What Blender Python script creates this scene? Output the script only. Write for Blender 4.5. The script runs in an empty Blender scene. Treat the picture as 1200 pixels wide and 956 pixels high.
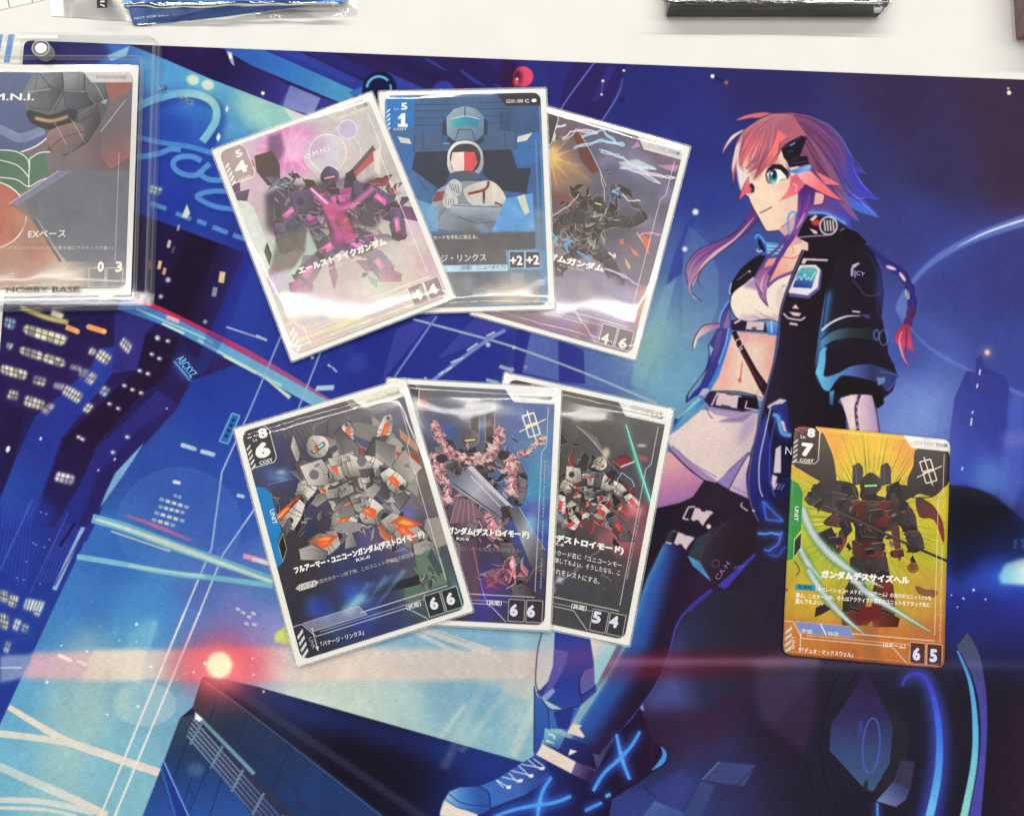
import bpy, bmesh, math, random
import numpy as np
from mathutils import Matrix, Vector

# ------------------------------------------------------------------ camera, room light, exposure
MM = 0.001
F_PX, PITCH, ROLL, CAM_H = 913.93, math.radians(6.781), math.radians(-2.490), 301.08   # mm
sc = bpy.context.scene
cam_d = bpy.data.cameras.new("camera"); cam = bpy.data.objects.new("camera", cam_d)
sc.collection.objects.link(cam); sc.camera = cam
cam_d.sensor_fit = 'HORIZONTAL'; cam_d.sensor_width = 36.0; cam_d.lens = 36.0 * F_PX / 1200.0
cam_d.clip_start = 0.01; cam_d.clip_end = 20.0
RM = Matrix.Rotation(PITCH, 3, 'X') @ Matrix.Rotation(ROLL, 3, 'Y')
cam.matrix_world = Matrix.Translation((0, 0, CAM_H * MM)) @ RM.to_4x4()

world = bpy.data.worlds.new("World"); sc.world = world; world.use_nodes = True
wb = world.node_tree.nodes["Background"]
wb.inputs[0].default_value = (1.0, 0.98, 0.95, 1); wb.inputs[1].default_value = 0.13

def lamp(name, x, y, z, lx, ly, watts, col=(1.0, 0.975, 0.935), rz=0.0):
    d = bpy.data.lights.new(name, 'AREA'); d.shape = 'RECTANGLE'; d.size = lx; d.size_y = ly
    d.energy = watts; d.color = col
    o = bpy.data.objects.new(name, d); sc.collection.objects.link(o)
    o.location = (x, y, z); o.rotation_euler = (0, 0, rz)
    return o
# ceiling tube lamps of the shop and one added fill, running across the table, 1.9 m above it
LAMP_Z = 1.9
lamp("ceiling_and_fill_lamp", 0.0, 0.572, LAMP_Z, 4.6, 0.036, 16.0)
lamp("ceiling_and_fill_lamp", 0.0, 0.285, LAMP_Z, 4.6, 0.022, 12.0)
lamp("ceiling_and_fill_lamp", 0.2, 1.80, LAMP_Z, 4.6, 0.10, 92.0)
lamp("ceiling_and_fill_lamp", 0.0, -1.30, LAMP_Z, 4.6, 0.10, 26.0)  # added fill on the near side, makes up the overall light level

sc.view_settings.view_transform = 'Standard'; sc.view_settings.look = 'None'
sc.view_settings.exposure = 0.0; sc.view_settings.gamma = 1.0
sc.view_settings.use_curve_mapping = False
sc.cycles.max_bounces = 10; sc.cycles.transparent_max_bounces = 24
sc.cycles.caustics_reflective = False; sc.cycles.caustics_refractive = False

# ------------------------------------------------------------------ measuring the place: photo pixel -> point on a table-parallel plane (mm)
RN = np.array([[RM[i][j] for j in range(3)] for i in range(3)])
def un(p, z=0.0):
    p = np.atleast_2d(np.asarray(p, float))
    d = np.stack([(p[:, 0] - 600) / F_PX, -(p[:, 1] - 478) / F_PX, -np.ones(len(p))], 1) @ RN.T
    t = (z - CAM_H) / d[:, 2]
    return d[:, :2] * t[:, None]

# ------------------------------------------------------------------ the print shop: a small anti-aliased painter for flat printed art
def hx(c):
    if isinstance(c, str):
        c = c.lstrip('#'); return np.array([int(c[i:i+2], 16) for i in (0, 2, 4)], np.float32) / 255
    return np.array(c, np.float32) / 255
def V(ox, oy, s):
    return lambda *a: [(ox + x / s, oy + y / s) for x, y in a]
def smooth(pts, closed=False, n=7):
    P = np.asarray(pts, float); N = len(P)
    if N < 3: return P
    out = []
    rng = range(N if closed else N - 1)
    t = np.linspace(0, 1, n, endpoint=False)[:, None]
    for i in rng:
        if closed: a, b, c, d = P[i-1], P[i], P[(i+1) % N], P[(i+2) % N]
        else: a, b, c, d = P[max(i-1, 0)], P[i], P[i+1], P[min(i+2, N-1)]
        out.append(b + 0.5 * t * (c - a) + t*t * (a - 2.5*b + 2*c - 0.5*d) + t**3 * (1.5*(b - c) + 0.5*(d - a)))
    if not closed: out.append(P[-1:])
    return np.concatenate(out)
def cover(P, x0, y0, x1, y1, ss=3):
    w, h = x1 - x0, y1 - y0
    ys = (np.arange(h * ss) + 0.5) / ss + y0
    A, B = P, np.roll(P, -1, 0)
    ya, yb = A[:, 1][None], B[:, 1][None]
    m = (ya <= ys[:, None]) != (yb <= ys[:, None])
    k = int(m.sum(1).max()) if len(m) else 0
    if k == 0: return np.zeros((h, w), np.float32)
    with np.errstate(divide='ignore', invalid='ignore'):
        xs = A[:, 0][None] + (ys[:, None] - ya) * ((B[:, 0] - A[:, 0])[None] / (yb - ya))
    xs = np.where(m, xs, np.inf); xs.sort(1); xs = xs[:, :k + (k & 1)]
    if xs.shape[1] & 1: xs = np.concatenate([xs, np.full((len(xs), 1), np.inf)], 1)
    acc = np.zeros((h * ss, w + 2), np.float32); rows = np.arange(h * ss)
    for j in range(0, xs.shape[1], 2):
        for q, sgn in ((j, 1.0), (j + 1, -1.0)):
            v = np.clip(np.where(np.isfinite(xs[:, q]), xs[:, q], 1e9) - x0, 0, w)
            f = np.floor(v).astype(int); fr = (v - f).astype(np.float32)
            np.add.at(acc, (rows, f), sgn * (1 - fr)); np.add.at(acc, (rows, f + 1), sgn * fr)
    c = np.cumsum(acc, 1)[:, :w]
    return np.clip(c.reshape(h, ss, w).mean(1), 0, 1)
def blur(a, r):
    n = max(1, int(round(r * 0.9))); 
    for ax in (0, 1):
        for _ in range(3):
            p = np.pad(a, [(n + 1, n) if i == ax else (0, 0) for i in range(2)], mode='constant')
            c = np.cumsum(p, ax, dtype=np.float64)
            s = [slice(None)] * 2; e = [slice(None)] * 2
            s[ax] = slice(2*n + 1, None); e[ax] = slice(0, -(2*n + 1))
            a = ((c[tuple(s)] - c[tuple(e)]) / (2*n + 1)).astype(np.float32)
    return a

class Sheet:
    """A printed sheet lying in the table plane: centre (mm), turn, size (mm), print resolution (dots per mm)."""
    def __init__(s, centre, rot, size, res, z=0.0, base='#808080'):
        s.c = np.array(centre, float); s.rot = rot; s.size = size; s.res = res; s.z = z
        s.W, s.H = int(size[0] * res), int(size[1] * res)
        s.img = np.empty((s.H, s.W, 3), np.float32); s.img[:] = hx(base)
    def local(s, p):
        d = un(p, s.z) - s.c; c, n = math.cos(s.rot), math.sin(s.rot)
        return np.stack([d[:, 0]*c + d[:, 1]*n, -d[:, 0]*n + d[:, 1]*c], 1)
    mm = False        # True: drawing points are mm from the sheet's top-left corner instead of points seen in the photo
    def T(s, p):
        if s.mm:
            p = np.asarray(p, float); return np.stack([p[:, 0] * s.res, (s.size[1] - p[:, 1]) * s.res], 1)
        return (s.local(p) + np.array(s.size) / 2) * s.res
    def k(s): return s.res if s.mm else s.res / 3.04
cv = None
GRAIN = np.random.default_rng(5).random((256, 256)).astype(np.float32)

def _col(col, x0, y0, x1, y1):
    if isinstance(col, tuple) and col and col[0] in ('l', 'r'):
        gx, gy = np.meshgrid(np.arange(x0, x1) + .5, np.arange(y0, y1) + .5)
        if col[0] == 'l':
            a, b = cv.T([col[1], col[2]]); d = b - a
            t = ((gx - a[0]) * d[0] + (gy - a[1]) * d[1]) / (d @ d + 1e-9)
        else:
            a = cv.T([col[1]])[0]; t = np.hypot(gx - a[0], gy - a[1]) / (col[2] * cv.k())
        st = col[3]
        ts = [q[0] for q in st]; cs = np.array([hx(q[1]) for q in st])
        return np.stack([np.interp(t, ts, cs[:, i]) for i in range(3)], 2).astype(np.float32)
    return hx(col)[None, None]
def L(p, q, *cs):
    if len(cs[0]) != 2: cs = [(i / (len(cs) - 1), c) for i, c in enumerate(cs)]
    return ('l', p, q, cs)
def R(c, r, *cs):
    return ('r', c, r, [(i / (len(cs) - 1), c_) for i, c_ in enumerate(cs)])
def _put(mask, col, x0, y0, x1, y1, a, mode):
    reg = cv.img[y0:y1, x0:x1]; c = _col(col, x0, y0, x1, y1); m = (mask * a)[..., None]
    if mode == 'n': reg += (c - reg) * m
    elif mode == 's': reg += (1 - reg) * c * m
    elif mode == 'm': reg *= 1 - m + c * m
def _box(P, pad):
    x0 = max(0, int(P[:, 0].min() - pad)); y0 = max(0, int(P[:, 1].min() - pad))
    x1 = min(cv.W, int(P[:, 0].max() + pad) + 2); y1 = min(cv.H, int(P[:, 1].max() + pad) + 2)
    return x0, y0, x1, y1
def F(pts, col, a=1.0, bl=0.0, sm=0, mode='n', clip=None, grain=0.0):
    P = smooth(pts, True) if sm else np.asarray(pts, float)
    P = cv.T(P); b = bl * cv.k(); x0, y0, x1, y1 = _box(P, 3 * b + 1)
    if x1 <= x0 or y1 <= y0: return
    e = int(3 * b + 2) if b > 0 else 0
    m = cover(P, x0 - e, y0 - e, x1 + e, y1 + e)
    if b > 0.3:
        m = blur(m, b)
    if e: m = m[e:-e, e:-e]
    if clip is not None: m = m * cover(cv.T(clip), x0, y0, x1, y1)
    if grain:
        g = np.tile(GRAIN, (m.shape[0] // 256 + 1, m.shape[1] // 256 + 1))[:m.shape[0], :m.shape[1]]
        m = m * (1 - grain + grain * 2 * g).clip(0, 1)
    _put(m, col, x0, y0, x1, y1, a, mode)
def outline(pts, w, taper=(1, 1), sm=1, mid=None):
    P = smooth(pts) if sm else np.asarray(pts, float)
    if len(P) < 2: return P
    d = np.gradient(P, axis=0); d /= np.linalg.norm(d, axis=1)[:, None] + 1e-9
    n = np.stack([-d[:, 1], d[:, 0]], 1); s = np.linspace(0, 1, len(P))
    prof = np.interp(s, [0, .5, 1], [taper[0], 1 if mid is None else mid, taper[1]])[:, None]
    return np.concatenate([P + n * w/2 * prof, (P - n * w/2 * prof)[::-1]])
def S(pts, w, col, a=1.0, bl=0.0, taper=(1, 1), sm=1, mode='n', clip=None, glow=None):
    if glow:
        for q in ([pts] if sm else [pts[i:i+2] for i in range(len(pts) - 1)]):
            F(outline(q, w * 1.5 + glow[0], taper, sm), glow[1], glow[2] if len(glow) > 2 else .6, bl=glow[0], mode='s', clip=clip)
    if sm or len(pts) == 2: F(outline(pts, w, taper, sm and len(pts) > 2), col, a, bl, mode=mode, clip=clip)
    else:
        for i in range(len(pts) - 1):
            F(outline(pts[i:i+2], w, (1, 1), 0), col, a, bl, mode=mode, clip=clip)
def E(c, rx, ry=None, col='#fff', a=1.0, rot=0.0, bl=0.0, mode='n', clip=None, arc=None):
    ry = ry or rx; t = np.linspace(0, 2*math.pi, 28, endpoint=False); r = math.radians(rot)
    x, y = rx * np.cos(t), ry * np.sin(t)
    F(np.stack([c[0] + x*math.cos(r) - y*math.sin(r), c[1] + x*math.sin(r) + y*math.cos(r)], 1), col, a, bl, mode=mode, clip=clip)
def ring(c, rx, ry, w, col, a=1.0, a0=0, a1=360, rot=0.0, glow=None, bl=0):
    t = np.radians(np.linspace(a0, a1, 30)); r = math.radians(rot); x, y = rx*np.cos(t), ry*np.sin(t)
    S(np.stack([c[0] + x*math.cos(r) - y*math.sin(r), c[1] + x*math.sin(r) + y*math.cos(r)], 1), w, col, a, sm=1, glow=glow, bl=bl)
def quad_at(q, u, v):
    q = np.asarray(q, float); return (q[0]*(1-u) + q[1]*u)*(1-v) + (q[3]*(1-u) + q[2]*u)*v
def panes(q, nx, ny, col='#e6e4b4', rnd=None, gap=.1, cut=0.0):
    """lit window in a printed tower: nx x ny panes in a slanted quad"""
    rnd = rnd or RND
    q = np.asarray(q, float); g = np.mean(q, 0)
    E(g, 8, 6, col, .12, bl=5, mode='s')
    big = np.linalg.norm(q[1] - q[0]) > 18; n = max(1, nx // 4) if big else 1
    for s in range(n):                                   # lit bays with worn, rounded ends
        u0, u1 = s/n + .02, (s+1)/n - .02; k0, k1 = rnd.uniform(0, .25), rnd.uniform(0, .25)
        P = [quad_at(q, u0 + .06, 0), quad_at(q, u1 - .06, 0), quad_at(q, u1, .2 + k0), quad_at(q, u1, .8 - k1*.5), quad_at(q, u1 - .08, 1), quad_at(q, u0 + .08, 1), quad_at(q, u0, .8 - k0*.6), quad_at(q, u0, .2 + k1)]
        F(P, col, .95, bl=.5)
    for i in range(nx):
        for j in range(ny):
            t = rnd.random(); P = [quad_at(q, i/nx, j/ny), quad_at(q, (i+1)/nx, j/ny), quad_at(q, (i+1)/nx, (j+1)/ny), quad_at(q, i/nx, (j+1)/ny)]
            if t < .3: F(P, (60,56,110), .25 + .3*rnd.random(), bl=.4)
            elif t > .8: F(P, (255,252,230), .4, bl=.3)
    for i in range(1, nx): S([quad_at(q, i/nx, -.08), quad_at(q, i/nx, 1.08)], .75, (44,34,84), .9)
    for j in range(1, ny): S([quad_at(q, -.04, j/ny), quad_at(q, 1.04, j/ny)], .75, (44,34,84), .9)
def field(points, s=60, pw=2.2):
    """smooth colour field through control points, in the sheet's own plane"""
    st = 12; gx, gy = np.meshgrid(np.arange(0, cv.W + st, st, dtype=float), np.arange(0, cv.H + st, st, dtype=float))
    P = cv.T([(p[0], p[1]) for p in points]); C = np.array([hx(p[2]) for p in points]); num = 0; den = 0
    for p, c in zip(P, C):
        w = 1 / (((gx - p[0])**2 + (gy - p[1])**2) + (s * cv.k())**2) ** pw
        num = num + w[..., None] * c; den = den + w
    f = num / den[..., None]
    yi = np.arange(cv.H) / st; xi = np.arange(cv.W) / st; y0 = yi.astype(int); x0 = xi.astype(int)
    fy = (yi - y0)[:, None, None]; fx = (xi - x0)[None, :, None]
    r0 = f[y0][:, x0] * (1-fx) + f[y0][:, x0+1] * fx; r1 = f[y0+1][:, x0] * (1-fx) + f[y0+1][:, x0+1] * fx
    return (r0 * (1-fy) + r1 * fy).astype(np.float32)
def F_field(pts, points, s=40, a=1.0, bl=0):
    P = cv.T(pts); x0, y0, x1, y1 = _box(P, 1 + 3*bl*cv.k())
    if x1 <= x0 or y1 <= y0: return
    m = cover(P, x0, y0, x1, y1)
    if bl: m = blur(m, bl*cv.k())
    f = field(points, s)[y0:y1, x0:x1]
    cv.img[y0:y1, x0:x1] += (f - cv.img[y0:y1, x0:x1]) * (m * a)[..., None]
RND = random.Random(11)

def mottle(seed, amp, scales=(8, 24, 70, 200)):
    """uneven ink: cloudy variation of a few percent over the whole sheet"""
    r = np.random.default_rng(seed); tot = np.zeros((cv.H, cv.W), np.float32)
    for s in scales:
        g = r.standard_normal((cv.H // s + 3, cv.W // s + 3)).astype(np.float32); y = np.arange(cv.H) / s; x = np.arange(cv.W) / s; yi, xi = y.astype(int), x.astype(int)
        fy = (y - yi)[:, None]; fx = (x - xi)[None]; fy = fy*fy*(3-2*fy); fx = fx*fx*(3-2*fx)
        tot += ((g[yi][:, xi]*(1-fx) + g[yi][:, xi+1]*fx)*(1-fy) + (g[yi+1][:, xi]*(1-fx) + g[yi+1][:, xi+1]*fx)*fy) / len(scales)**.5
    cv.img *= (1 + amp * tot)[..., None]
def soften_ink(r=1):
    for i in range(3): 
        c = cv.img[..., i]; p_ = np.pad(c, 1, mode='edge'); cv.img[..., i] = .4*c + .15*(p_[:-2, 1:-1] + p_[2:, 1:-1] + p_[1:-1, :-2] + p_[1:-1, 2:])
# ------------------------------------------------------------------ the play mat's print: night city
MAT_TL = un([(28.5, 47.3)])[0]
_d = un([(1200, 93.5)])[0] - MAT_TL; MAT_ROT = math.atan2(_d[1], _d[0])
MAT_W, MAT_H = 600.0, 350.0
_e = np.array([math.cos(MAT_ROT), math.sin(MAT_ROT)]); _f = np.array([math.sin(MAT_ROT), -math.cos(MAT_ROT)])
MAT_C = MAT_TL + _e * MAT_W / 2 + _f * MAT_H / 2

def paint_city():
    cv.img[:] = field([
        (60,60,(48,36,104)),(400,75,(50,34,100)),(560,85,(48,34,98)),(640,85,(50,50,135)),(760,110,(46,50,132)),(900,110,(54,46,112)),(1050,120,(64,48,92)),
        (1190,120,(68,48,78)),(1190,200,(70,50,80)),(1300,200,(64,46,80)),(1100,200,(62,54,100)),(1000,170,(58,58,118)),(820,180,(46,56,138)),(740,220,(46,56,142)),(830,230,(50,66,150)),
        (760,300,(74,102,168)),(770,350,(96,138,178)),(760,400,(122,168,184)),(790,440,(104,158,188)),(820,330,(78,108,170)),(840,290,(66,88,162)),(860,420,(90,138,180)),
        (1080,260,(60,68,140)),(1120,320,(62,72,148)),(1180,330,(62,66,138)),(1060,420,(70,88,168)),(1190,420,(64,78,162)),(1080,480,(112,138,204)),(1060,470,(98,122,194)),
        (1130,510,(84,106,196)),(1190,520,(60,76,180)),(1150,560,(62,90,196)),(1250,500,(56,66,150)),
        (420,390,(40,52,150)),(560,410,(44,56,152)),(640,430,(62,78,164)),(700,440,(84,112,178)),(380,440,(40,62,160)),(450,430,(42,54,150)),
        (250,430,(38,66,164)),(270,480,(36,70,170)),(200,560,(42,86,178)),(240,560,(40,84,178)),(260,610,(42,92,184)),(140,650,(42,112,190)),(180,700,(54,140,204)),(110,720,(48,120,194)),
        (240,690,(86,116,190)),(280,720,(126,128,196)),(310,690,(84,130,198)),(320,740,(150,150,205)),(150,740,(74,158,208)),(90,750,(62,140,202)),
        (60,830,(92,170,206)),(120,830,(128,186,204)),(150,900,(128,190,206)),(40,900,(110,182,208)),(200,830,(120,176,206)),(90,945,(132,190,204)),
        (360,830,(196,208,194)),(420,830,(188,206,194)),(470,820,(176,202,196)),(520,810,(132,180,202)),(560,820,(122,174,202)),(600,850,(132,182,200)),(540,860,(150,194,200)),(640,820,(160,196,198)),
        (480,745,(134,182,206)),(560,750,(130,178,206)),(630,745,(130,182,210)),
        (880,650,(48,46,66)),(840,760,(62,56,92)),(830,830,(66,40,74)),(760,870,(58,36,68)),(900,800,(62,46,82)),(920,850,(66,44,78)),(860,900,(60,56,108)),(800,940,(54,66,130)),(740,945,(50,64,136)),
        (960,920,(60,52,88)),(1000,800,(62,52,84)),(1000,950,(52,46,72)),(1150,640,(44,48,120)),(1130,600,(40,42,62)),(1150,720,(46,50,110)),(1100,800,(54,48,70)),(1180,800,(50,46,62)),(1180,900,(60,44,64)),(1100,940,(50,48,80)),(1300,800,(56,46,70)),(1300,950,(60,46,70)),
        (20,420,(52,40,100)),(100,430,(50,38,104)),(20,520,(50,34,88))], s=26, pw=2.0)
    n = (60,40,104)
    # --- roof girders along the top
    F([(258,55),(306,57),(362,82),(420,108),(404,123),(330,92),(285,73)], L((262,58),(410,118),(34,92,184),(40,120,196),(66,158,198)))
    F([(306,56),(345,58),(442,103),(420,108),(362,82)], (46,62,156)); F([(352,60),(395,64),(440,86),(440,98)], (44,46,132), .8); F([(330,60),(352,62),(420,96),(410,98)],(52,74,170),.6)
    F([(186,50),(258,56),(300,80),(340,101),(331,126),(245,92),(100,38),(100,30)], L((190,55),(330,110),(50,26,92),(40,26,80),(58,54,140)))
    F([(232,50),(248,56),(240,66),(222,62)], (52,44,120), .5, bl=3)
    F([(265,60),(272,62),(275,78),(271,75)], (190,200,230), .8); F([(268,62),(270,62),(272,68),(269,70)], (240,240,250))
    F([(340,100),(376,115),(367,137),(331,125)], L((340,100),(360,137),(110,120,180),(134,146,200))); F([(376,115),(406,123),(392,131),(366,137)], (62,60,150))
    F([(331,125),(362,137),(346,146),(318,151)], (196,202,196)); F([(340,101),(331,125),(318,151),(322,132)],(90,150,200),.3)
    E((308,109.5), 2.2, None, (236,236,240))
    F([(497,66),(527,84),(519,82),(500,72)], (54,66,158)); F([(540,81),(572,103),(558,99),(541,86)], (52,64,160)); F([(452,84),(502,106),(462,104)], (52,72,168)); F([(578,98),(600,106),(585,106)], (52,64,160))
    F([(560,62),(610,70),(612,90),(580,82)], (52,42,128), .8); F([(430,66),(470,68),(520,92),(505,96)], (42,30,90), .7)
    E((445,104), 20, None, (28,26,74)); ring((444,104), 14, 14, 3.2, (88,180,216), a0=-175, a1=-40); ring((444,104), 14, 14, 2.4, (88,180,216), a0=-20, a1=25)
    F([(409,108),(425,101),(424,112),(412,112)], (54,110,196)); E((520,108), 13, None, (52,66,164)); E((517,108), 2.8, None, (240,236,244), bl=.6)
    F([(585,70),(605,70),(606,110),(590,112)], (62,24,74), .8, bl=2); E((613,90), 12, None, (222,66,112)); E((606,91), 6, 10, (60,20,56), .75, bl=2); E((605,97), 3, 5, (240,80,90), .9, bl=1.5); E((606,93), 1.6, None, (255,190,170))
    # --- girders behind the right fan of cards
    F([(672,73),(735,76),(705,148),(655,136),(660,100)], (52,36,106), .85); F([(640,72),(672,73),(660,100),(655,136),(645,130)],(48,46,128),.5)
    F([(712,78),(722,78),(700,120),(694,118)],(62,60,160),.5)
    S([(697,73),(668,112),(654,133)], 1.6, (112,124,214)); S([(730,90),(724,112),(702,147)], 1.8, (104,116,206), taper=(.2,1)); S([(706.5,95),(705,111)], .8, (150,140,200), .7)
    for x, y, r in ((706.5,95,1.7),(705,111,1.5),(731,83,1.6)): E((x,y), r, None, (246,214,196))
    E((729,118), 3, None, (40,34,84), bl=.6); S([(835,90),(851,97)], 3, (44,36,84), .8); E((835,89.6), 2.5, None, (236,224,222)); E((851,97), 2.4, None, (196,96,124), bl=.5); E((1182.5,109), 2.6, None, (240,222,196)); E((1181.5,104), 1.5, None, (222,190,160))
    # --- shop-front panel with glowing cursive strokes
    panel = [(100,32),(120,40),(185,66),(245,92),(331,125),(346,146),(318,152),(300,200),(300,298),(287,296),(180,257),(10,190),(10,40)]
    F_field(panel, [(190,80,(70,160,212)),(240,100,(84,176,206)),(300,130,(150,200,186)),(320,145,(140,196,190)),(270,150,(76,160,200)),(295,175,(46,128,198)),(225,125,(40,112,196)),(205,150,(32,82,184)),(245,160,(36,92,188)),
        (250,200,(34,78,178)),(205,200,(30,66,172)),(205,235,(30,62,164)),(270,240,(34,70,170)),(285,280,(40,60,154)),(130,60,(56,120,200)),(60,60,(50,50,130)),(140,150,(40,70,150)),(60,150,(40,50,120)),(140,220,(34,60,150))], s=14)
    F([(28,40),(118,44),(130,62),(112,76),(26,76)], (56,44,116), .9, bl=3); F([(125,66),(152,54),(148,66),(130,72)], (170,210,236), .8)
    for dx, dy, col, a, e in ((5,6,(28,56,150),.5,3), (0,0,None,1,0)):
        def K(p, w, c0): S([(x+dx, y+dy) for x, y in p], w + e, col or c0, a if col else .95, bl=2 if col else 0)
        K([(150,132),(170,121),(190,114),(207,110),(226,110),(244,116),(253,127),(253,141),(246,154),(237,166)], 9, L((190,115),(240,165),(96,172,206),(160,206,196),(110,188,206)))
        K([(120,150),(183,166),(221,172),(250,180)], 6, (64,140,208)); K([(150,186),(183,181),(200,175),(212,176)], 6.5, (76,146,208))
        K([(236,189),(226,184),(212,184),(203,190),(206,199),(218,205),(231,205),(240,197),(246,192)], 6.5, (78,148,210)); K([(233,199),(238,207),(248,211),(262,211)], 6.5, (78,148,210))
        K([(282,226),(262,224),(244,225),(231,230),(240,237),(256,243),(282,246)], 6, (74,144,208))
        for q in (((176,238),(195,245)),((206,250),(224,257)),((231,258.5),(242,263)),((249,266),(267,273)),((273,275.5),(292,282))):
            F(outline([(x+dx,y+dy) for x,y in q], 5.6 + e*.4, sm=0), col or (76,142,206), a if col else .95, bl=1.5 if col else 0)
    F([(219,239),(223,250),(219,256),(213,254)], (208,214,196)); E((226,94), 7.4, 6, (200,214,196), rot=15, bl=.5); E((243.5,100), 7.4, 6, (200,214,196), rot=15, bl=.5)
    for c, w, h in (((266,128),2,4.6),((256,161),2.8,6)): F([(c[0],c[1]-h),(c[0]+w,c[1]-1),(c[0]-.4,c[1]+h),(c[0]-w,c[1]+1)], (212,224,224))
    panes([(186,102),(196,100),(198,108),(188,111)],3,2,(96,170,206)); panes([(211,114),(218,113),(220,118),(213,120)],3,2,(150,200,206)); panes([(219,117),(227,118),(226,123),(219,122)],2,2,(150,200,206)); panes([(176,216),(191,221),(187,229),(175,226)],3,2,(190,214,214))
    # --- tower under the case, tower windows
    F([(10,196),(180,257),(287,296),(245,391),(300,418),(225,446),(60,380),(10,330)], L((190,300),(280,320),(42,26,80),(40,22,62),(50,42,116)))
    F([(222,274),(258,286),(215,378),(180,362)], (36,18,52), .75); F([(287,296),(245,391),(262,400),(300,300)], L((262,340),(290,350),(38,44,140),(44,62,160)))
    for x, y, w, h, col, a in ((209,267,1.4,4,(196,186,190),.8),(198,286,2,5,(216,206,190),.9),(203,293,1.6,4.5,(120,110,150),.6),(187,310.5,2.1,5.5,(236,190,140),1),(192.5,318,2,4.5,(216,160,130),1),(260,325,3.4,7,(214,190,130),1),(251.5,342,2.8,6,(150,160,170),.9)):
        F([(x-w+1,y-h),(x+w+1,y-h+1),(x+w-1,y+h),(x-w-1,y+h-1)], col, a)
    for x, y, r in ((197,328,3),(188.5,347.5,2.6),(240.5,377,2.2)): E((x,y), r, None, (206,206,236), bl=.4)
    # --- the cluster of dark towers on the left
    edge = [(0,330),(60,345),(175,358),(245,391),(225,445),(207,478),(170,519),(135,554),(112,607),(60,718),(0,848),(-60,960),(-60,330)]
    F(edge, L((60,400),(40,700),(46,32,92),(50,34,100),(44,50,140),(34,66,160)))
    B = V(0, 350, 3.734)
    F([(134,366),(175,360),(195,366),(171,390),(161,433),(131,438),(134,406)], (58,54,142), .9)
    F(B((430,220),(500,210),(490,330),(270,610),(190,830),(150,956),(0,1000),(0,880),(60,720),(150,520),(400,300)), L((115,420),(30,590),(44,68,172),(40,58,158),(42,62,160),(38,84,180)))
    F(B((640,150),(780,170),(740,330),(610,430),(420,640),(330,900),(270,1000),(140,1000),(190,860),(280,610),(480,420),(600,310)), L((180,400),(60,620),(42,24,66),(44,22,64),(46,40,116)))
    F(B((690,400),(780,470),(620,630),(500,770),(430,956),(380,1060),(200,1060),(340,830),(420,660),(620,470)), L((190,470),(90,620),(56,48,130),(48,46,134),(46,54,150)))
    F([(207,478),(226,444),(209,470),(160,505),(112,560),(90,620),(112,607),(135,554),(170,519)], (48,30,92), .6, bl=2)
    F([(0,586),(40,570),(66,600),(30,690),(0,740)], (40,70,170), .55, bl=4); F([(0,470),(30,480),(16,543),(0,580)], (44,28,78), .8)
    F([(-20,610),(55,590),(20,720),(-20,800)], (36,62,166), .6, bl=6)
    for i in range(9): S([(10+i*3.5,575+i*2.2),(-6+i*4.5,665+i*3)], .9, (70,110,200), .55)
    for i in range(7): S([(75+i*3,610+i*2),(46+i*4,682)], .9, (80,110,205), .6)
    S([(38,585),(0,668)],1.6,(74,120,206),.8); S([(80,600),(35,695)],1.2,(80,120,206),.7)
    F([(95,617),(100,618),(66,692),(61,690)], (140,180,216)); S([(97,625),(64,686)], 1, (40,36,100)); S([(88,612),(70,640)],3,(40,24,70),.8)
    F(B((100,108),(298,165),(285,212),(95,150)), (60,60,150), .3, bl=4)
    for q, nx, ny, c in ((((100,108),(298,165),(285,212),(95,150)),7,2,'#d9d6a0'),(((22,80),(72,92),(60,138),(15,120)),3,2,'#8fb6cc'),(((85,205),(295,268),(285,305),(80,240)),8,2,'#dedaae'),(((312,287),(358,297),(348,318),(302,306)),4,1,'#bfc0b8'),
        (((0,285),(122,318),(115,360),(0,325)),6,2,'#dcd8a8'),(((150,335),(205,350),(195,385),(140,370)),3,2,'#d8d6bc'),(((42,397),(82,408),(75,445),(30,434)),3,2,'#e2dcb0'),(((112,420),(200,450),(190,490),(100,465)),5,2,'#dcd6b6'),
        (((215,455),(240,465),(205,510),(180,495)),3,2,'#d6d6d0'),(((240,365),(285,375),(270,400),(230,390)),4,1,'#b8bccc'),(((290,375),(370,420),(340,460),(270,415)),6,2,'#d8d8c8'),(((385,455),(412,468),(385,502),(358,490)),2,2,'#e6e4d0'),
        (((350,305),(392,310),(375,345),(345,340)),4,1,'#c2c8d2'),(((402,320),(428,335),(398,378),(368,360)),3,2,'#dcdccc'),(((398,213),(425,225),(410,250),(385,240)),2,1,'#c8c6b4'),(((440,218),(492,255),(465,295),(415,255)),4,2,'#dedcc0'),
        (((540,165),(580,205),(562,247),(522,200)),4,2,'#e6e6e2'),(((455,380),(485,395),(460,430),(430,412)),2,2,'#9cb0d0'),(((248,755),(330,775),(320,815),(235,795)),4,2,'#f0f0ea'),(((30,190),(60,200),(45,225),(28,215)),2,1,'#a8a8b0')):
        panes(B(*q), nx, ny, c)
    panes([(0,690),(10,693),(8,707),(0,704)],3,2,'#d8e0c0'); panes([(12,696),(22,699),(18,713),(9,709)],3,2,'#e4e4c4'); panes([(30,700),(53,705),(48,717),(26,714)],6,1,'#c4d4dc'); panes([(0,717),(11,722),(8,738),(0,736)],3,3,'#c8d2b8')
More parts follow.
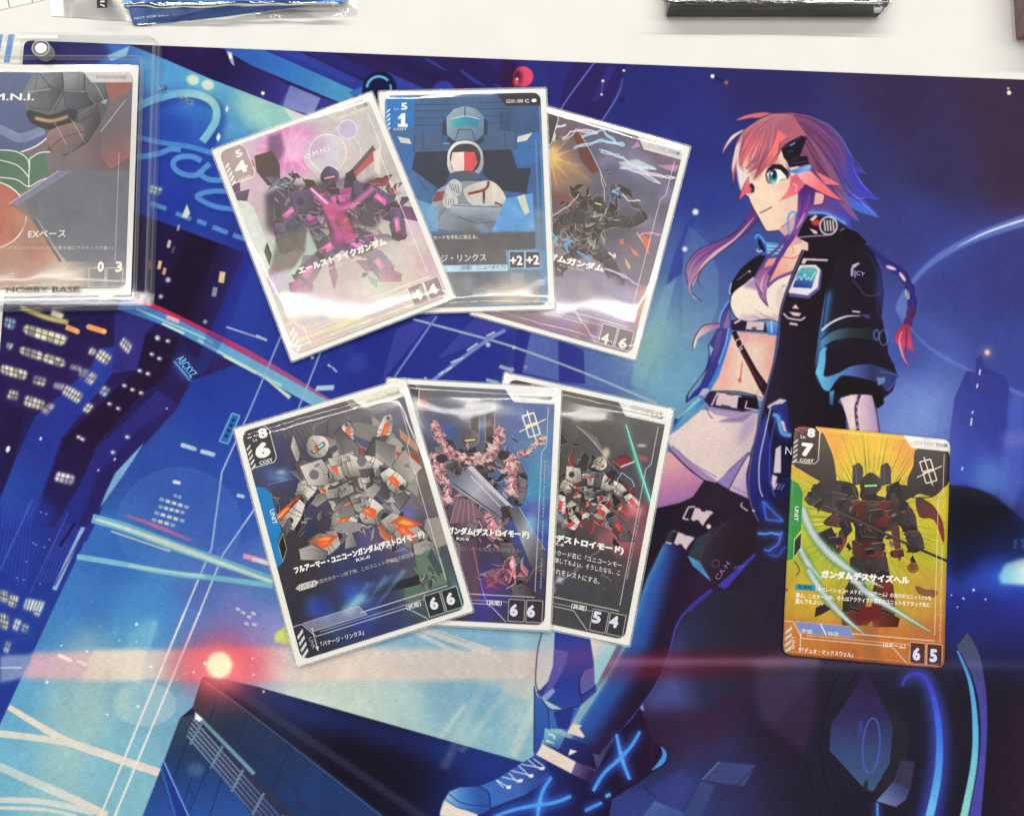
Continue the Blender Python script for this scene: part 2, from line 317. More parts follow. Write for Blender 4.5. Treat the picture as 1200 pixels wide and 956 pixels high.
    panes([(18,724),(25,727),(20,740),(15,736)],2,2,'#e0e6e6'); panes([(27,730),(34,733),(31,742),(25,739)],2,2,'#b0c8d8'); panes([(8,750),(13,753),(9,766),(4,763)],2,2,'#cfdce0'); panes([(42,712),(48,714),(46,722),(40,720)],2,2,'#d0dce4')
    for x, y in ((690,168),(735,185),(665,243),(698,262),(612,315),(648,328),(545,380),(580,398),(618,412),(480,460),(518,480),(345,605),(362,615),(558,605),(495,672),(690,175)):
        p = B((x,y))[0]; E(p, 3, 2.2, (204,210,214), .9, rot=20, bl=.5); E((p[0]-1,p[1]), 1.4, 1, (250,250,246))
    for x, y, r in ((178,612,2),(35,658,3.4),(502,702,1.6),(730,480,1.2),(430,750,1.4)): p = B((x,y))[0]; E(p, r*.7, r*1.2, (236,236,246), rot=20)
    for x, y in ((39,636),(58,632),(31,658),(20,677),(28,679),(47,684),(42,638),(52,641),(48,600),(54,602)): E((x,y), 1, None, (190,210,240), .8)
    S([(24,360),(54,372),(80,378)], 6, (214,206,110), .9, bl=.8); S([(60,366),(74,371)], 7, (232,224,190), bl=1); S([(77,383),(90,388)], 6.4, (236,164,74)); S([(104,383),(122,388.5)], 6.6, (242,158,70)); E((104,383),3.2,None,(242,158,70)); E((122,388.5),3.2,None,(250,180,90)); E((90.5,388.5),3.2,None,(242,176,90))
    # --- highway of light
    S([(150,352),(180,360),(245,391),(300,419),(400,480)], 7.5, L((180,360),(380,470),(206,28,92),(190,40,106),(176,80,146),(170,96,150))); 
    S([(140,356),(200,378),(300,431),(400,486)], 14, L((160,362),(370,470),(58,132,206),(92,170,214),(120,182,208)))
    S([(160,362),(230,392),(250,402)], 2.4, (170,214,214), .9); S([(190,379),(216,391)], 3, (200,224,206)); S([(232,398),(262,415),(330,452)], 2.6, (176,214,206)); S([(262,417),(300,437)], 3, (206,222,196)); S([(308,441),(340,466)], 5, (206,212,190), taper=(.2,1)); S([(195,371),(210,377)], 5, (240,190,200),.9)
    F([(243,388),(262,397),(238,440),(226,440)], (40,70,170), .35)
    S([(265,383),(313,399)], 2.8, L((265,383),(313,399),(206,214,226),(110,120,190)), taper=(.6,1)); S([(204,423),(223,446)], 1.8, (82,180,226), glow=(2,(40,90,190),.6)); E((216,430), 12, 16, (40,90,200), .35, bl=6, mode='s')
    F([(272,484),(281,487),(267,520),(257,517)], (38,110,180)); S([(272,484),(281,487),(267,520),(257,517),(272,484)], 1.5, (110,196,222), sm=0)
    for t in (.2,.4,.6,.8): E((276.5-14*t, 486+31*t), 2, 1.6, (30,40,90))
    for q in ([(330,392),(294,478),(260,553),(248,642),(216,718),(120,950),(110,975)], [(376,412),(350,478),(297,598),(261,650),(234,717),(136,952),(126,975)]): S(q, 1.9, L((300,480),(200,750),(160,174,216),(196,206,224),(232,226,224)), sm=0)
    for q in ([(214,521.5),(228,526)],[(237,529),(250,532.5)]): S(q, 5.2, (182,198,222)); E(q[0],2.6,None,(190,206,226)); E(q[1],2.6,None,(170,186,216))
    E((210,615), 74, 68, (90,140,214), .26)
    F([(203,562),(212,564),(211,568),(202,566)], (214,216,212)); F([(278,578),(287,580),(286,584),(277,582)], (190,202,220))
    for q, n in ((((203,580),(213,583)),2),(((186,584),(222,595)),5),(((185,593),(217,601)),5),(((180,600),(217,611)),5),(((177,608),(206,616)),4)):
        for i in range(n):
            a = [q[0][j]+(q[1][j]-q[0][j])*(i+.12)/n for j in (0,1)]; b = [q[0][j]+(q[1][j]-q[0][j])*(i+.88)/n for j in (0,1)]
            S([a,b], 3.9, (216,216,208), .95 if 0<i<n-1 else .6)
    S([(146,603),(185,617),(226,634)], 5, (206,110,168), bl=1, taper=(.3,.3))
    S([(108,607),(150,619),(200,638),(252,656),(320,680)], 12, (106,176,206), taper=(.9,.8)); S([(112,608),(150,620),(200,638),(252,657),(320,682)], 6.5, (192,212,198), taper=(.4,.6)); S([(130,622),(200,646)],2,(220,222,200),.8)
    S([(90,652),(140,660),(200,671),(260,678),(320,686)], 6.5, (112,188,208)); S([(150,662),(200,670),(240,675)], 3, (176,208,202), .9)
    F([(169,518),(158,536),(140,563),(117,595),(124,577),(135,554)], (122,178,218))
    S([(285,651),(300,655),(330,664)], 6, (226,150,180)); S([(296,655),(330,664)], 5, (216,214,206)); F([(290,712),(300,716)],(200,210,220)) if 0 else None
    for q in ((277,711),(283,715),(290,720),(295,716),(287,728),(296,729)): F([(q[0],q[1]),(q[0]+5,q[1]+2),(q[0]+4,q[1]+5),(q[0]-1,q[1]+3)], (206,212,226), .9)
    # --- pink band with the low red sun
    E((90,820), 40, 90, (196,210,190), .5, rot=14, bl=14); E((60,930), 30, 60, (170,204,200), .4, rot=16, bl=10); F([(150,740),(178,724),(188,727),(172,762),(168,800),(140,800)], (140,196,214), .5, bl=5)
    S([(182,728),(172,760)],7,(120,180,216),.8); 
    F([(38,764),(175,761),(330,757),(640,762),(640,796),(330,799),(175,797),(25,795)], L((30,780),(640,780),(0,(228,170,188)),(.12,(226,186,186)),(.17,(226,208,192)),(.24,(226,206,192)),(.30,(230,150,156)),(.42,(236,128,140)),(.5,(226,204,190)),(.9,(220,200,190)),(1,(224,182,178))), .84, bl=2.6)
    F([(110,762),(172,760),(166,798),(96,797)], (224,212,196), .8, bl=2); F([(0,768),(38,766),(26,794),(0,800)], (150,170,206), .8, bl=1.5); S([(0,782),(26,782)],1.2,(220,226,230))
    S([(68,767),(84,774)],4,(236,222,210)); S([(90,774),(102,779)],4,(236,212,204))
    E((170,825), 37, 26, (186,210,206), .45); E((145,822), 9, 22, (176,206,200), .5, bl=3)
    S([(10,828),(75,866),(130,886),(187,905)], 9.5, (226,214,202), taper=(.7,1)); S([(-10,858),(40,864),(90,872),(120,884)], 8, (214,212,202)); S([(-10,894),(45,918),(90,938),(125,955)], 10, L((0,895),(110,950),(176,206,208),(226,214,202))); S([(-10,937),(50,939),(110,952)], 7, (206,214,206)); S([(-10,946),(50,948),(90,956)],4,(206,214,206))
    for q in ([(216,718),(120,950),(110,975)],[(234,717),(136,952),(126,975)]): S(q, 2.2, (234,228,224), sm=0)
    # --- foreground roof with plant room
    roof = [(237,793),(258,794),(300,804),(600,889),(670,910),(670,990),(150,990),(167,956),(192,892),(211,841),(226,828)]
    F(roof, (36,40,88))
    rt = [(240,794),(258,794),(300,804),(600,889),(670,910),(670,990),(480,990),(452,956),(300,838)]
    F(rt, L((330,850),(560,880),(40,46,72),(28,25,52),(30,28,66),(30,54,128))); F([(258,794),(300,804),(600,889),(670,910),(670,930),(560,905),(350,845)], (40,66,150), .55, bl=7, clip=rt); E((440,910), 70, 36, (32,22,42), .8, bl=20, clip=rt, rot=20)
    S([(262,797),(330,845),(420,905),(500,960)], 10, (70,76,112), .45, bl=1, clip=rt)
    lf = [(238,793),(300,838),(452,956),(480,990),(340,990),(228,836),(226,828)]
    F(lf, L((250,805),(330,940),(78,72,80),(48,64,92),(40,62,102),(36,66,120))); S([(239,793),(300,838),(452,956),(500,995)], 2.4, (40,40,60)); S([(237,795),(300,841),(450,958)], 1, (130,140,150), .6)
    l2 = [(211,841),(228,836),(340,990),(150,990),(167,956),(192,892)]
    F(l2, L((220,850),(215,960),(60,80,102),(44,72,116),(38,80,150),(36,94,176)))
    for a, b in (((255,812),(244,850)),((291,838),(277,872)),((340,873),(318,930)),((226,850),(197,930)),((238,868),(215,940)),((247,890),(212,975)),((262,905),(245,956))): S([a,b], 1, (30,44,84), .8)
    S([(275,868),(290,880),(300,884),(345,920),(352,940),(372,956)], .8, (30,44,84), .7, sm=0); S([(222,922),(226,932),(216,956)],.8,(30,50,110),.8,sm=0)
    F([(228,833),(238,842),(345,956),(360,990),(318,990),(255,895),(222,850)], (56,64,92), .9)
    for i in range(5):
        o = i * 5.2; S([(226-o*.35,842+o*.9),(330-o*.8+8,968+o*.6)], 2.2, L((230,845),(320,960),(140,160,176),(86,100,156))) 
    for t in (.08,.3,.52,.74,.95): x, y = 228+110*t, 836+125*t; S([(x,y),(x-14,y+26)], 3, (112,140,172))
    F([(228,833),(238,842),(262,866),(300,905),(296,908),(240,850)], (140,196,222), .7); F([(229,834),(238,842),(234,846),(228,842)], (226,240,246))
    F([(190,893),(193,892),(232,975),(210,975)], (34,66,160)); S([(192,892),(222,958)], 1.6, (140,190,232)); S([(188,897),(206,956)], 2, (52,130,216),.7)
    E((229,901), 9, 8, (120,180,220), .3, bl=2)
    E((257,779), 48, 38, (246,70,92), .62, bl=16); E((257,779), 26, 22, (252,120,120), .6, bl=9); E((257,785), 30, 24, (246,86,84), .45, bl=9, mode='s'); E((257,779), 15, 15.4, (252,240,196), bl=1.2)
    E((300,812), 40, 20, (240,90,90), .10, bl=14, mode='s')
    rs = random.Random(3)
    for x, y in ((72,756),(102,763),(126,837),(177,781),(162,827),(140,750),(160,752),(160,731),(296,771),(297,790),(240,777),(227,787),(55,799),(309,810),(330,745),(345,775)): E((x,y), rs.uniform(.9,2), None, (240,240,236), .9)
    for i in range(60): E((rs.uniform(10,640), rs.uniform(700,800)), rs.uniform(.4,.9), None, (236,240,240), .5)
    F([(322,742),(340,730),(352,758),(322,752)], (206,214,84), .9, bl=1)
    S([(478,736),(520,757),(560,775)], 5, (206,206,200), .8); S([(492,735),(540,752),(575,763)], 9, (214,206,196), .8); S([(500,735),(548,753)],1.2,(130,180,206)); 
    for a, b, w, o in (((545,825),(516,864),4,.55),((600,800),(540,880),7,.25),((585,760),(520,900),10,.18),((640,800),(600,885),12,.4)): S([a,b], w, (222,222,206), o, bl=1.2)
    F([(600,740),(632,738),(625,760),(615,845),(590,880)], (206,214,204), .35, bl=5); F([(560,795),(640,797),(640,830)], (216,206,196), .5, bl=4)

def paint_city_right():
    # --- roads and facets between the two fans
    for p, c, a in (([(465,385),(512,366),(444,452),(440,470)], (78,84,178), .55), ([(558,370),(604,384),(512,421)], (78,84,178), .6), ([(621,389),(655,398),(658,447),(612,436)], (98,118,188), .8),
        ([(654,400),(684,410),(686,450),(655,447)], (54,60,154), .9), ([(684,410),(742,424),(742,456),(686,452)], (90,116,184), .8), ([(606,384),(622,389),(612,436),(600,450)], (46,52,148), .8), ([(745,424),(792,300),(812,250),(800,300),(770,410),(752,455),(738,450)], (136,176,190), .35), ([(760,395),(800,290),(790,330),(778,400)], (120,160,190), .3)): F(p, c, a)
    S([(484,374),(540,389),(600,406),(685,437),(770,473)], 2.8, (158,176,196)); E((602,407),2.2,None,(190,204,216)); S([(512,370),(462,442)], 2.6, (112,140,204)); S([(592,387),(566,402),(507,446)], 4.4, (122,146,204)); E((572,404),3,None,(170,190,220))
    for a, b in (((520,435),(514,439)),((543,419),(528,425)),((560,402),(547,411)),((580,389),(570,394)),((500,442),(497,444)),((530,430),(522,435))): S([a,b], 2.4, (186,198,212))
    F([(371,452),(392,451),(391,457),(369,458)], (176,198,208)); F([(586,427),(602,432),(600,437),(584,431)], (150,176,200)); F([(570,443),(586,447),(584,451),(569,447)], (150,176,200)); S([(384,427),(388,430)],2,(206,214,226)); S([(389,430),(395,436)],2,(180,196,216)); S([(300,393),(313,399)],3,(176,188,210)); E((366,419),2,None,(190,206,220)); E((600,433),3,None,(170,180,206),.6); E((616,430),2.4,None,(170,180,206),.5)
    E((418,425), 12, None, (70,100,186), .35, bl=3); E((404,405), 9, None, (70,100,186), .3, bl=3)
    # --- hazy towers right of the fan
    F([(816,250),(806,285),(799,320),(780,335),(790,300),(806,258)], (52,64,150), .8, bl=1); F([(800,289),(808,264),(830,285),(842,320),(842,359),(828,392),(810,399),(800,394)], L((810,280),(810,400),(84,116,176),(126,172,196)), .55)
    E((752,400), 40, 60, (150,200,186), .35, bl=22); E((800,455), 40, 20, (110,170,200), .3, bl=12); F([(775,410),(800,395),(835,405),(825,470),(780,470)], (104,160,196), .3)
    E((815,248.5), 3.6, None, (228,230,240), bl=.8); E((802.5,292), 3, None, (220,224,238), bl=.6)
    # --- ring of light, far tower, haze
    S([(1215,254),(1150,274),(1100,302),(1064,338)], 26, (74,90,190), .35, bl=9); lens = [(1215,248),(1150,270),(1096,300),(1064,333),(1050,358),(1056,375),(1064,388),(1063,368),(1067,340),(1092,312),(1142,284),(1215,260)]
    F(smooth(lens, True), (104,130,204), .8, bl=.8); S([(1120,290),(1160,271),(1215,253)], 2.6, (206,216,250), taper=(.1,1)); S([(1066,383),(1090,408),(1140,436),(1215,470)], 4, (104,124,196), .75, bl=.8, taper=(.4,1))
    tw = [(1144,420),(1150,414),(1154,430),(1178,440),(1183,453),(1178,506),(1173,526),(1166,590),(1113,590),(1113,506),(1119,465),(1128,445),(1133,434),(1143,436)]
    F(tw, L((1145,430),(1145,575),(0,(56,62,146)),(.5,(58,68,160)),(1,(66,90,190))), .85); F([(1200,460),(1186,455),(1170,590),(1186,600),(1200,560)], (96,120,206), .4, bl=2)
    E((1157,413), 3.2, None, (246,190,140), bl=.6); E((1157,413), 7, None, (250,150,90), .3, bl=4, mode='s')
    for x, y, h in ((1148,436,3.4),(1145,452,2.4),(1139.5,483,1.6),(1138,494,4.4),(1127.5,549,2)): F([(x,y-h),(x+1.6,y-h),(x+.6,y+h),(x-1.2,y+h)], (226,230,246))
    E((1160,560), 18, 24, (110,180,226), .4, bl=10); E((1195,515), 22, 9, (170,150,210), .35, bl=6); E((1072,505), 45, 40, (150,180,226), .3, bl=20)
    # --- the dark car and its lights
    car = [(880,640),(925,600),(1060,574),(1112,569),(1132,568),(1165,580),(1190,600),(1215,622),(1215,700),(1100,760),(900,760)]
    F(car, L((1120,570),(1180,700),(44,44,58),(38,38,54),(44,60,190),(38,46,120)), .95); S([(1118,568),(1150,574),(1185,596),(1215,622)], 2, (60,70,190), .6)
    F([(1112,690),(1215,660),(1215,800),(1112,790)], (46,58,150), .6, bl=14); E((1205,720), 40, 50, (50,60,190), .5, bl=20); F([(1100,672),(1215,664),(1215,690),(1100,692)], (50,110,220), .35, bl=7)
    E((1190,670), 40, 26, (40,110,230), .6, bl=14); F([(1170,676),(1177,661),(1190,656),(1215,650),(1215,686),(1173,684)], L((1172,670),(1205,670),(110,190,226),(216,238,236)), bl=1.4)
    F([(1188,632),(1192,630),(1191,643),(1187,642)], (80,160,236)); S([(1196,633),(1203,632),(1198,640),(1206,644)], 2.6, (80,170,240), sm=0, glow=(3,(30,90,220),.6))
    for x, y, r in ((1141,691,1.6),(1129,701,1.4),(1155,702,1.2),(1122,711,1),(1115,697,1),(1138,490,.1)): E((x,y), r, None, (220,230,250))
    # --- wheel and its light rings
    F([(900,700),(960,780),(1120,790),(1215,720),(1215,990),(930,990),(880,860)], (26,23,32), .5, bl=26); F([(1112,572),(1165,582),(1215,625),(1215,652),(1150,660),(1112,690)], (24,24,36), .6, bl=8)
    E((1010,880), 130, 120, (44,40,62), .5, bl=26)
    for rx, ry in ((62,100),(78,116),(96,140)): ring((1040,870), rx, ry, 2.2, (36,34,52), .7)
    F([(887,760),(925,752),(960,790),(905,850),(890,838),(886,800)], (92,92,132), .45, bl=5); F([(886,800),(900,850),(945,885),(960,800)], (74,50,88), .6, bl=3); S([(889,850),(945,884)],1,(50,40,80))
    hub = V(740,760,2.609)((720,65),(780,190),(800,240),(790,350),(740,435),(715,430),(605,310),(610,230))
    F(hub, L((1010,790),(1010,925),(58,44,86),(62,52,108),(64,90,146),(74,112,158)), .8); ring((1021,873), 10, 32, 2, (76,98,196), a=.9, rot=4); S([(1009,845),(1008,860)],4,(64,80,190),.6,bl=1)
    F([(1010,925),(1014,914),(1017,914),(1017,926)], (52,52,66)); F([(1039,833),(1046,850),(1044,895),(1024,928),(1034,934),(1060,905),(1066,860),(1050,830)], (48,46,58))
    F([(1027,938),(1047,915),(1066,925),(1062,936),(1050,945)], L((1030,940),(1050,918),(120,140,196),(74,76,130))); F([(1047,915),(1056,890),(1072,892),(1067,926)], (66,62,92)); S([(1028,940),(1029,975)], 2.6, (60,150,236), glow=(3,(40,80,220),.6))
    S([(1057,803),(1063,793),(1075,789),(1087,798),(1097,830),(1101,870),(1098,915),(1085,975)], 6, L((1070,790),(1090,950),(76,66,190),(56,104,230),(60,150,240),(86,190,236)), taper=(.5,1.7), glow=(6,(34,60,220),.75))
    F(smooth([(1134,741),(1150,775),(1157,850),(1148,975)]).tolist() + smooth([(1132,975),(1146,900),(1149,850),(1142,800),(1121,757)]).tolist(), L((1135,745),(1150,900),(84,92,110),(78,76,164),(84,80,180)))
    S([(1122,762),(1137,800),(1143,850),(1141,900),(1126,975)], 7, L((1125,770),(1130,950),(64,160,226),(76,180,222),(130,216,206)), taper=(.3,1.5)); S([(1126,765),(1141,800),(1147,850),(1145,900),(1131,975)],1,(40,40,90))
    F([(1186,830),(1215,800),(1215,960),(1180,960)], (84,36,66), .4, bl=12)
    # --- floor pieces under the shoe
    F([(822,913),(842,892),(886,896),(872,921)], (66,78,134)); S([(823,913),(843,892)], 1.2, (110,140,190)); F([(790,975),(822,915),(838,920),(812,975)], (62,80,136)); F([(750,960),(767,938),(802,952),(794,975),(745,975)], L((760,940),(775,970),(110,160,206),(60,90,160))); F([(640,975),(690,940),(760,925),(800,900),(815,920),(790,960),(740,975)], (62,76,150), .6, bl=2)
    S([(752,920),(770,935)],1,(36,34,84),.8); S([(886,897),(838,945)],1,(44,40,84),.7)
# ------------------------------------------------------------------ the play mat's print: the figure
INK = (52,30,58)
def paint_figure():
    A = V(840,125,5.975); B = V(790,245,5.975); C = V(920,245,5.975); D = V(770,385,5.975); G = V(880,385,5.975); H = V(740,530,5.975); I = V(610,680,4.78); J = V(500,796,4.0)
    # hair falling in front of the sky, behind the body
    lock = B((555,0),(598,62),(525,145),(425,225),(305,318),(215,395),(150,475),(120,545),(130,595),(190,642),(140,625),(108,580),(98,530),(80,440),(100,365),(170,288),(300,228),(420,172),(500,80),(535,0))
    F(lock, L((885,245),(805,345),(104,52,124),(126,72,146),(150,96,160),(204,170,180))); S(B((560,60),(430,205),(290,310),(190,410),(125,540)), 4.5, (226,196,190), .8, taper=(.2,.3)); 
    for q in (B((470,130),(300,245),(150,330),(95,440),(115,520)), B((430,200),(250,300),(140,400),(110,500)), B((520,100),(340,240),(200,330))): S(q, .9, (84,46,110), .8, taper=(.3,.3))
    S(B((598,62),(525,145),(425,225),(305,318),(215,395),(150,475),(118,545),(130,595),(190,642)), .8, INK); S(B((190,430),(165,500),(210,575)), 2.2, (120,80,140), taper=(1,.1)); S(B((500,80),(420,172),(300,228),(170,288),(100,365),(80,440),(100,530)),.7,INK)
    # braid
    S(C((560,250),(640,310),(720,380)), 7, (52,50,134), taper=(.8,1))
    for (x, y), r, w in (((715,385),(55,28),20),((775,425),(60,34),35),((835,480),(58,36),60),((872,560),(56,36),78),((890,650),(58,34),88),((882,725),(50,32),100),((862,790),(46,32),110)): E(C((x,y))[0], r[0]/5.975, r[1]/5.975, (58,52,138) if y < 700 else (96,44,104), rot=w); 
    for (x, y), w in (((742,412),20),((822,475),55),((856,595),75)): E(C((x,y))[0], 6.4, 2, (226,186,196), rot=w)
    for q in (C((690,360),(770,390),(800,440)), C((800,400),(860,470),(850,530)), C((870,500),(905,570),(880,630)), C((905,610),(915,700),(880,760)), C((850,540),(860,620))): S(q, .8, (34,28,84))
    F(smooth(C((830,810),(870,815),(880,870),(895,960),(912,1030),(880,985),(870,1000),(850,960),(838,1010),(860,1070),(882,1110),(845,1090),(815,1020),(800,960),(770,930),(780,860)), True), L((1052,385),(1062,425),(170,44,92),(206,70,120),(120,60,130))); S(C((820,850),(800,930),(830,1040),(870,1105)), 2, (236,170,186), taper=(.3,.1)); S(C((850,830),(850,900),(842,1000)),.8,INK)
    # back hair
    back = A((390,48),(520,42),(640,62),(780,125),(870,215),(940,330),(965,400),(1048,478),(978,458),(1012,520),(1060,590),(1140,655),(1030,640),(1080,700),(1140,778),(1000,742),(925,695),(960,750),(1005,805),(930,790),(950,860),(1060,960),(1000,1020),(560,960),(560,700),(460,300),(300,100))
    F(back, L((895,200),(1025,235),(0,(166,92,116)),(.3,(138,74,112)),(.6,(104,72,150)),(.85,(72,74,184)),(1,(74,84,196))))
    F(A((600,210),(680,250),(800,400),(880,560),(960,700),(880,650),(780,540),(690,440),(640,340)), (146,92,124), .75); F(A((420,55),(520,100),(640,220),(760,430),(830,600),(720,480),(610,250),(480,110)), (112,54,88), .8); F(A((640,70),(780,140),(870,260),(920,380),(840,330),(760,220)), (112,62,128), .6); F(A((520,50),(660,90),(780,230),(850,400),(740,260),(620,150)), (120,58,98), .6)
    F(A((900,300),(940,345),(965,410),(1010,520),(1130,650),(1000,600),(920,480)), (66,70,190), .8); F(A((880,600),(960,650),(1060,700),(1135,775),(1000,740),(910,690)), (72,116,214), .9); F(A((840,560),(900,640),(1000,800),(930,760),(860,680)), (150,92,140), .8)
    for q, c in ((A((640,66),(780,128),(870,218),(940,335),(1045,476)), (120,140,226)), (A((950,420),(1000,520),(1090,620)), (130,150,234)), (A((960,610),(1040,690),(1130,772)), (140,170,240)), (A((700,260),(800,390),(870,520),(920,640)), (90,50,104)), (A((760,330),(870,480),(960,600)), (84,52,130)), (A((560,120),(700,250),(800,420)), (92,46,84)), (A((870,230),(920,340),(980,460)),(80,70,170)), (A((900,560),(980,640),(1040,640)),(150,150,226))): S(q, 1, c, .9, taper=(.3,.3))
    rh = random.Random(9); ga = smooth(A((430,60),(600,140),(760,330),(860,520),(980,640))); gb = smooth(A((520,46),(700,90),(860,220),(950,370),(1040,470)))
    gc = smooth(A((500,110),(620,260),(720,440),(860,600),(1000,740)))
    for i in range(46):
        t = rh.random(); u = ga*(1-t) + gb*t if rh.random() < .55 else gc*(1-t) + ga*t; k = len(u); i0 = rh.randrange(0, k//2); i1 = rh.randrange(i0 + 5, k)
        S(u[i0:i1] + np.array([rh.gauss(0,1), rh.gauss(0,1)]), rh.uniform(.6,1.8), rh.choice([(96,50,96),(176,110,140),(110,84,170),(84,60,140),(150,90,130)]), rh.uniform(.35,.7), taper=(.1,.1), sm=0 if len(u[i0:i1]) < 3 else 1)
    # open jacket, the far side
    F(B((600,320),(645,330),(560,470),(420,600),(395,620),(388,570),(402,515),(470,415),(540,355)), (40,30,46)); S(B((402,515),(388,580),(400,600)), 1.6, (180,190,220)); S(B((440,500),(530,430)),1.2,(120,110,140)); E(B((528,437))[0],1.4,1.4,(200,200,214))
    F(B((385,640),(330,730),(308,830),(330,862),(245,948),(300,1010),(370,1000),(402,800),(392,700)), L((845,355),(850,405),(56,62,150),(92,84,160),(60,64,150))); S(B((385,640),(335,720),(315,790),(312,830)), 2, (120,160,220)); F(B((385,700),(350,800),(330,900),(310,956),(350,940),(390,800)), (150,120,170), .8)
    F(D((420,0),(500,0),(480,150),(420,330),(360,440),(270,475),(200,525),(205,480),(222,440),(285,365),(345,280),(360,200),(362,110)), L((832,395),(835,460),(72,70,152),(66,60,146),(48,60,150))); F(D((365,110),(395,140),(370,200),(362,180)), (130,180,206)); F(D((280,370),(350,285),(300,400),(250,450),(215,500),(222,440)), (120,160,196), .9); F(D((420,30),(460,0),(440,130),(380,250),(400,150)), (110,86,150), .8)
    S(D((512,-10),(490,110),(440,260),(365,415)), 4, (52,124,214)); S(D((500,0),(478,110),(428,250)), 1.2, (150,190,230)); S(D((360,110),(365,200),(340,285),(280,370),(215,460),(205,520)), .8, INK)
    F(D((295,475),(345,505),(150,660),(110,735),(120,640)), L((800,480),(815,490),(34,60,150),(72,170,214),(60,150,206),(34,80,170))); S(D((300,490),(140,630)), 2, (176,216,180), .8); F(D((320,420),(360,415),(370,440),(310,480),(290,465)), (180,170,206)); S(D((300,470),(345,500)), 3, (120,110,170))
    F(smooth(B((130,985),(136,930),(160,870),(210,815),(270,797),(318,802),(300,830),(220,870),(170,905),(150,960)), True), L((815,400),(842,380),(226,206,190),(170,110,160))); S(B((130,985),(136,930),(160,870),(210,815),(318,800)), .8, INK)
    # skin of chest and belly
    F(B((850,200),(945,210),(905,320),(835,450),(700,520),(650,560),(600,540),(610,440),(660,350),(760,335),(800,260)), L((905,300),(935,290),(232,160,146),(232,206,180))); F(B((600,470),(650,360),(720,340),(690,430),(650,520)), (226,140,136), .7); S(B((760,335),(830,345),(880,318)), 1.4, (222,112,110), .9); S(B((800,240),(830,270),(835,310)), 1, (226,130,126)); F(B((830,400),(840,440),(700,510),(660,520)),(240,150,140),.4)
    bel = D((530,20),(835,45),(812,240),(770,390),(735,480),(560,438),(375,432),(430,345),(480,190))
    F(bel, L((850,430),(905,430),(228,178,164),(226,200,176),(224,196,176),(222,172,162))); F(D((540,20),(640,25),(620,140),(600,60)), (226,140,144), .55, bl=2, clip=bel); F(D((480,190),(540,100),(500,260),(430,370)), (230,150,146), .5, bl=3, clip=bel); F(D((835,45),(812,260),(760,300),(790,120)), (222,144,138), .5, bl=4, clip=bel); F(D((430,0),(850,0),(840,110),(560,80)),(226,150,150),.5,bl=3,clip=bel)
    S(D((596,235),(590,300),(582,350)), 1.1, (196,74,74)); E(D((580,362))[0], 2.2, 3, (206,90,84), .9)
    # white cropped top
    top = B((398,620),(430,570),(500,520),(560,478),(600,540),(650,560),(720,495),(835,445),(770,600),(725,790),(640,772),(540,788),(450,772),(410,722),(395,665))
    F(smooth(top, True, 4), L((870,330),(895,380),(236,222,204),(230,212,196))); F(B((450,772),(540,788),(640,772),(725,790),(735,740),(650,755),(560,745),(470,740)), (182,160,190), .7, bl=2); F(B((560,478),(600,540),(650,560),(640,600),(560,560),(480,545)), (150,122,176), .75, bl=1.2); F(B((720,560),(780,540),(740,700),(715,680)),(206,180,190),.6,bl=2)
    S(B((650,545),(720,488),(835,440)), 3.4, (112,84,156)); S(B((398,620),(392,670),(410,722),(450,772),(540,788),(640,772),(725,790)), .9, INK); S(B((560,700),(640,750),(700,770)), 1, (160,120,160), taper=(.1,1)); S(B((530,740),(600,770)),1,(160,120,160),taper=(.1,1))
    E(B((765,538))[0], 3, 2, (200,180,190), rot=-30)
    F(smooth(B((580,440),(660,400),(690,410),(660,520),(645,600),(660,680),(690,700),(640,670),(590,600),(580,520)), True), L((890,315),(900,355),(150,84,150),(186,130,176),(120,72,150))); S(B((640,440),(610,540),(640,650)), 1.6, (226,190,196), taper=(.2,.1)); S(B((560,470),(580,540),(620,600)),1.6,(110,70,140),taper=(.2,1))
    # straps
    F(B((400,780),(460,770),(500,790),(730,795),(725,885),(620,858),(430,850),(400,845)), (48,34,62)); F(B((512,785),(635,792),(625,850),(500,842)), (206,184,190)); F(B((545,825),(580,828),(575,845),(540,842)), (110,80,110)); F(B((640,790),(735,790),(722,885),(655,880)), L((900,378),(910,395),(96,170,226),(44,100,190))); S(B((680,790),(685,870)), 1.2, (190,220,240)); S(B((420,800),(465,775)), 2.4, (210,200,214))
    F(D((520,25),(552,15),(600,110),(700,290),(775,395),(745,470),(712,415),(640,270),(560,120)), (56,28,44)); S(D((575,130),(660,280),(735,400)), 1.2, (128,60,80), .9); S(D((545,110),(560,80),(590,75),(595,110),(565,145),(545,130),(545,110)), 1.4, (216,200,210)); S(D((565,165),(600,135)), 1.6, (206,190,200)); S(D((705,430),(700,470),(725,500),(745,470)), 2.2, (196,170,184))
    # belt, skirt
    skirt = [(822,480),(850,482),(888,484),(886,512),(877,534),(862,550),(836,567),(812,554),(790,534),(781,512),(795,503)]
    F(skirt, L((800,520),(880,520),(220,200,196),(222,202,194),(206,184,192))); F(D((330,535),(460,565),(690,580),(560,640),(420,655),(500,620),(400,600)), (160,138,186), .8); F(D((690,590),(600,660),(560,820),(640,760),(690,680)), (172,152,194), .7, bl=2); F(D((420,656),(560,630),(690,580),(600,655)), (96,72,130), .5, bl=1)
    F(H((240,-30),(285,0),(400,112),(570,218),(600,200),(570,178),(420,75),(330,-10),(290,-50)), (164,134,184)); S(H((255,-45),(285,0),(400,112),(572,218),(700,110),(820,0)), 1.3, (70,44,92)); S(H((320,-20),(420,70),(600,175)), .8, (120,90,150)); S(D((340,545),(370,610),(390,630)),1,(110,84,140))
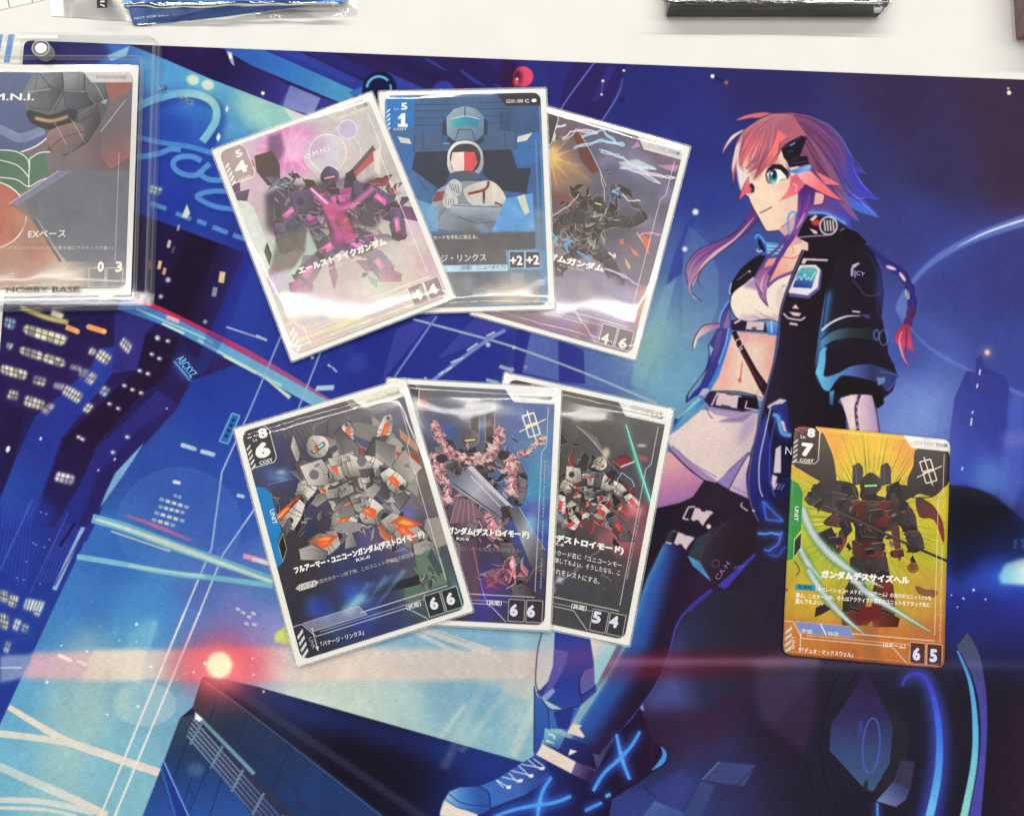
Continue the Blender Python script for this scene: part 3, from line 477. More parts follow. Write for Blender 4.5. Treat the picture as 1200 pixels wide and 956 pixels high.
    F(H((678,265),(752,125),(820,5),(848,100),(870,345),(810,318)), L((860,560),(882,580),(206,186,200),(170,146,196))); F(H((600,205),(700,110),(820,0),(750,130),(680,255),(640,235)), (148,126,188)); S(H((678,265),(752,125),(825,0)), .9, INK); S(H((678,265),(810,320),(868,350)), 1.4, (120,96,160)); S(H((700,235),(860,320)), .7, (130,100,150))
    F(D((365,440),(420,440),(700,475),(715,565),(600,582),(365,545),(330,500)), (58,40,74)); F(D((430,447),(592,470),(565,560),(408,535)), (210,184,192)); F(D((480,448),(550,455),(540,468),(490,462)), (90,60,90)); F(D((450,530),(520,545),(510,560),(455,552)), (90,60,90)); F(D((570,478),(700,492),(705,570),(560,556)), (34,24,36)); S(D((630,505),(615,555),(705,572)), 1.6, (216,192,196), sm=0); S(D((425,445),(400,500),(380,540)), 2, (206,186,200)); S(D((380,440),(560,440),(700,470)), .9, INK)
    # thigh and stockings
    F(H((225,-10),(290,5),(400,115),(512,192),(430,312),(340,352),(170,392),(205,150)), L((785,545),(800,595),(216,160,166),(190,126,168),(150,104,176)))
    S(H((285,0),(400,114),(512,194)), 1.6, (70,40,90)); S(H((430,312),(340,352),(170,392)), 1, (110,74,130))
    st = H((165,395),(340,354),(430,312),(512,192),(600,215),(680,262),(870,350),(905,480),(930,760),(900,900),(640,985),(60,985))
    F(st, L((775,620),(880,640),(38,30,46),(54,38,56),(46,34,52))); F([(745,690),(778,635),(800,640),(850,690),(860,760),(870,640),(888,612),(930,640),(925,760),(800,800),(745,760)], (50,40,62), .9, bl=1)
    # legs
    leg2 = [(834,690),(880,680),(900,730),(880,790),(830,830),(748,831),(769,801),(784,764),(794,730)]
    F(leg2, L((785,780),(870,760),(0,(80,90,156)),(.35,(52,56,92)),(.7,(52,48,72)),(1,(50,44,62))), .9, bl=7)
    leg = [(778,636),(800,632),(850,640),(862,660),(847,690),(834,692),(812,708),(794,730),(784,764),(769,801),(748,831),(727,856),(703,884),(680,880),(663,872),(676,846),(694,818),(714,786),(730,757),(744,720),(757,680)]
    F(leg, L((735,770),(785,790),(0,(52,36,84)),(.5,(46,30,60)),(1,(58,34,66))))
    F([(778,636),(757,680),(744,720),(730,757),(714,786),(694,818),(676,846),(663,872),(690,872),(712,840),(738,800),(758,760),(772,710),(790,640)], (42,96,180), .95, bl=7, clip=leg)
    S([(778,636),(757,680),(744,720),(730,757),(714,786),(694,818),(676,846),(660,876)], 10, (52,150,212), .9, bl=4, clip=leg); S([(733,752),(714,786),(694,818),(676,846),(664,868)], 4, (176,216,210), .9, bl=1.6, clip=leg)
    S([(834,691),(812,708),(794,730),(784,764),(769,801),(748,831),(727,856),(705,880)], 2.4, (84,70,180), .9, taper=(1,.4)); S([(834,691),(806,716)], 5, (64,56,180), .7, bl=1)
    F([(748,832),(753,824),(755,832)], (150,140,200))
    # red light band crossing the legs
    F([(640,762),(720,764),(960,758),(960,790),(720,796),(640,797)], L((640,780),(960,780),(0,(206,120,140)),(.22,(150,64,110)),(.4,(130,30,52)),(.65,(104,30,48)),(1,(60,50,70))), .55, bl=4.5, clip=[(640,750),(735,740),(980,740),(980,810),(680,810),(640,810)])
    F([(655,772),(960,770),(960,779),(655,780)], (206,150,180), .35, bl=2.5); F([(880,772),(1215,776),(1215,782),(880,784)], (140,130,170), .25, bl=3)
    # rear foot
    F(I((190,285),(390,318),(410,480),(425,620),(330,705),(240,722),(130,665),(92,620),(150,560),(182,450)), L((655,745),(665,825),(44,70,160),(96,70,150),(50,66,160),(44,76,166))); F(I((118,295),(192,285),(182,480),(155,565),(105,618),(86,560),(92,400)), L((640,740),(635,800),(150,186,200),(196,190,196),(200,196,196))); F(I((190,380),(270,400),(240,500),(180,600),(120,650),(160,560),(185,480)), (110,96,176), .8); F(I((120,650),(180,600),(195,620),(140,680)), (130,160,210)); F(I((330,560),(350,510),(410,480),(425,590),(340,640)), L((685,785),(690,815),(120,90,160),(80,110,180))); S(I((120,290),(95,400),(84,560),(100,620)), 1, INK)
    F(I((78,590),(92,640),(160,715),(165,830),(120,900),(90,1010),(75,1010)), L((630,810),(635,880),(44,110,190),(40,84,170))); F(I((160,720),(240,725),(340,695),(260,850),(230,830),(170,830)), (46,110,190)); F(I((185,735),(300,715),(270,830),(210,830)), (44,60,150)); S(I((78,590),(75,960)), 1, INK); S(I((155,720),(165,830)), 1, (40,30,90)); S(I((92,620),(160,715),(240,722),(330,700)), 1, INK)
    F(I((388,318),(540,362),(500,440),(430,575),(415,580),(412,450)), L((692,760),(705,775),(228,208,200),(150,206,214)), .9); S(I((330,600),(345,690)),1,INK); S(I((420,590),(340,640),(330,560),(350,510)),.9,INK)
    # shoe
    shoe = J((62,620),(75,575),(105,525),(150,505),(190,503),(245,500),(340,460),(430,400),(515,352),(550,295),(650,330),(790,440),(890,255),(960,190),(1000,130),(1040,230),(1060,290),(1105,305),(1130,345),(1120,395),(1060,435),(960,500),(870,560),(850,660),(700,720),(60,720))
    F(shoe, L((640,900),(760,900),(34,52,120),(36,28,66),(46,28,62)))
    F(J((62,620),(75,575),(105,525),(150,505),(190,503),(245,500),(285,520),(300,570),(295,610),(230,640),(180,720),(60,720)), L((520,930),(560,925),(150,200,222),(66,140,210),(44,96,180))); F(J((245,500),(340,460),(430,400),(515,352),(560,380),(585,450),(460,540),(300,600),(300,560),(285,520)), L((560,920),(640,890),(52,116,204),(60,110,190),(44,62,140)))
    F(J((66,610),(85,570),(150,600),(240,632),(230,660),(60,700)), (226,214,200)); S(J((60,640),(110,650),(180,670)), 2, (60,150,210)); S(J((100,530),(160,575),(240,590),(295,590)), 1, (40,60,130)); S(J((85,555),(150,600),(240,612),(290,610)),1,(60,80,150)); S(J((245,500),(290,530),(298,600)), 1, (36,40,100))
    for a, b in (((330,470),(385,505)),((350,455),(440,475)),((385,435),(425,480)),((395,425),(490,450)),((430,400),(480,450)),((440,395),(545,415)),((475,375),(530,420)),((500,370),(550,405)),((325,470),(360,505)),((440,475),(425,480)),((490,450),(480,450))): S(J(a,b), 1.2, (226,232,240))
    for x, y in ((385,503),(440,473),(490,450),(543,415)): F(J((x-10,y-6),(x+12,y-8),(x+8,y+8),(x-12,y+8)), (236,240,244))
    F(J((545,300),(700,385),(678,440),(512,352)), (226,210,200)); F(J((700,385),(795,430),(775,485),(678,440)), L((670,895),(695,905),(120,110,170),(56,36,84))); F(J((555,225),(652,268),(622,328),(545,298)), L((645,855),(650,875),(120,190,206),(60,120,190))); F(J((652,270),(770,310),(800,425),(702,382),(625,332)), L((660,870),(695,895),(40,64,150),(46,30,76))); F(J((672,325),(708,336),(664,356)), (230,230,234)); S(J((570,255),(595,262),(600,280)), 2, (206,224,206)); S(J((560,285),(600,300)), 3, (206,214,196), taper=(1,.3)); S(J((652,268),(622,328)), 1, INK)
    F(J((690,205),(728,215),(715,228),(742,265),(732,273),(660,248),(672,225)), (232,206,200))
    for q in (J((890,255),(905,330),(925,400),(952,468)), J((1000,242),(960,310),(900,375),(830,440),(780,522)), J((585,455),(550,510),(530,570),(518,660)), J((310,645),(400,612),(500,590),(600,575),(678,545))): S(q, 4.4, (60,160,238), taper=(.8,.9), glow=(4,(24,80,220),.8))
    F(smooth(J((1098,310),(1125,345),(1112,392),(1055,425),(1085,385),(1105,350)), True), (54,150,232)); S(J((742,615),(780,595),(822,575)), 4, (50,150,236), glow=(3,(24,80,220),.8)); S(J((838,548),(862,536)), 4.4, (80,170,230), glow=(3,(24,80,220),.7))
    S(J((1040,230),(1060,300),(1050,420)), 1, (70,40,80), .8); S(J((850,560),(900,520),(960,500),(1060,430)), 1, (30,22,50), .8)
    # jacket, near side
    jb = [(947,279),(962,270),(985,264),(1004,272),(1016,284),(1000,300),(978,310),(968,340),(960,385),(955,425),(957,442),(972,458),(990,480),(993,515),(960,520),(940,560),(926,640),(908,645),(890,612),(879,592),(876,560),(881,535),(889,500),(898,460),(906,430),(912,400),(915,365),(926,330),(938,300)]
    F(jb, L((900,420),(985,420),(48,38,62),(40,30,42),(34,26,38)))
    F([(889,500),(905,472),(922,470),(928,520),(928,580),(905,588),(894,612),(879,592),(876,560)], L((885,520),(925,540),(56,60,156),(40,44,130),(34,34,92)), .95); F([(897,478),(912,482),(918,505),(928,512),(928,560),(908,560)], (32,28,60), .85)
    S([(947,279),(938,300),(926,330),(915,365),(912,400),(906,430),(898,460),(889,500),(881,535),(876,560),(880,590),(890,612)], 3, (48,38,90)); zp = smooth([(948,281),(939,300),(926,331),(915,366),(912,400),(906,430),(898,460),(889,500),(881,535),(877,565),(880,590),(889,611)], n=12)
    for i in range(0, len(zp) - 1): S([zp[i], zp[i]*.45+zp[i+1]*.55], 1.3, (190,178,200), .85)
    S([(903,478),(897,505),(890,540),(890,570),(894,582)], 1.5, (196,196,220)); S([(910,487),(903,520),(902,560),(908,582)], 1.4, (74,90,190)); F(D((770,545),(790,530),(860,490),(908,500),(880,525),(815,535),(782,560)), (206,190,194))
    S(D((810,602),(845,615),(860,680),(880,735),(940,748)), 4.4, (76,160,216), glow=(2.5,(40,90,190),.5)); F(D((865,640),(890,650),(910,730),(885,715)), (206,186,196)); F(D((830,840),(868,815),(868,1010),(815,1010)), (206,194,200)); F([(905,556),(911,558),(907,575),(904,566)],(206,194,200))
    for i in range(3): S([(911+i*4,566+i*.6),(907+i*4,573+i*.6)], 2, (206,190,196) if i == 0 else (120,110,150), .9)
    S(H((920,340),(1062,482),(945,470),(920,340)), 1.8, (50,120,224), sm=0, glow=(3,(30,70,200),.6)); S(H((885,565),(940,572),(970,562),(1050,575)), 2, (70,170,240), sm=0, glow=(3,(30,80,220),.7)); S(H((1055,550),(1030,640),(960,690),(930,680)), 2.4, (50,120,226), sm=0, glow=(3,(30,70,220),.6)); S(H((1078,655),(1020,730),(960,715)), 2, (56,80,210), sm=0, glow=(3,(30,50,200),.5))
    # sleeve
    sl = [(978,308),(995,290),(1012,284),(1024,296),(1033,318),(1036,345),(1033,370),(1039,400),(1041,415),(1048,428),(1052,442),(1046,458),(1034,468),(1035,474),(1028,479),(1024,470),(985,462),(972,458),(956,442),(955,425),(960,385),(968,340)]
    F(sl, L((960,400),(1045,400),(44,40,62),(40,30,44),(42,32,56))); F([(965,345),(975,340),(968,385),(966,430),(955,432),(957,400)], (62,130,196), .9, bl=3, clip=sl); F([(1030,300),(1040,340),(1036,380),(1026,340)], (60,66,160), .6, bl=3, clip=sl); S(C((60,290)) + C((250,300),(330,290)),1,(60,50,70)) if 0 else None
    S(C((340,420),(300,560),(262,840)), 1, (30,22,34)); F(C((250,905),(330,850),(430,822),(620,830),(690,880),(680,940),(480,905),(340,925),(250,980)), L((965,395),(1035,395),(76,140,176),(56,58,62),(44,38,48)), .9); S(C((255,850),(330,792),(430,752),(530,748)), 2.4, (222,216,226), taper=(1,.3)); S(C((470,715),(525,722)), 2, (206,190,200)); F(C((530,735),(590,740),(600,770),(560,760)), (66,70,150)); S(C((245,915),(330,855),(430,828),(560,830)), 1, (28,22,34)); S(C((250,985),(340,925),(480,905),(690,945)), 1, (28,22,34)); S(C((570,300),(640,420),(660,560),(640,700),(690,790)),1.4,(60,60,130),.6)
    ring(C((690,900))[0], 5, 9, 1, (110,120,190)); ring(C((640,880))[0], 3, 6, 1.6, (90,110,190))
    F(smooth(G((452,322),(470,250),(490,150),(530,135),(520,250),(515,335),(610,312),(700,265),(820,248),(900,268),(1022,318),(1024,350),(960,440),(905,385),(800,352),(650,328),(590,372),(545,440),(500,420)), True, 4), L((957,440),(1050,440),(0,(96,196,220)),(.2,(76,150,206)),(.45,(80,110,180)),(.7,(56,60,110)),(.85,(60,74,130)),(1,(52,56,130)))); F(G((525,150),(640,140),(900,180),(1000,290),(900,262),(820,245),(700,260),(610,308),(520,332)), (40,30,48)); F(G((880,345),(940,340),(935,380),(890,400)), (110,130,190))
    S(G((900,300),(1000,320),(1022,350),(960,435)), 1.4, (96,116,190), .7); S(G((455,320),(500,420),(545,442)), 1, (36,40,90))
    arm = G((622,492),(700,462),(850,462),(880,590),(905,760),(690,740),(660,600))
    F(arm, L((985,480),(1028,480),(206,196,212),(226,204,200),(206,176,196),(170,140,186))); S(G((765,452),(742,520),(735,580),(752,740)), 3.4, (92,48,108)); 
    for y in (500,545,590,640,690): E(G((742 + (y-560)*.02, y))[0], 1, 2, (196,160,190))
    S(G((850,462),(880,590),(905,760)), 1, INK); S(G((620,492),(660,600),(692,740)), .9, INK)
    F(G((545,440),(560,420),(640,335),(700,345),(862,375),(925,460),(932,525),(880,555),(855,470),(780,455),(700,462),(628,482),(600,520),(570,545),(548,540)), (34,27,36)); F(G((550,440),(585,430),(575,540),(550,530)), L((972,460),(978,475),(70,150,190),(40,80,140)))
    # jacket trim: patches, chevrons, readout
    F(B((890,382),(903,345),(1077,352),(1074,366),(930,360),(912,386)), (214,198,204)); F(B((880,396),(1000,394),(1037,432),(1022,562),(942,628),(805,612),(798,570)), (96,90,150)); F(B((880,392),(990,390),(1024,425),(1005,550),(935,605),(800,585)), (226,216,220)); F(B((892,408),(985,408),(1004,432),(962,555),(830,548),(868,440)), L((945,313),(938,338),(82,180,186),(70,170,184),(52,100,176),(40,62,150))); S(B((850,500),(880,470),(890,500),(915,455),(925,495),(945,480),(955,500),(990,440)), 1, (210,236,230), sm=0)
    LV = (212,190,196)
    F(B((850,665),(876,700),(824,695)), LV); F(B((803,718),(892,728),(875,752),(832,746)), LV); S(B((765,730),(798,765),(888,778),(920,756)), 2, LV, sm=0); F(B((812,793),(860,800),(870,818),(803,808)), LV)
    S(C((468,470),(470,410),(500,395)), 3, (176,166,206), sm=0); S(C((470,400),(520,380)), 2.4, (200,190,220)); S(C((470,490),(520,550),(560,600),(630,605),(665,580)), 1.6, (84,70,130), .8); S(C((490,430),(490,480)),2,(150,140,190))
    # face and neck
    F(A((350,870),(495,800),(575,740),(600,956),(530,975),(470,900),(430,860)), (214,160,164)); F(A((640,930),(590,960),(580,1000),(640,1010)),(226,190,180))
    face = A((150,420),(160,520),(167,590),(220,626),(250,700),(298,785),(350,872),(430,866),(495,805),(575,735),(640,640),(660,470),(480,370),(400,200),(280,200),(200,300))
    F(face, L((870,220),(945,235),(236,214,188),(234,206,182),(226,186,172))); E(A((470,560))[0], 9, 5, (236,160,150), .4, bl=4); F(A((300,300),(480,370),(470,430),(340,420),(250,500)), (232,170,156), .5, bl=3, clip=face)
    S(A((218,625),(250,700),(298,785),(350,872),(430,866)), .9, (84,50,60)); S(A((300,746),(340,728),(387,702)), 1, (96,46,56)); S(A((450,845),(495,815)), .8, (150,90,90)); F(A((690,600),(757,615),(742,680),(680,690)), (226,176,176)); S(A((757,612),(742,680),(690,690)), .8, INK)
    F(A((228,545),(245,535),(265,560),(262,600),(225,610)), (96,40,50)); E(A((247,572))[0], 1.8, 4, (50,22,34)); E(A((243,575))[0],.8,2.4,(150,110,110))
    F(A((348,470),(380,430),(440,430),(482,465),(488,505),(440,520),(405,545),(370,530)), (230,230,226)); E(A((394,490))[0], 5, 8.6, L((905,200),(905,217),(34,70,96),(44,120,140),(110,206,206))); E(A((402,478))[0], 2.2, 5, (24,44,70)); E(A((384,470))[0], 1.3, 2, (236,246,250)); F(A((380,520),(410,520),(405,545),(385,545)), (130,206,210), .8)
    F(A((338,482),(356,436),(392,404),(442,404),(484,434),(510,466),(496,515),(482,482),(444,442),(402,436),(370,450)), (48,22,38)); S(A((345,480),(352,520),(368,540)), 1.1, (90,44,60)); S(A((500,470),(512,480)), 1.2, (48,22,38)); S(A((345,470),(365,520),(385,542)), .8, (110,60,70)); S(A((440,520),(480,505)), .7, (130,80,80)); S(A((350,375),(390,358),(420,365)), .9, (190,110,90)); S(A((430,405),(465,415)),.8,(60,30,40))
    # collar
    F(B((562,205),(592,178),(640,240),(655,300),(625,318),(580,262)), (44,100,190)); F(B((585,210),(605,215),(640,290),(620,305),(590,255)), (30,30,60)); S(B((565,205),(592,180),(638,238)), 1.8, (84,170,232)); F(B((640,232),(790,245),(765,300),(690,332),(652,318)), L((897,284),(920,300),(84,176,216),(50,110,190))); 
    for y in (258,282,305): S(B((650,y),(770,y+8)), 1, (196,226,236))
    S(B((620,290),(590,300),(580,280)), 1.6, (206,206,220))
    col = A((560,915),(590,840),(640,765),(760,745),(880,810),(905,835),(900,960),(960,1060),(640,1040),(650,960))
    F(col, (40,28,42)); S(A((508,895),(498,800),(513,748),(548,742),(552,780),(545,850),(520,900)), 2.2, (84,160,230)); S(A((640,742),(760,748),(850,790),(905,822)), 3, (86,160,232), glow=(3,(40,90,210),.5)); E(A((695,812))[0], 5.6, 3.8, (206,56,40), bl=.6); F(A((648,792),(690,758),(708,768),(672,802)), (220,196,196)); F(A((645,850),(700,872),(708,893),(682,892)), (220,196,196))
    ring(A((782,835))[0], 10, 10.4, 2, (206,196,212)); E(A((782,835))[0], 8.6, 9, (64,50,66)); 
    for i in range(4): x = 752 + i*20; S(A((x,795),(x+8,872)), 1.7, (216,204,212))
    S(A((560,918),(660,908),(770,902)), 1.6, (170,140,170)); S(A((860,870),(895,850)),2,(120,100,130))
    # bangs and side hair
    F(smooth(A((135,98),(200,62),(320,40),(390,52),(300,78),(235,80)), True), L((865,140),(905,134),(216,120,130),(206,96,120))); S(A((50,150),(90,120),(135,98)), .8, (60,44,110)); F(smooth(A((38,332),(60,270),(100,210),(150,178),(198,160),(130,215),(80,270)), True), L((848,178),(872,153),(226,170,170),(236,220,210))); 
    F(A((180,170),(300,88),(400,50),(530,55),(625,200),(545,235),(470,262),(440,330),(390,400),(330,440),(255,515),(290,430),(215,470),(170,590),(150,520),(135,420),(112,560),(100,420),(130,270)), L((870,145),(905,200),(0,(200,130,140)),(.35,(176,100,124)),(1,(190,100,120))))
    F(A((135,275),(185,195),(165,330),(172,420),(215,440),(280,380),(222,470),(205,520),(168,595),(150,520),(138,420)), L((868,160),(868,220),(206,150,150),(226,208,200),(226,216,208)), bl=.8); F(A((125,290),(160,250),(130,400),(105,480),(100,410)), (226,196,186)); F(A((160,420),(172,330),(200,240),(300,115),(260,230),(215,340),(175,415)), (222,104,120)); F(A((175,415),(240,290),(310,200),(345,160),(320,260),(260,360),(200,430)), L((880,160),(875,195),(222,110,120),(240,150,126),(244,190,160)))
    F(A((262,510),(300,420),(345,350),(395,260),(425,160),(500,215),(445,255),(435,320),(400,395),(340,430)), L((908,152),(890,205),(236,110,116),(244,124,116),(232,120,124))); F(A((270,490),(320,370),(380,270),(360,370),(310,450)), (196,92,118), .7); F(A((225,488),(195,540),(145,665),(205,608),(245,612),(232,560)), L((870,205),(866,235),(226,120,132),(222,90,116)))
    for q in (A((290,105),(200,220),(160,330),(150,420)), A((345,165),(330,280),(260,400),(210,480)), A((375,115),(372,240),(310,380),(255,505)), A((442,225),(425,330),(350,425)), A((310,280),(290,380),(235,460)), A((400,300),(330,420),(290,520)), A((340,330),(300,430),(280,520)), A((420,70),(330,120),(250,210)), A((360,180),(350,300)), A((230,160),(180,250))): S(q, .9, (124,56,86), .9, taper=(.3,.2))
    for i in range(22):
        t = rh.random(); q = [(300+120*t+rh.gauss(0,12), 100+20*t), (230+170*t, 240), (180+190*t+rh.gauss(0,10), 360), (190+150*t, 470+rh.gauss(0,20)-80*t)]
        S(A(*q), rh.uniform(.6,1.6), rh.choice([(206,110,120),(150,72,96),(244,170,150),(236,140,130),(170,90,120)]), .55, taper=(.1,.1))
    S(A((300,270),(270,340),(240,400)), 1, (120,84,170), .8); S(A((360,200),(345,320),(280,440)), 1.4, (130,70,130), .7, taper=(.2,.2)); S(A((130,270),(105,400),(105,480),(112,565)), .8, INK); S(A((167,590),(150,662)),.8,INK)
    for q in (A((128,275),(150,225),(190,165),(300,88),(400,50),(530,52)), A((190,190),(164,330),(162,420),(190,450)), A((425,160),(395,260),(345,350),(300,420),(258,515)), A((502,215),(447,255),(437,320),(400,395),(335,432)), A((258,515),(300,470),(335,432)), A((225,488),(195,540),(145,665),(205,608)), A((38,332),(80,270),(130,215),(198,160)), A((135,98),(200,62),(320,40),(390,52))): S(q, .8, (96,44,70), .85, taper=(.5,.4))
    F(A((215,440),(300,400),(420,340),(440,400),(330,440),(250,520)), (150,70,96), .28, bl=2.5)
    for q in (A((440,662),(505,580),(520,492)), A((556,470),(620,545),(770,625)), A((690,452),(790,502),(865,548)), A((562,612),(618,545))): S(q, .7, (110,44,72), .8)
    F(A((478,380),(515,440),(520,490),(490,515),(500,460)), (150,110,170), .6)
    F(A((452,292),(500,252),(592,203),(628,222),(580,350),(632,348),(645,402),(510,428),(490,385),(466,352)), (36,28,46)); S(A((460,290),(520,262),(590,210)), .8, (90,80,120)); S(A((512,275),(550,254)), 1.6, (80,170,240)); S(A((500,320),(540,310)), 1, (96,80,110)); S(A((530,400),(630,385)), 1, (110,60,130)); S(A((490,385),(575,360)),.8,(80,70,100))
    F(A((488,430),(520,448),(640,408),(662,412),(655,440),(560,472),(505,455)), L((925,200),(950,195),(56,120,220),(120,190,240))); F(A((556,470),(650,445),(705,500),(800,590),(885,668),(770,625),(620,545)), L((935,200),(985,235),(232,180,190),(240,116,122),(236,100,116))); F(A((520,492),(556,474),(618,545),(562,612),(438,662),(505,580)), L((930,205),(915,235),(220,96,124),(240,120,130))); F(A((690,452),(790,502),(865,548),(760,545)), (226,116,136)); S(A((530,540),(560,560),(550,600)), 1, (246,210,210)); S(A((620,545),(770,625),(885,668)),.7,INK)
    F(A((570,600),(620,545),(690,590),(672,680),(640,742),(600,830),(560,900),(500,985),(440,1040),(470,970),(540,850),(565,720)), L((940,220),(925,290),(86,44,126),(120,66,158),(140,84,160),(92,52,150))); S(A((620,740),(590,800),(560,850)), 3, (216,160,200), .8, taper=(.2,.3)); S(A((610,600),(600,700),(575,780)), 1, (70,36,110)); S(A((650,620),(630,720)), 1, (140,90,180))
    S(A((530,920),(440,1060),(380,1180),(350,1260)), 3.4, (96,56,130), taper=(.8,.2)); S(B((800,180),(720,280),(650,340),(560,480)), 3, (110,62,140), taper=(1,.3)); S(B((830,200),(760,290),(700,400),(660,460)), 4, (104,60,146), taper=(.8,.6))
    # thigh pouch
    F(H((290,540),(330,480),(410,380),(560,400),(655,430),(860,430),(880,520),(650,480),(520,560),(440,600)), (46,36,52)); F(H((560,565),(650,482),(760,430),(870,530),(865,700),(650,940),(600,930),(480,770),(400,725),(470,580),(520,560)), L((830,620),(885,640),(58,52,64),(52,38,54),(48,34,50))); F(H((392,722),(470,580),(560,565),(500,690),(480,770)), (58,66,78)); F(H((392,722),(480,765),(560,905),(430,795)), L((808,652),(832,680),(76,160,200),(60,130,180),(84,176,216))); F(H((600,935),(630,905),(720,830),(865,700),(868,722),(660,956)), (72,62,178)); F(H((470,590),(640,490),(560,565)),(70,66,80),.6); S(H((480,770),(500,690),(560,600),(650,500)), 1, (90,60,80)); ring(H((590,778))[0], 4.4, 4.4, 1, (110,80,130))
    for i in range(3): S(H((715+i*25,815-i*5),(735+i*25,798-i*5)), 1.6, (120,100,170), .9)
    LB = (208,186,194)
    for o in ((0,0),(-118,168)):
        q = lambda *a: H(*[(x+o[0], y+o[1]) for x, y in a])
        F(q((445,385),(480,392),(490,410),(515,415),(525,402),(565,425),(520,480),(500,515),(480,492),(470,475),(450,472),(440,482),(415,468)), LB); S(q((445,380),(400,382),(360,462),(400,470)), 2, LB, sm=0); S(q((540,410),(570,425)), 2.4, LB)
    E(H((541,518))[0], 2.8, None, (226,206,206)); S(H((775,350),(765,375),(815,410)), 1.6, (206,186,200), sm=0); E(H((855,408))[0], 1.6, None, (206,186,200))
    F(H((290,545),(330,480),(500,520),(540,560),(450,600)), (40,32,50), .9); F(H((235,625),(255,560),(300,540),(280,620)), (60,60,74))
# ------------------------------------------------------------------ materials
def nodes(m):
    m.use_nodes = True; nt = m.node_tree; return nt, nt.nodes["Principled BSDF"]
def plain(name, col, rough=.5, metal=0.0, spec=.5, noise=None, bump=None):
    m = bpy.data.materials.new(name); nt, b = nodes(m)
    lin = [((c/255)/12.92 if c/255 <= .04045 else ((c/255+.055)/1.055)**2.4) for c in col]
    b.inputs["Base Color"].default_value = (*lin, 1); b.inputs["Roughness"].default_value = rough
    b.inputs["Metallic"].default_value = metal; b.inputs["Specular IOR Level"].default_value = spec
    tc = nt.nodes.new("ShaderNodeTexCoord")
    if noise:
        n = nt.nodes.new("ShaderNodeTexNoise"); n.inputs["Scale"].default_value = noise[0]; n.inputs["Detail"].default_value = 6
        mx = nt.nodes.new("ShaderNodeMix"); mx.data_type = 'RGBA'; mx.blend_type = 'MULTIPLY'; mx.inputs[0].default_value = noise[1]
        mx.inputs[6].default_value = (*lin, 1); cr = nt.nodes.new("ShaderNodeValToRGB"); cr.color_ramp.elements[0].position = .3; cr.color_ramp.elements[1].position = .7
        nt.links.new(tc.outputs["Object"], n.inputs["Vector"]); nt.links.new(n.outputs["Fac"], cr.inputs[0]); nt.links.new(cr.outputs[0], mx.inputs[7]); nt.links.new(mx.outputs[2], b.inputs["Base Color"])
    if bump:
        n = nt.nodes.new("ShaderNodeTexNoise"); n.inputs["Scale"].default_value = bump[0]; n.inputs["Detail"].default_value = 3
        bp = nt.nodes.new("ShaderNodeBump"); bp.inputs["Strength"].default_value = bump[1]; bp.inputs["Distance"].default_value = bump[2]
        nt.links.new(tc.outputs["Object"], n.inputs["Vector"]); nt.links.new(n.outputs["Fac"], bp.inputs["Height"]); nt.links.new(bp.outputs[0], b.inputs["Normal"])
    return m
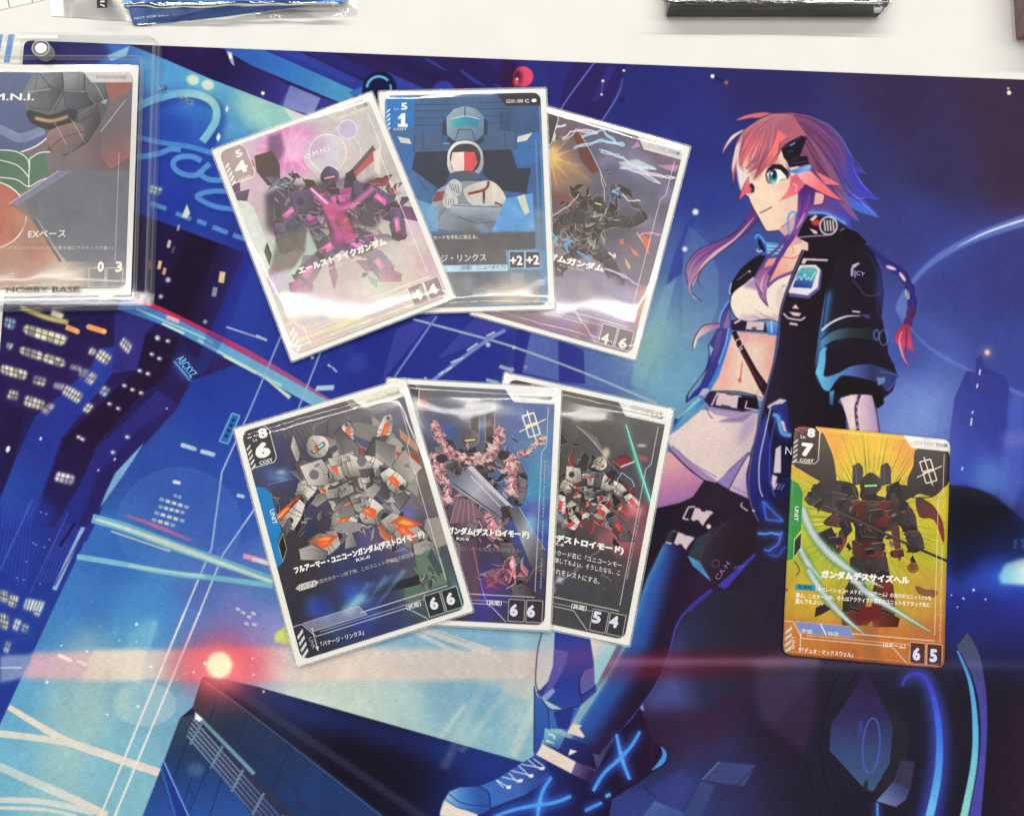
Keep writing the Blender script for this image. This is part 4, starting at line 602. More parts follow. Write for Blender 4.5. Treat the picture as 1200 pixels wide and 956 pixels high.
def printed(name, sheet, rough=.6, spec=.3, bump=None, foil=None, lift=0.0, gain=1.0, weave=False, gam=1.0, sat=1.0):
    """ink on a sheet: the print made above, plus weave/foil response"""
    img = bpy.data.images.new(name, sheet.W, sheet.H, alpha=False)
    px = np.ones((sheet.H, sheet.W, 4), np.float32); c = np.clip(sheet.img, 0, 1)
    if lift or gain != 1:      # the ink itself is darker than it looks through a milky film
        c = np.where(c <= .04045, c / 12.92, ((c + .055) / 1.055) ** 2.4); c = np.clip(np.clip(c - lift, 0, 1) ** gam * gain, .0015, 1); g_ = (c @ np.array((.2126, .7152, .0722), np.float32))[..., None]; c = np.clip(g_ + (c - g_) * sat, .0015, 1); c = np.where(c <= .0031308, c * 12.92, 1.055 * c ** (1/2.4) - .055)
    px[..., :3] = c
    img.pixels.foreach_set(px.ravel()); img.update(); img.pack()
    m = bpy.data.materials.new(name); nt, b = nodes(m)
    t = nt.nodes.new("ShaderNodeTexImage"); t.image = img; t.interpolation = 'Linear'; t.extension = 'EXTEND'
    uv = nt.nodes.new("ShaderNodeUVMap"); uv.uv_map = "print"; nt.links.new(uv.outputs[0], t.inputs[0])
    nt.links.new(t.outputs[0], b.inputs["Base Color"])
    b.inputs["Roughness"].default_value = rough; b.inputs["Specular IOR Level"].default_value = spec
    tc = nt.nodes.new("ShaderNodeTexCoord")
    if bump:
        n = nt.nodes.new("ShaderNodeTexNoise"); n.inputs["Scale"].default_value = bump[0]; n.inputs["Detail"].default_value = 2
        bp = nt.nodes.new("ShaderNodeBump"); bp.inputs["Strength"].default_value = bump[1]; bp.inputs["Distance"].default_value = bump[2]
        nt.links.new(tc.outputs["Object"], n.inputs["Vector"]); nt.links.new(n.outputs["Fac"], bp.inputs["Height"]); nt.links.new(bp.outputs[0], b.inputs["Normal"])
    if weave:      # knitted face of the cloth: fine cross threads tint the ink unevenly
        mp = nt.nodes.new("ShaderNodeMapping"); mp.inputs["Scale"].default_value = (500, 2600, 1); nt.links.new(tc.outputs["Object"], mp.inputs[0])
        n = nt.nodes.new("ShaderNodeTexNoise"); n.inputs["Scale"].default_value = 1.0; n.inputs["Detail"].default_value = 3; nt.links.new(mp.outputs[0], n.inputs["Vector"])
        mr = nt.nodes.new("ShaderNodeMapRange"); mr.inputs[1].default_value = .25; mr.inputs[2].default_value = .75; mr.inputs[3].default_value = .87; mr.inputs[4].default_value = 1.13; nt.links.new(n.outputs["Fac"], mr.inputs[0])
        mx = nt.nodes.new("ShaderNodeMix"); mx.data_type = 'RGBA'; mx.blend_type = 'MULTIPLY'; mx.inputs[0].default_value = 1.0
        nt.links.new(t.outputs[0], mx.inputs[6]); nt.links.new(mr.outputs[0], mx.inputs[7]); nt.links.new(mx.outputs[2], b.inputs["Base Color"])
    if foil:
        # holographic foil under the ink: a metallic layer whose tint drifts, brushed by a swirling relief
        amount, frough, tint = foil
        g = nt.nodes.new("ShaderNodeBsdfGlossy"); g.inputs["Roughness"].default_value = frough
        n = nt.nodes.new("ShaderNodeTexNoise"); n.inputs["Scale"].default_value = 38; n.inputs["Detail"].default_value = 5; n.inputs["Distortion"].default_value = 1.6
        nt.links.new(tc.outputs["Object"], n.inputs["Vector"])
        cr = nt.nodes.new("ShaderNodeValToRGB"); e = cr.color_ramp.elements
        e[0].position = .28; e[0].color = (.86, .52, .86, 1); e[1].position = .72; e[1].color = (.48, .90, .84, 1)
        k = e.new(.5); k.color = (1, .86, .52, 1); nt.links.new(n.outputs["Fac"], cr.inputs[0])
        mt = nt.nodes.new("ShaderNodeMix"); mt.data_type = 'RGBA'; mt.inputs[0].default_value = tint; mt.inputs[6].default_value = (.92, .88, .8, 1)
        nt.links.new(cr.outputs[0], mt.inputs[7]); nt.links.new(mt.outputs[2], g.inputs["Color"])
        bp = nt.nodes.new("ShaderNodeBump"); bp.inputs["Strength"].default_value = .5; bp.inputs["Distance"].default_value = .0004
        nt.links.new(n.outputs["Fac"], bp.inputs["Height"]); nt.links.new(bp.outputs[0], g.inputs["Normal"])
        ms = nt.nodes.new("ShaderNodeMixShader"); ms.inputs[0].default_value = amount
        out = nt.nodes["Material Output"]; nt.links.new(b.outputs[0], ms.inputs[1]); nt.links.new(g.outputs[0], ms.inputs[2]); nt.links.new(ms.outputs[0], out.inputs[0])
    return m
def film(name, rough=.06, ior=1.5, haze=.0, tint=(1, 1, 1), strength=1.0, bump=None):
    """clear plastic film: light passes straight through, the surface mirrors the room by Fresnel, with a little milky haze"""
    m = bpy.data.materials.new(name); nt, b = nodes(m); nt.nodes.remove(b); out = nt.nodes["Material Output"]
    tr = nt.nodes.new("ShaderNodeBsdfTransparent"); tr.inputs[0].default_value = (*tint, 1)
    gl = nt.nodes.new("ShaderNodeBsdfGlossy"); gl.inputs["Roughness"].default_value = rough
    f0 = ((ior - 1) / (ior + 1)) ** 2; ge = nt.nodes.new("ShaderNodeNewGeometry"); dt = nt.nodes.new("ShaderNodeVectorMath"); dt.operation = 'DOT_PRODUCT'
    nt.links.new(ge.outputs["Normal"], dt.inputs[0]); nt.links.new(ge.outputs["Incoming"], dt.inputs[1])
    def mth(op, x, y, clamp=False):
        n_ = nt.nodes.new("ShaderNodeMath"); n_.operation = op; n_.use_clamp = clamp
        for i, v in enumerate((x, y)):
            if v is None: continue
            if isinstance(v, (int, float)): n_.inputs[i].default_value = v
            else: nt.links.new(v, n_.inputs[i])
        return n_.outputs[0]
    c = mth('POWER', mth('SUBTRACT', 1.0, mth('ABSOLUTE', dt.outputs["Value"], None), True), 5.0)
    mu = nt.nodes.new("ShaderNodeMath"); mu.operation = 'MULTIPLY'; mu.inputs[1].default_value = strength; mu.use_clamp = True
    nt.links.new(mth('ADD', mth('MULTIPLY', c, 1 - f0), f0), mu.inputs[0])
    ms = nt.nodes.new("ShaderNodeMixShader"); nt.links.new(mu.outputs[0], ms.inputs[0]); nt.links.new(tr.outputs[0], ms.inputs[1]); nt.links.new(gl.outputs[0], ms.inputs[2])
    last = ms
    if haze:
        df = nt.nodes.new("ShaderNodeBsdfDiffuse"); df.inputs[0].default_value = (.85, .85, .84, 1)
        m2 = nt.nodes.new("ShaderNodeMixShader"); m2.inputs[0].default_value = haze
        nt.links.new(ms.outputs[0], m2.inputs[1]); nt.links.new(df.outputs[0], m2.inputs[2]); last = m2
    if bump:
        tc = nt.nodes.new("ShaderNodeTexCoord"); n = nt.nodes.new("ShaderNodeTexNoise"); n.inputs["Scale"].default_value = bump[0]; n.inputs["Detail"].default_value = 2; n.inputs["Distortion"].default_value = .6
        bp = nt.nodes.new("ShaderNodeBump"); bp.inputs["Strength"].default_value = bump[1]; bp.inputs["Distance"].default_value = bump[2]
        nt.links.new(tc.outputs["Object"], n.inputs["Vector"]); nt.links.new(n.outputs["Fac"], bp.inputs["Height"]); nt.links.new(bp.outputs[0], gl.inputs["Normal"])
    nt.links.new(last.outputs[0], out.inputs[0]); return m

# ------------------------------------------------------------------ mesh helpers (all sizes in mm, objects in metres)
COL = sc.collection
def link(name, me, mat=None, parent=None, loc=None):
    o = bpy.data.objects.new(name, me); COL.objects.link(o)
    if mat is not None:
        for x in (mat if isinstance(mat, (list, tuple)) else [mat]): me.materials.append(x)
    if parent is not None: o.parent = parent
    if loc is not None: o.location = Vector(loc) * MM
    return o
def tag(o, label=None, cat=None, group=None, kind=None):
    if label: o["label"] = label
    if cat: o["category"] = cat
    if group: o["group"] = group
    if kind: o["kind"] = kind
    return o
def empty(name, mw):
    o = bpy.data.objects.new(name, None); COL.objects.link(o); o.matrix_world = mw; o.empty_display_size = .01; return o
def rrect(w, h, r, n=6):
    pts = []
    for cx, cy, a0 in ((w/2-r, h/2-r, 0), (-w/2+r, h/2-r, 90), (-w/2+r, -h/2+r, 180), (w/2-r, -h/2+r, 270)):
        for i in range(n + 1):
            a = math.radians(a0 + 90*i/n); pts.append((cx + r*math.cos(a), cy + r*math.sin(a)))
    return pts
def slab(pts, z0, z1, uvsize=None, bev=0.0, smooth_top=False):
    """closed plate from an outline; UV 'print' spans the sheet size"""
    bm = bmesh.new(); n = len(pts); c = np.mean(np.asarray(pts, float), 0)
    rings = []
    prof = [(0, z0)] + ([(0, z1 - bev), (bev*.3, z1 - bev*.3), (bev, z1)] if bev else [(0, z1)])
    P = np.asarray(pts, float); nx = np.roll(P, -1, 0) - np.roll(P, 1, 0); nr = np.stack([-nx[:, 1], nx[:, 0]], 1); nr /= np.linalg.norm(nr, axis=1)[:, None] + 1e-9
    for ins, z in prof: rings.append([bm.verts.new((x*MM, y*MM, z*MM)) for x, y in (P + nr*ins)])
    for a, b in zip(rings[:-1], rings[1:]):
        for i in range(n): bm.faces.new((a[i], a[(i+1) % n], b[(i+1) % n], b[i]))
    bm.faces.new(rings[-1]); bm.faces.new(rings[0][::-1])
    if uvsize:
        uv = bm.loops.layers.uv.new("print")
        for f in bm.faces:
            for l in f.loops: l[uv].uv = (l.vert.co.x/MM/uvsize[0] + .5, l.vert.co.y/MM/uvsize[1] + .5)
    bm.normal_update(); me = bpy.data.meshes.new("plate"); bm.to_mesh(me); bm.free(); return me
def prism(bm, pts, z0, z1):
    a = [bm.verts.new((x*MM, y*MM, z0*MM)) for x, y in pts]; b = [bm.verts.new((x*MM, y*MM, z1*MM)) for x, y in pts]; n = len(pts)
    for i in range(n): bm.faces.new((a[i], a[(i+1) % n], b[(i+1) % n], b[i]))
    bm.faces.new(b); bm.faces.new(a[::-1])
def from_bm(bm, name="part"):
    bm.normal_update(); me = bpy.data.meshes.new(name); bm.to_mesh(me); bm.free(); return me
def grid_mesh(w, h, nx, ny, zf, r=0.0):
    """a bowed sheet: height given by zf(u, v) in mm"""
    vs, fs = [], []
    for j in range(ny + 1):
        for i in range(nx + 1):
            u, v = i/nx, j/ny; x, y = (u-.5)*w, (v-.5)*h
            if r:
                dx, dy = max(abs(x) - (w/2 - r), 0), max(abs(y) - (h/2 - r), 0); d = math.hypot(dx, dy)
                if d > r and dx > 0 and dy > 0: x = math.copysign(w/2 - r + dx*r/d, x); y = math.copysign(h/2 - r + dy*r/d, y)
            vs.append((x*MM, y*MM, zf(u, v)*MM))
    for j in range(ny):
        for i in range(nx):
            a = j*(nx+1)+i; fs.append((a, a+1, a+nx+2, a+nx+1))
    me = bpy.data.meshes.new("sheet"); me.from_pydata(vs, [], fs); me.polygons.foreach_set("use_smooth", [True]*len(fs)); me.update(); return me
def bent_card(w, h, r, t, zf, nx=36, ny=50):
    """a rounded card bowed by zf(x, y) (mm), closed with a real edge; UV 'print' on every face"""
    vs, fs = [], []; m = (nx+1)*(ny+1)
    for s in (t, 0):
        for jj in range(ny + 1):
            for i in range(nx + 1):
                x, y = (i/nx-.5)*w, (jj/ny-.5)*h; dx, dy = max(abs(x) - (w/2 - r), 0), max(abs(y) - (h/2 - r), 0)
                if dx > 0 and dy > 0:
                    d = math.hypot(dx, dy); k = max(dx, dy) / d; x = math.copysign(w/2 - r + dx*k, x); y = math.copysign(h/2 - r + dy*k, y)
                vs.append((x*MM, y*MM, (s + zf(x, y))*MM))
    for o, fl in ((0, 0), (m, 1)):
        for jj in range(ny):
            for i in range(nx): a = o + jj*(nx+1) + i; f = (a, a+1, a+nx+2, a+nx+1); fs.append(f[::-1] if fl else f)
    loop = [i for i in range(nx)] + [nx + jj*(nx+1) for jj in range(ny)] + [ny*(nx+1) + nx - i for i in range(nx)] + [(ny-jj)*(nx+1) for jj in range(ny)]
    for a, b in zip(loop, loop[1:] + loop[:1]): fs.append((a + m, b + m, b, a))
    me = bpy.data.meshes.new("card"); me.from_pydata(vs, [], fs); uv = me.uv_layers.new(name="print"); li = np.empty(len(me.loops), np.int32); me.loops.foreach_get("vertex_index", li); co = np.array(vs)[li]
    uv.data.foreach_set("uv", np.stack([co[:, 0]/MM/w + .5, co[:, 1]/MM/h + .5], 1).ravel()); sm_ = [True]*(2*nx*ny) + [False]*len(loop); me.polygons.foreach_set("use_smooth", sm_); me.update(); return me
def lettering(name, parent, sheet, text, p0, p1, h_px, mat, z, bold=0.0, italic=0.0, align='LEFT', keep=False, zfun=None):
    """printed writing: baseline from photo point p0 to p1, capital height h_px, as a flat ink mesh on its sheet"""
    a, b = sheet.local([p0, p1]); d = b - a; ang = math.atan2(d[1], d[0]); wid = float(np.hypot(*d))
    cu = bpy.data.curves.new(name, 'FONT'); cu.body = text; cu.size = 1.0; cu.fill_mode = 'FRONT' if False else 'BOTH'
    cu.resolution_u = 2; cu.offset = 0.0; cu.shear = italic; cu.dimensions = '2D'
    t = bpy.data.objects.new(name, cu); COL.objects.link(t); bpy.context.view_layer.update()
    dg = bpy.context.evaluated_depsgraph_get(); me = bpy.data.meshes.new_from_object(t.evaluated_get(dg))
    bpy.data.objects.remove(t); bpy.data.curves.remove(cu)
    if bold > 0:       # a heavier face: the glyphs overprinted with tiny shifts
        n0 = len(me.vertices); co = np.empty(n0*3); me.vertices.foreach_get("co", co); co = co.reshape(-1, 3); fa = [list(q.vertices) for q in me.polygons]; vs, fs = [], []
        k = 8 if bold > .02 else 4
        for i in range(k):
            t = 2*math.pi*i/k + .4; d = np.array((math.cos(t)*bold*1.3, math.sin(t)*bold*1.3, i*.0006)); vs += (co + d).tolist(); fs += [[v + i*n0 for v in f] for f in fa]
        bpy.data.meshes.remove(me); me = bpy.data.meshes.new(name); me.from_pydata(vs, [], fs); me.update()
    n = len(me.vertices); co = np.empty(n*3); me.vertices.foreach_get("co", co); co = co.reshape(-1, 3)
    x0, x1 = co[:, 0].min(), co[:, 0].max(); y0, y1 = co[:, 1].min(), co[:, 1].max()
    hmm = h_px / 3.04; sx = wid / (x1 - x0) ; sy = hmm / (y1 - y0)
    if keep: sx = sy
    X = (co[:, 0] - x0) * sx; Y = (co[:, 1] - y0) * sy
    if keep and align == 'CENTER': X = X + (wid - (x1-x0)*sx)/2
    out = np.stack([a[0] + X*math.cos(ang) - Y*math.sin(ang), a[1] + X*math.sin(ang) + Y*math.cos(ang), z + co[:, 2] * 4], 1) * MM
    if zfun: out[:, 2] += np.array([zfun(q[0]/MM, q[1]/MM) for q in out]) * MM
    me.vertices.foreach_set("co", out.ravel()); me.update()
    return link(name, me, mat, parent)

# ------------------------------------------------------------------ table and mat
MAT_T = 2.2
table_mat = plain("white laminate table", (220, 219, 214), rough=.55, spec=.25, noise=(60, .05), bump=(900, .15, .0002))
bm = bmesh.new(); prism(bm, [(-900, -600), (900, -600), (900, 700), (-900, 700)], -MAT_T - 25, -MAT_T)
tag(link("table", from_bm(bm), table_mat), kind="structure")

cv = mat_sheet = Sheet(MAT_C, MAT_ROT, (MAT_W, MAT_H), 4.5, base='#3a3a70')
paint_city(); paint_city_right(); mottle(3, .02); paint_figure(); mottle(4, .012); soften_ink(); soften_ink()
mat_print = printed("printed mat cloth", mat_sheet, rough=.7, spec=.10, bump=(2600, .25, .00012), lift=.002, gain=.93, gam=1.15, weave=True, sat=.84)
rubber = plain("black foam rubber", (30, 29, 31), rough=.9)
def orient(c, rot, z=0.0, a=0.0, b=0.0):
    ex = Vector((math.cos(rot), math.sin(rot), a)).normalized(); ey = Vector((-math.sin(rot), math.cos(rot), b)); ey = (ey - ex*ey.dot(ex)).normalized(); ez = ex.cross(ey)
    m = Matrix((ex, ey, ez)).transposed().to_4x4(); m.translation = Vector((c[0], c[1], z)) * MM; return m
play_mat = empty("play_mat", orient(MAT_C, MAT_ROT, -MAT_T))
tag(play_mat, "cloth play mat printed with a blue night city and a pink haired figure", "play mat")
MAT_OUT = [(MAT_W/2, MAT_H/2), (-MAT_W/2, MAT_H/2), (-MAT_W/2 + 5.6, -MAT_H/2), (MAT_W/2, -MAT_H/2)]
def soften(q, r, n=5):
    out = []; N = len(q); Q = np.asarray(q, float)
    for i in range(N):
        a, b, c = Q[i-1], Q[i], Q[(i+1) % N]; u = (a-b)/np.linalg.norm(a-b); v = (c-b)/np.linalg.norm(c-b)
        for k in range(n + 1): t = k/n; out.append(tuple(b + u*r*(1-t)**2 + v*r*t**2))
    return out
link("rubber_base", slab(soften(MAT_OUT, 3), 0.0, MAT_T - .6), rubber, play_mat)
mat_top = link("printed_cloth", slab(soften([(x*1.0007, y*1.0007) for x, y in MAT_OUT], 3.2), MAT_T - .6, MAT_T, (MAT_W, MAT_H), bev=.35), mat_print, play_mat)
INKM = {}
def ink(col, rough=.5):
    k = (col, rough)
    if k not in INKM: INKM[k] = plain("ink %d %d %d" % col, col, rough=rough, spec=.3)
    return INKM[k]
ZT = MAT_T + .03
lettering("sign_lettering", mat_top, mat_sheet, "ABCXYZ", (206.5, 421), (224, 443), 9, ink((96, 190, 230)), ZT, bold=-.01)
lettering("pouch_lettering", mat_top, mat_sheet, "CA·H", (842, 680), (856, 661), 6, ink((124, 92, 150)), ZT)
lettering("patch_lettering", mat_top, mat_sheet, "CY", (1003, 322), (1013, 324), 5.2, ink((150, 150, 190)), ZT)
lettering("jacket_lettering", mat_top, mat_sheet, "N", (920, 532), (928, 533), 9, ink((190, 186, 206)), ZT)
# ------------------------------------------------------------------ card prints (abstract shard pictures in the colours of the originals)
def shards(c, ext, n, pal, seed, ang=0.0, size=(6, 22), edge=(230, 226, 220), ea=.5, slim=.35):
    """angular plates strewn about an axis: a plain, non-figurative stand-in picture"""
    r = random.Random(seed); ca, sa = math.cos(math.radians(ang)), math.sin(math.radians(ang))
    for i in range(n):
        u, v = r.gauss(0, .5) * ext[0], r.gauss(0, .5) * ext[1]
        x, y = c[0] + u*ca - v*sa, c[1] + u*sa + v*ca
        l = r.uniform(*size); w = l * r.uniform(slim*.5, slim*1.4); t = math.radians(ang) + r.gauss(0, .9)
        e = np.array([math.cos(t), math.sin(t)]); f = np.array([-e[1], e[0]]); p = np.array([x, y])
        q = [p - e*l*.5 + f*w*r.uniform(-.3, .3), p - e*l*.1 + f*w*.5, p + e*l*.5 + f*w*r.uniform(-.2, .4), p + e*l*.15 - f*w*.5]
        col = r.choice(pal); d = tuple(int(k*.7) for k in col)
        F(q, L(tuple(p - f*w*.5), tuple(p + f*w*.5), d, col)); S([q[0], q[1], q[2]], .5, edge, ea, sm=0)
        if r.random() < .5: S([q[0], q[3], q[2]], .6, (24, 20, 26), .7, sm=0)
def dim(c, k): return tuple(int(min(255, max(0, v*k))) for v in c)
def plate(q, col, line=(30, 28, 34), hi=.5):
    q = np.asarray(q, float); g = q.mean(0); F(q, L(tuple(q[0]), tuple(q[len(q)//2]), dim(col, 1.12), col, dim(col, .62))); S(list(q) + [q[0]], .55, line, .85, sm=0)
    S([q[0], q[1]], .5, (240, 238, 232), hi, sm=0); S([g + (q[0]-g)*.5, g + (q[1]-g)*.5, g + (q[2]-g)*.5], .4, line, .6, sm=0)
def limb(p, q, w0, w1, col, dk, glow=None, line=(30, 28, 34)):
    p, q = np.array(p, float), np.array(q, float); e = (q - p) / (np.linalg.norm(q - p) + 1e-6); f = np.array([-e[1], e[0]]); n = np.linalg.norm(q - p)
    F([p - f*w0*.34, p + f*w0*.34, q + f*w1*.34, q - f*w1*.34], dk); E(p, w0*.42, None, dim(dk, 1.2)); E(p, w0*.22, None, dim(dk, .6))
    a, b = p + e*n*.16, p + e*n*.88
    plate([a - f*w0*.5, a + f*w0*.3 + e*n*.06, p + e*n*.5 + f*w0*.62, b + f*w1*.5, b - f*w1*.42 + e*n*.06, p + e*n*.5 - f*w0*.56], col, line)
    F([a - f*w0*.5, p + e*n*.5 - f*w0*.56, b - f*w1*.42, b - f*w1*.1, p + e*n*.5 - f*w0*.12, a - f*w0*.1], dim(col, 1.2), .5); S([p + e*n*.5 + f*w0*.6, p + e*n*.46 - f*w0*.56], .5, line, .8)
    plate([p + e*n*.06 - f*w0*.42, p - e*n*.04 + f*w0*.3, p + e*n*.3 + f*w0*.56, p + e*n*.34 - f*w0*.5], dim(col, 1.1), line); plate([b - f*w1*.5, b - e*n*.16 + f*w1*.2, b + f*w1*.62, b + e*n*.14 + f*w1*.1], dim(col, .85), line); E(b, w1*.16, None, dim(dk, .7)); S([a + f*w0*.1, b + f*w1*.12], .45, line, .7)
    if glow: F([p + e*n*.3 - f*w0*.2, p + e*n*.3 + f*w0*.2, p + e*n*.75 + f*w0*.25, p + e*n*.7 - f*w0*.15], glow, .95); F([p + e*n*.38 - f*w0*.08, p + e*n*.4 + f*w0*.12, p + e*n*.66 + f*w0*.1], dim(glow, 1.5), .9, bl=.6)
def machine(J, s, main, second, dk, glow=None, visor=(120, 210, 190), seed=1):
    """a plain visor-headed machine figure: a generic stand-in built of armour plates"""
    r = random.Random(seed); j = {k: np.array(v, float) for k, v in J.items()}
    c0 = j['chest']; v0 = j['head'] - c0; v0 = v0 / np.linalg.norm(v0); j['head'] = c0 + v0*s*1.5; g0 = np.array([-v0[1], v0[0]])
    for sg in (1, -1): plate([c0 + g0*s*.5*sg + v0*s*.2, c0 + g0*s*1.0*sg + v0*s*1.5, c0 + g0*s*1.5*sg + v0*s*1.7, c0 + g0*s*1.7*sg + v0*s*.3, c0 + g0*s*1.2*sg - v0*s*.4], dim(dk, 1.25))
    F([c0 + g0*s*.35, c0 - g0*s*.35, j['head'] - g0*s*.25, j['head'] + g0*s*.25], dim(dk, .8))
    for a, b, w0, w1 in (('hip','lk',1.15,1.0),('lk','lf',1.05,1.25),('hip','rk',1.15,1.0),('rk','rf',1.05,1.25)): limb(j[a], j[b], s*w0, s*w1, main if a == 'hip' else second if r.random() < .35 else main, dk, glow if r.random() < .75 else None)
    for k in ('lf','rf'): plate([j[k] + (-s*.7, -s*.1), j[k] + (0, -s*.35), j[k] + (s*.8, 0), j[k] + (s*.7, s*.45), j[k] + (-s*.6, s*.45)], second)
    for a, b, w0, w1 in (('ls','le',.85,.8),('le','lh',.8,.95),('rs','re',.85,.8),('re','rh',.8,.95)): limb(j[a], j[b], s*w0, s*w1, main, dk, glow if r.random() < .6 else None)
    c, h = j['chest'], j['hip']; u = (c - h) / np.linalg.norm(c - h); f = np.array([-u[1], u[0]])
    F([c + f*s*.9, c - f*s*.9, h - f*s*.7, h + f*s*.7], dk)
    plate([h + f*s*.8 - u*s*.5, h + f*s*.9 + u*s*.2, h + u*s*.5, h - u*s*.6], second); plate([h - f*s*.8 - u*s*.5, h - f*s*.9 + u*s*.2, h + u*s*.5, h - u*s*.6], dim(second, .8)); plate([h + f*s*.4 + u*s*.5, h - f*s*.4 + u*s*.5, h - f*s*.5 + u*s*1.1, h + f*s*.5 + u*s*1.1], dim(main, .75))
    plate([c + f*s*1.25 + u*s*.55, c + u*s*.7, c - u*s*.7, c + f*s*.9 - u*s*.6], second); plate([c - f*s*1.25 + u*s*.55, c + u*s*.7, c - u*s*.7, c - f*s*.9 - u*s*.6], dim(second, .8)); plate([c + f*s*.35 + u*s*.5, c - f*s*.35 + u*s*.5, c - f*s*.25 - u*s*.5, c + f*s*.25 - u*s*.5], main)
    if glow: F([c + f*s*.2 + u*s*.3, c - f*s*.2 + u*s*.3, c - u*s*.3], glow, .9, bl=.5)
    for k, sg in (('ls', 1), ('rs', -1)): q = j[k]; plate([q + u*s*.7 - f*s*.5, q + u*s*.55 + f*s*.7*sg, q + f*s*.9*sg - u*s*.5, q - u*s*.75 + f*s*.3*sg, q - u*s*.4 - f*s*.5*sg], main); E(q, s*.25, None, dim(dk, 1.3))
    for i in range(12):
        q = c + (h - c) * r.uniform(-.35, 1.3) + f * s * r.gauss(0, .8); w = s * r.uniform(.12, .4); plate([q + (-w, -w*.5), q + (w*.8, -w*.7), q + (w, w*.4), q + (-w*.6, w*.6)], r.choice([main, second, dim(main, .7), dim(second, 1.25), dk]), hi=.7)
    t = j['head']; v = (t - c) / np.linalg.norm(t - c); g = np.array([-v[1], v[0]])
    F(smooth([t + v*s*.7, t + g*s*.55 + v*s*.3, t + g*s*.52 - v*s*.2, t - v*s*.5, t - g*s*.52 - v*s*.2, t - g*s*.5 + v*s*.3], True), L(tuple(t + g*s*.5), tuple(t - g*s*.5), dim(main, 1.15), dim(main, .7))); F([t + g*s*.42 + v*s*.1, t - g*s*.42 + v*s*.1, t - g*s*.38 - v*s*.12, t + g*s*.38 - v*s*.12], dim(dk, .7)); S([t + g*s*.34, t - g*s*.34], s*.12, visor); S([t + v*s*.6, t + v*s*.12], .6, dim(dk, .8)); S([t - g*s*.2 - v*s*.2, t - g*s*.15 - v*s*.42], .5, dk); S([t + g*s*.2 - v*s*.2, t + g*s*.15 - v*s*.42], .5, dk)
def bolts(pts, w, col, n=1, jit=3, seed=0, a=.9):
    r = random.Random(seed)
    for _ in range(n):
        q = []
        for i in range(len(pts) - 1):
            for t in (0, .33, .66): q.append((pts[i][0]*(1-t)+pts[i+1][0]*t + r.uniform(-jit, jit), pts[i][1]*(1-t)+pts[i+1][1]*t + r.uniform(-jit, jit)))
        q.append(pts[-1]); S(q, w, col, a, sm=0)
def speckle(n, box, col, seed, r=(.2, .7), a=.7):
    g = random.Random(seed)
    for _ in range(n): E((g.uniform(box[0], box[2]), g.uniform(box[1], box[3])), g.uniform(*r), None, col, a * g.uniform(.4, 1))
def nebula(n, box, pal, seed, r=(8, 24), a=.4):
    g = random.Random(seed)
    for _ in range(n): s = g.uniform(*r); E((g.uniform(box[0], box[2]), g.uniform(box[1], box[3])), s, s*g.uniform(.4, .9), g.choice(pal), a, rot=g.uniform(0, 180), bl=s*.35)

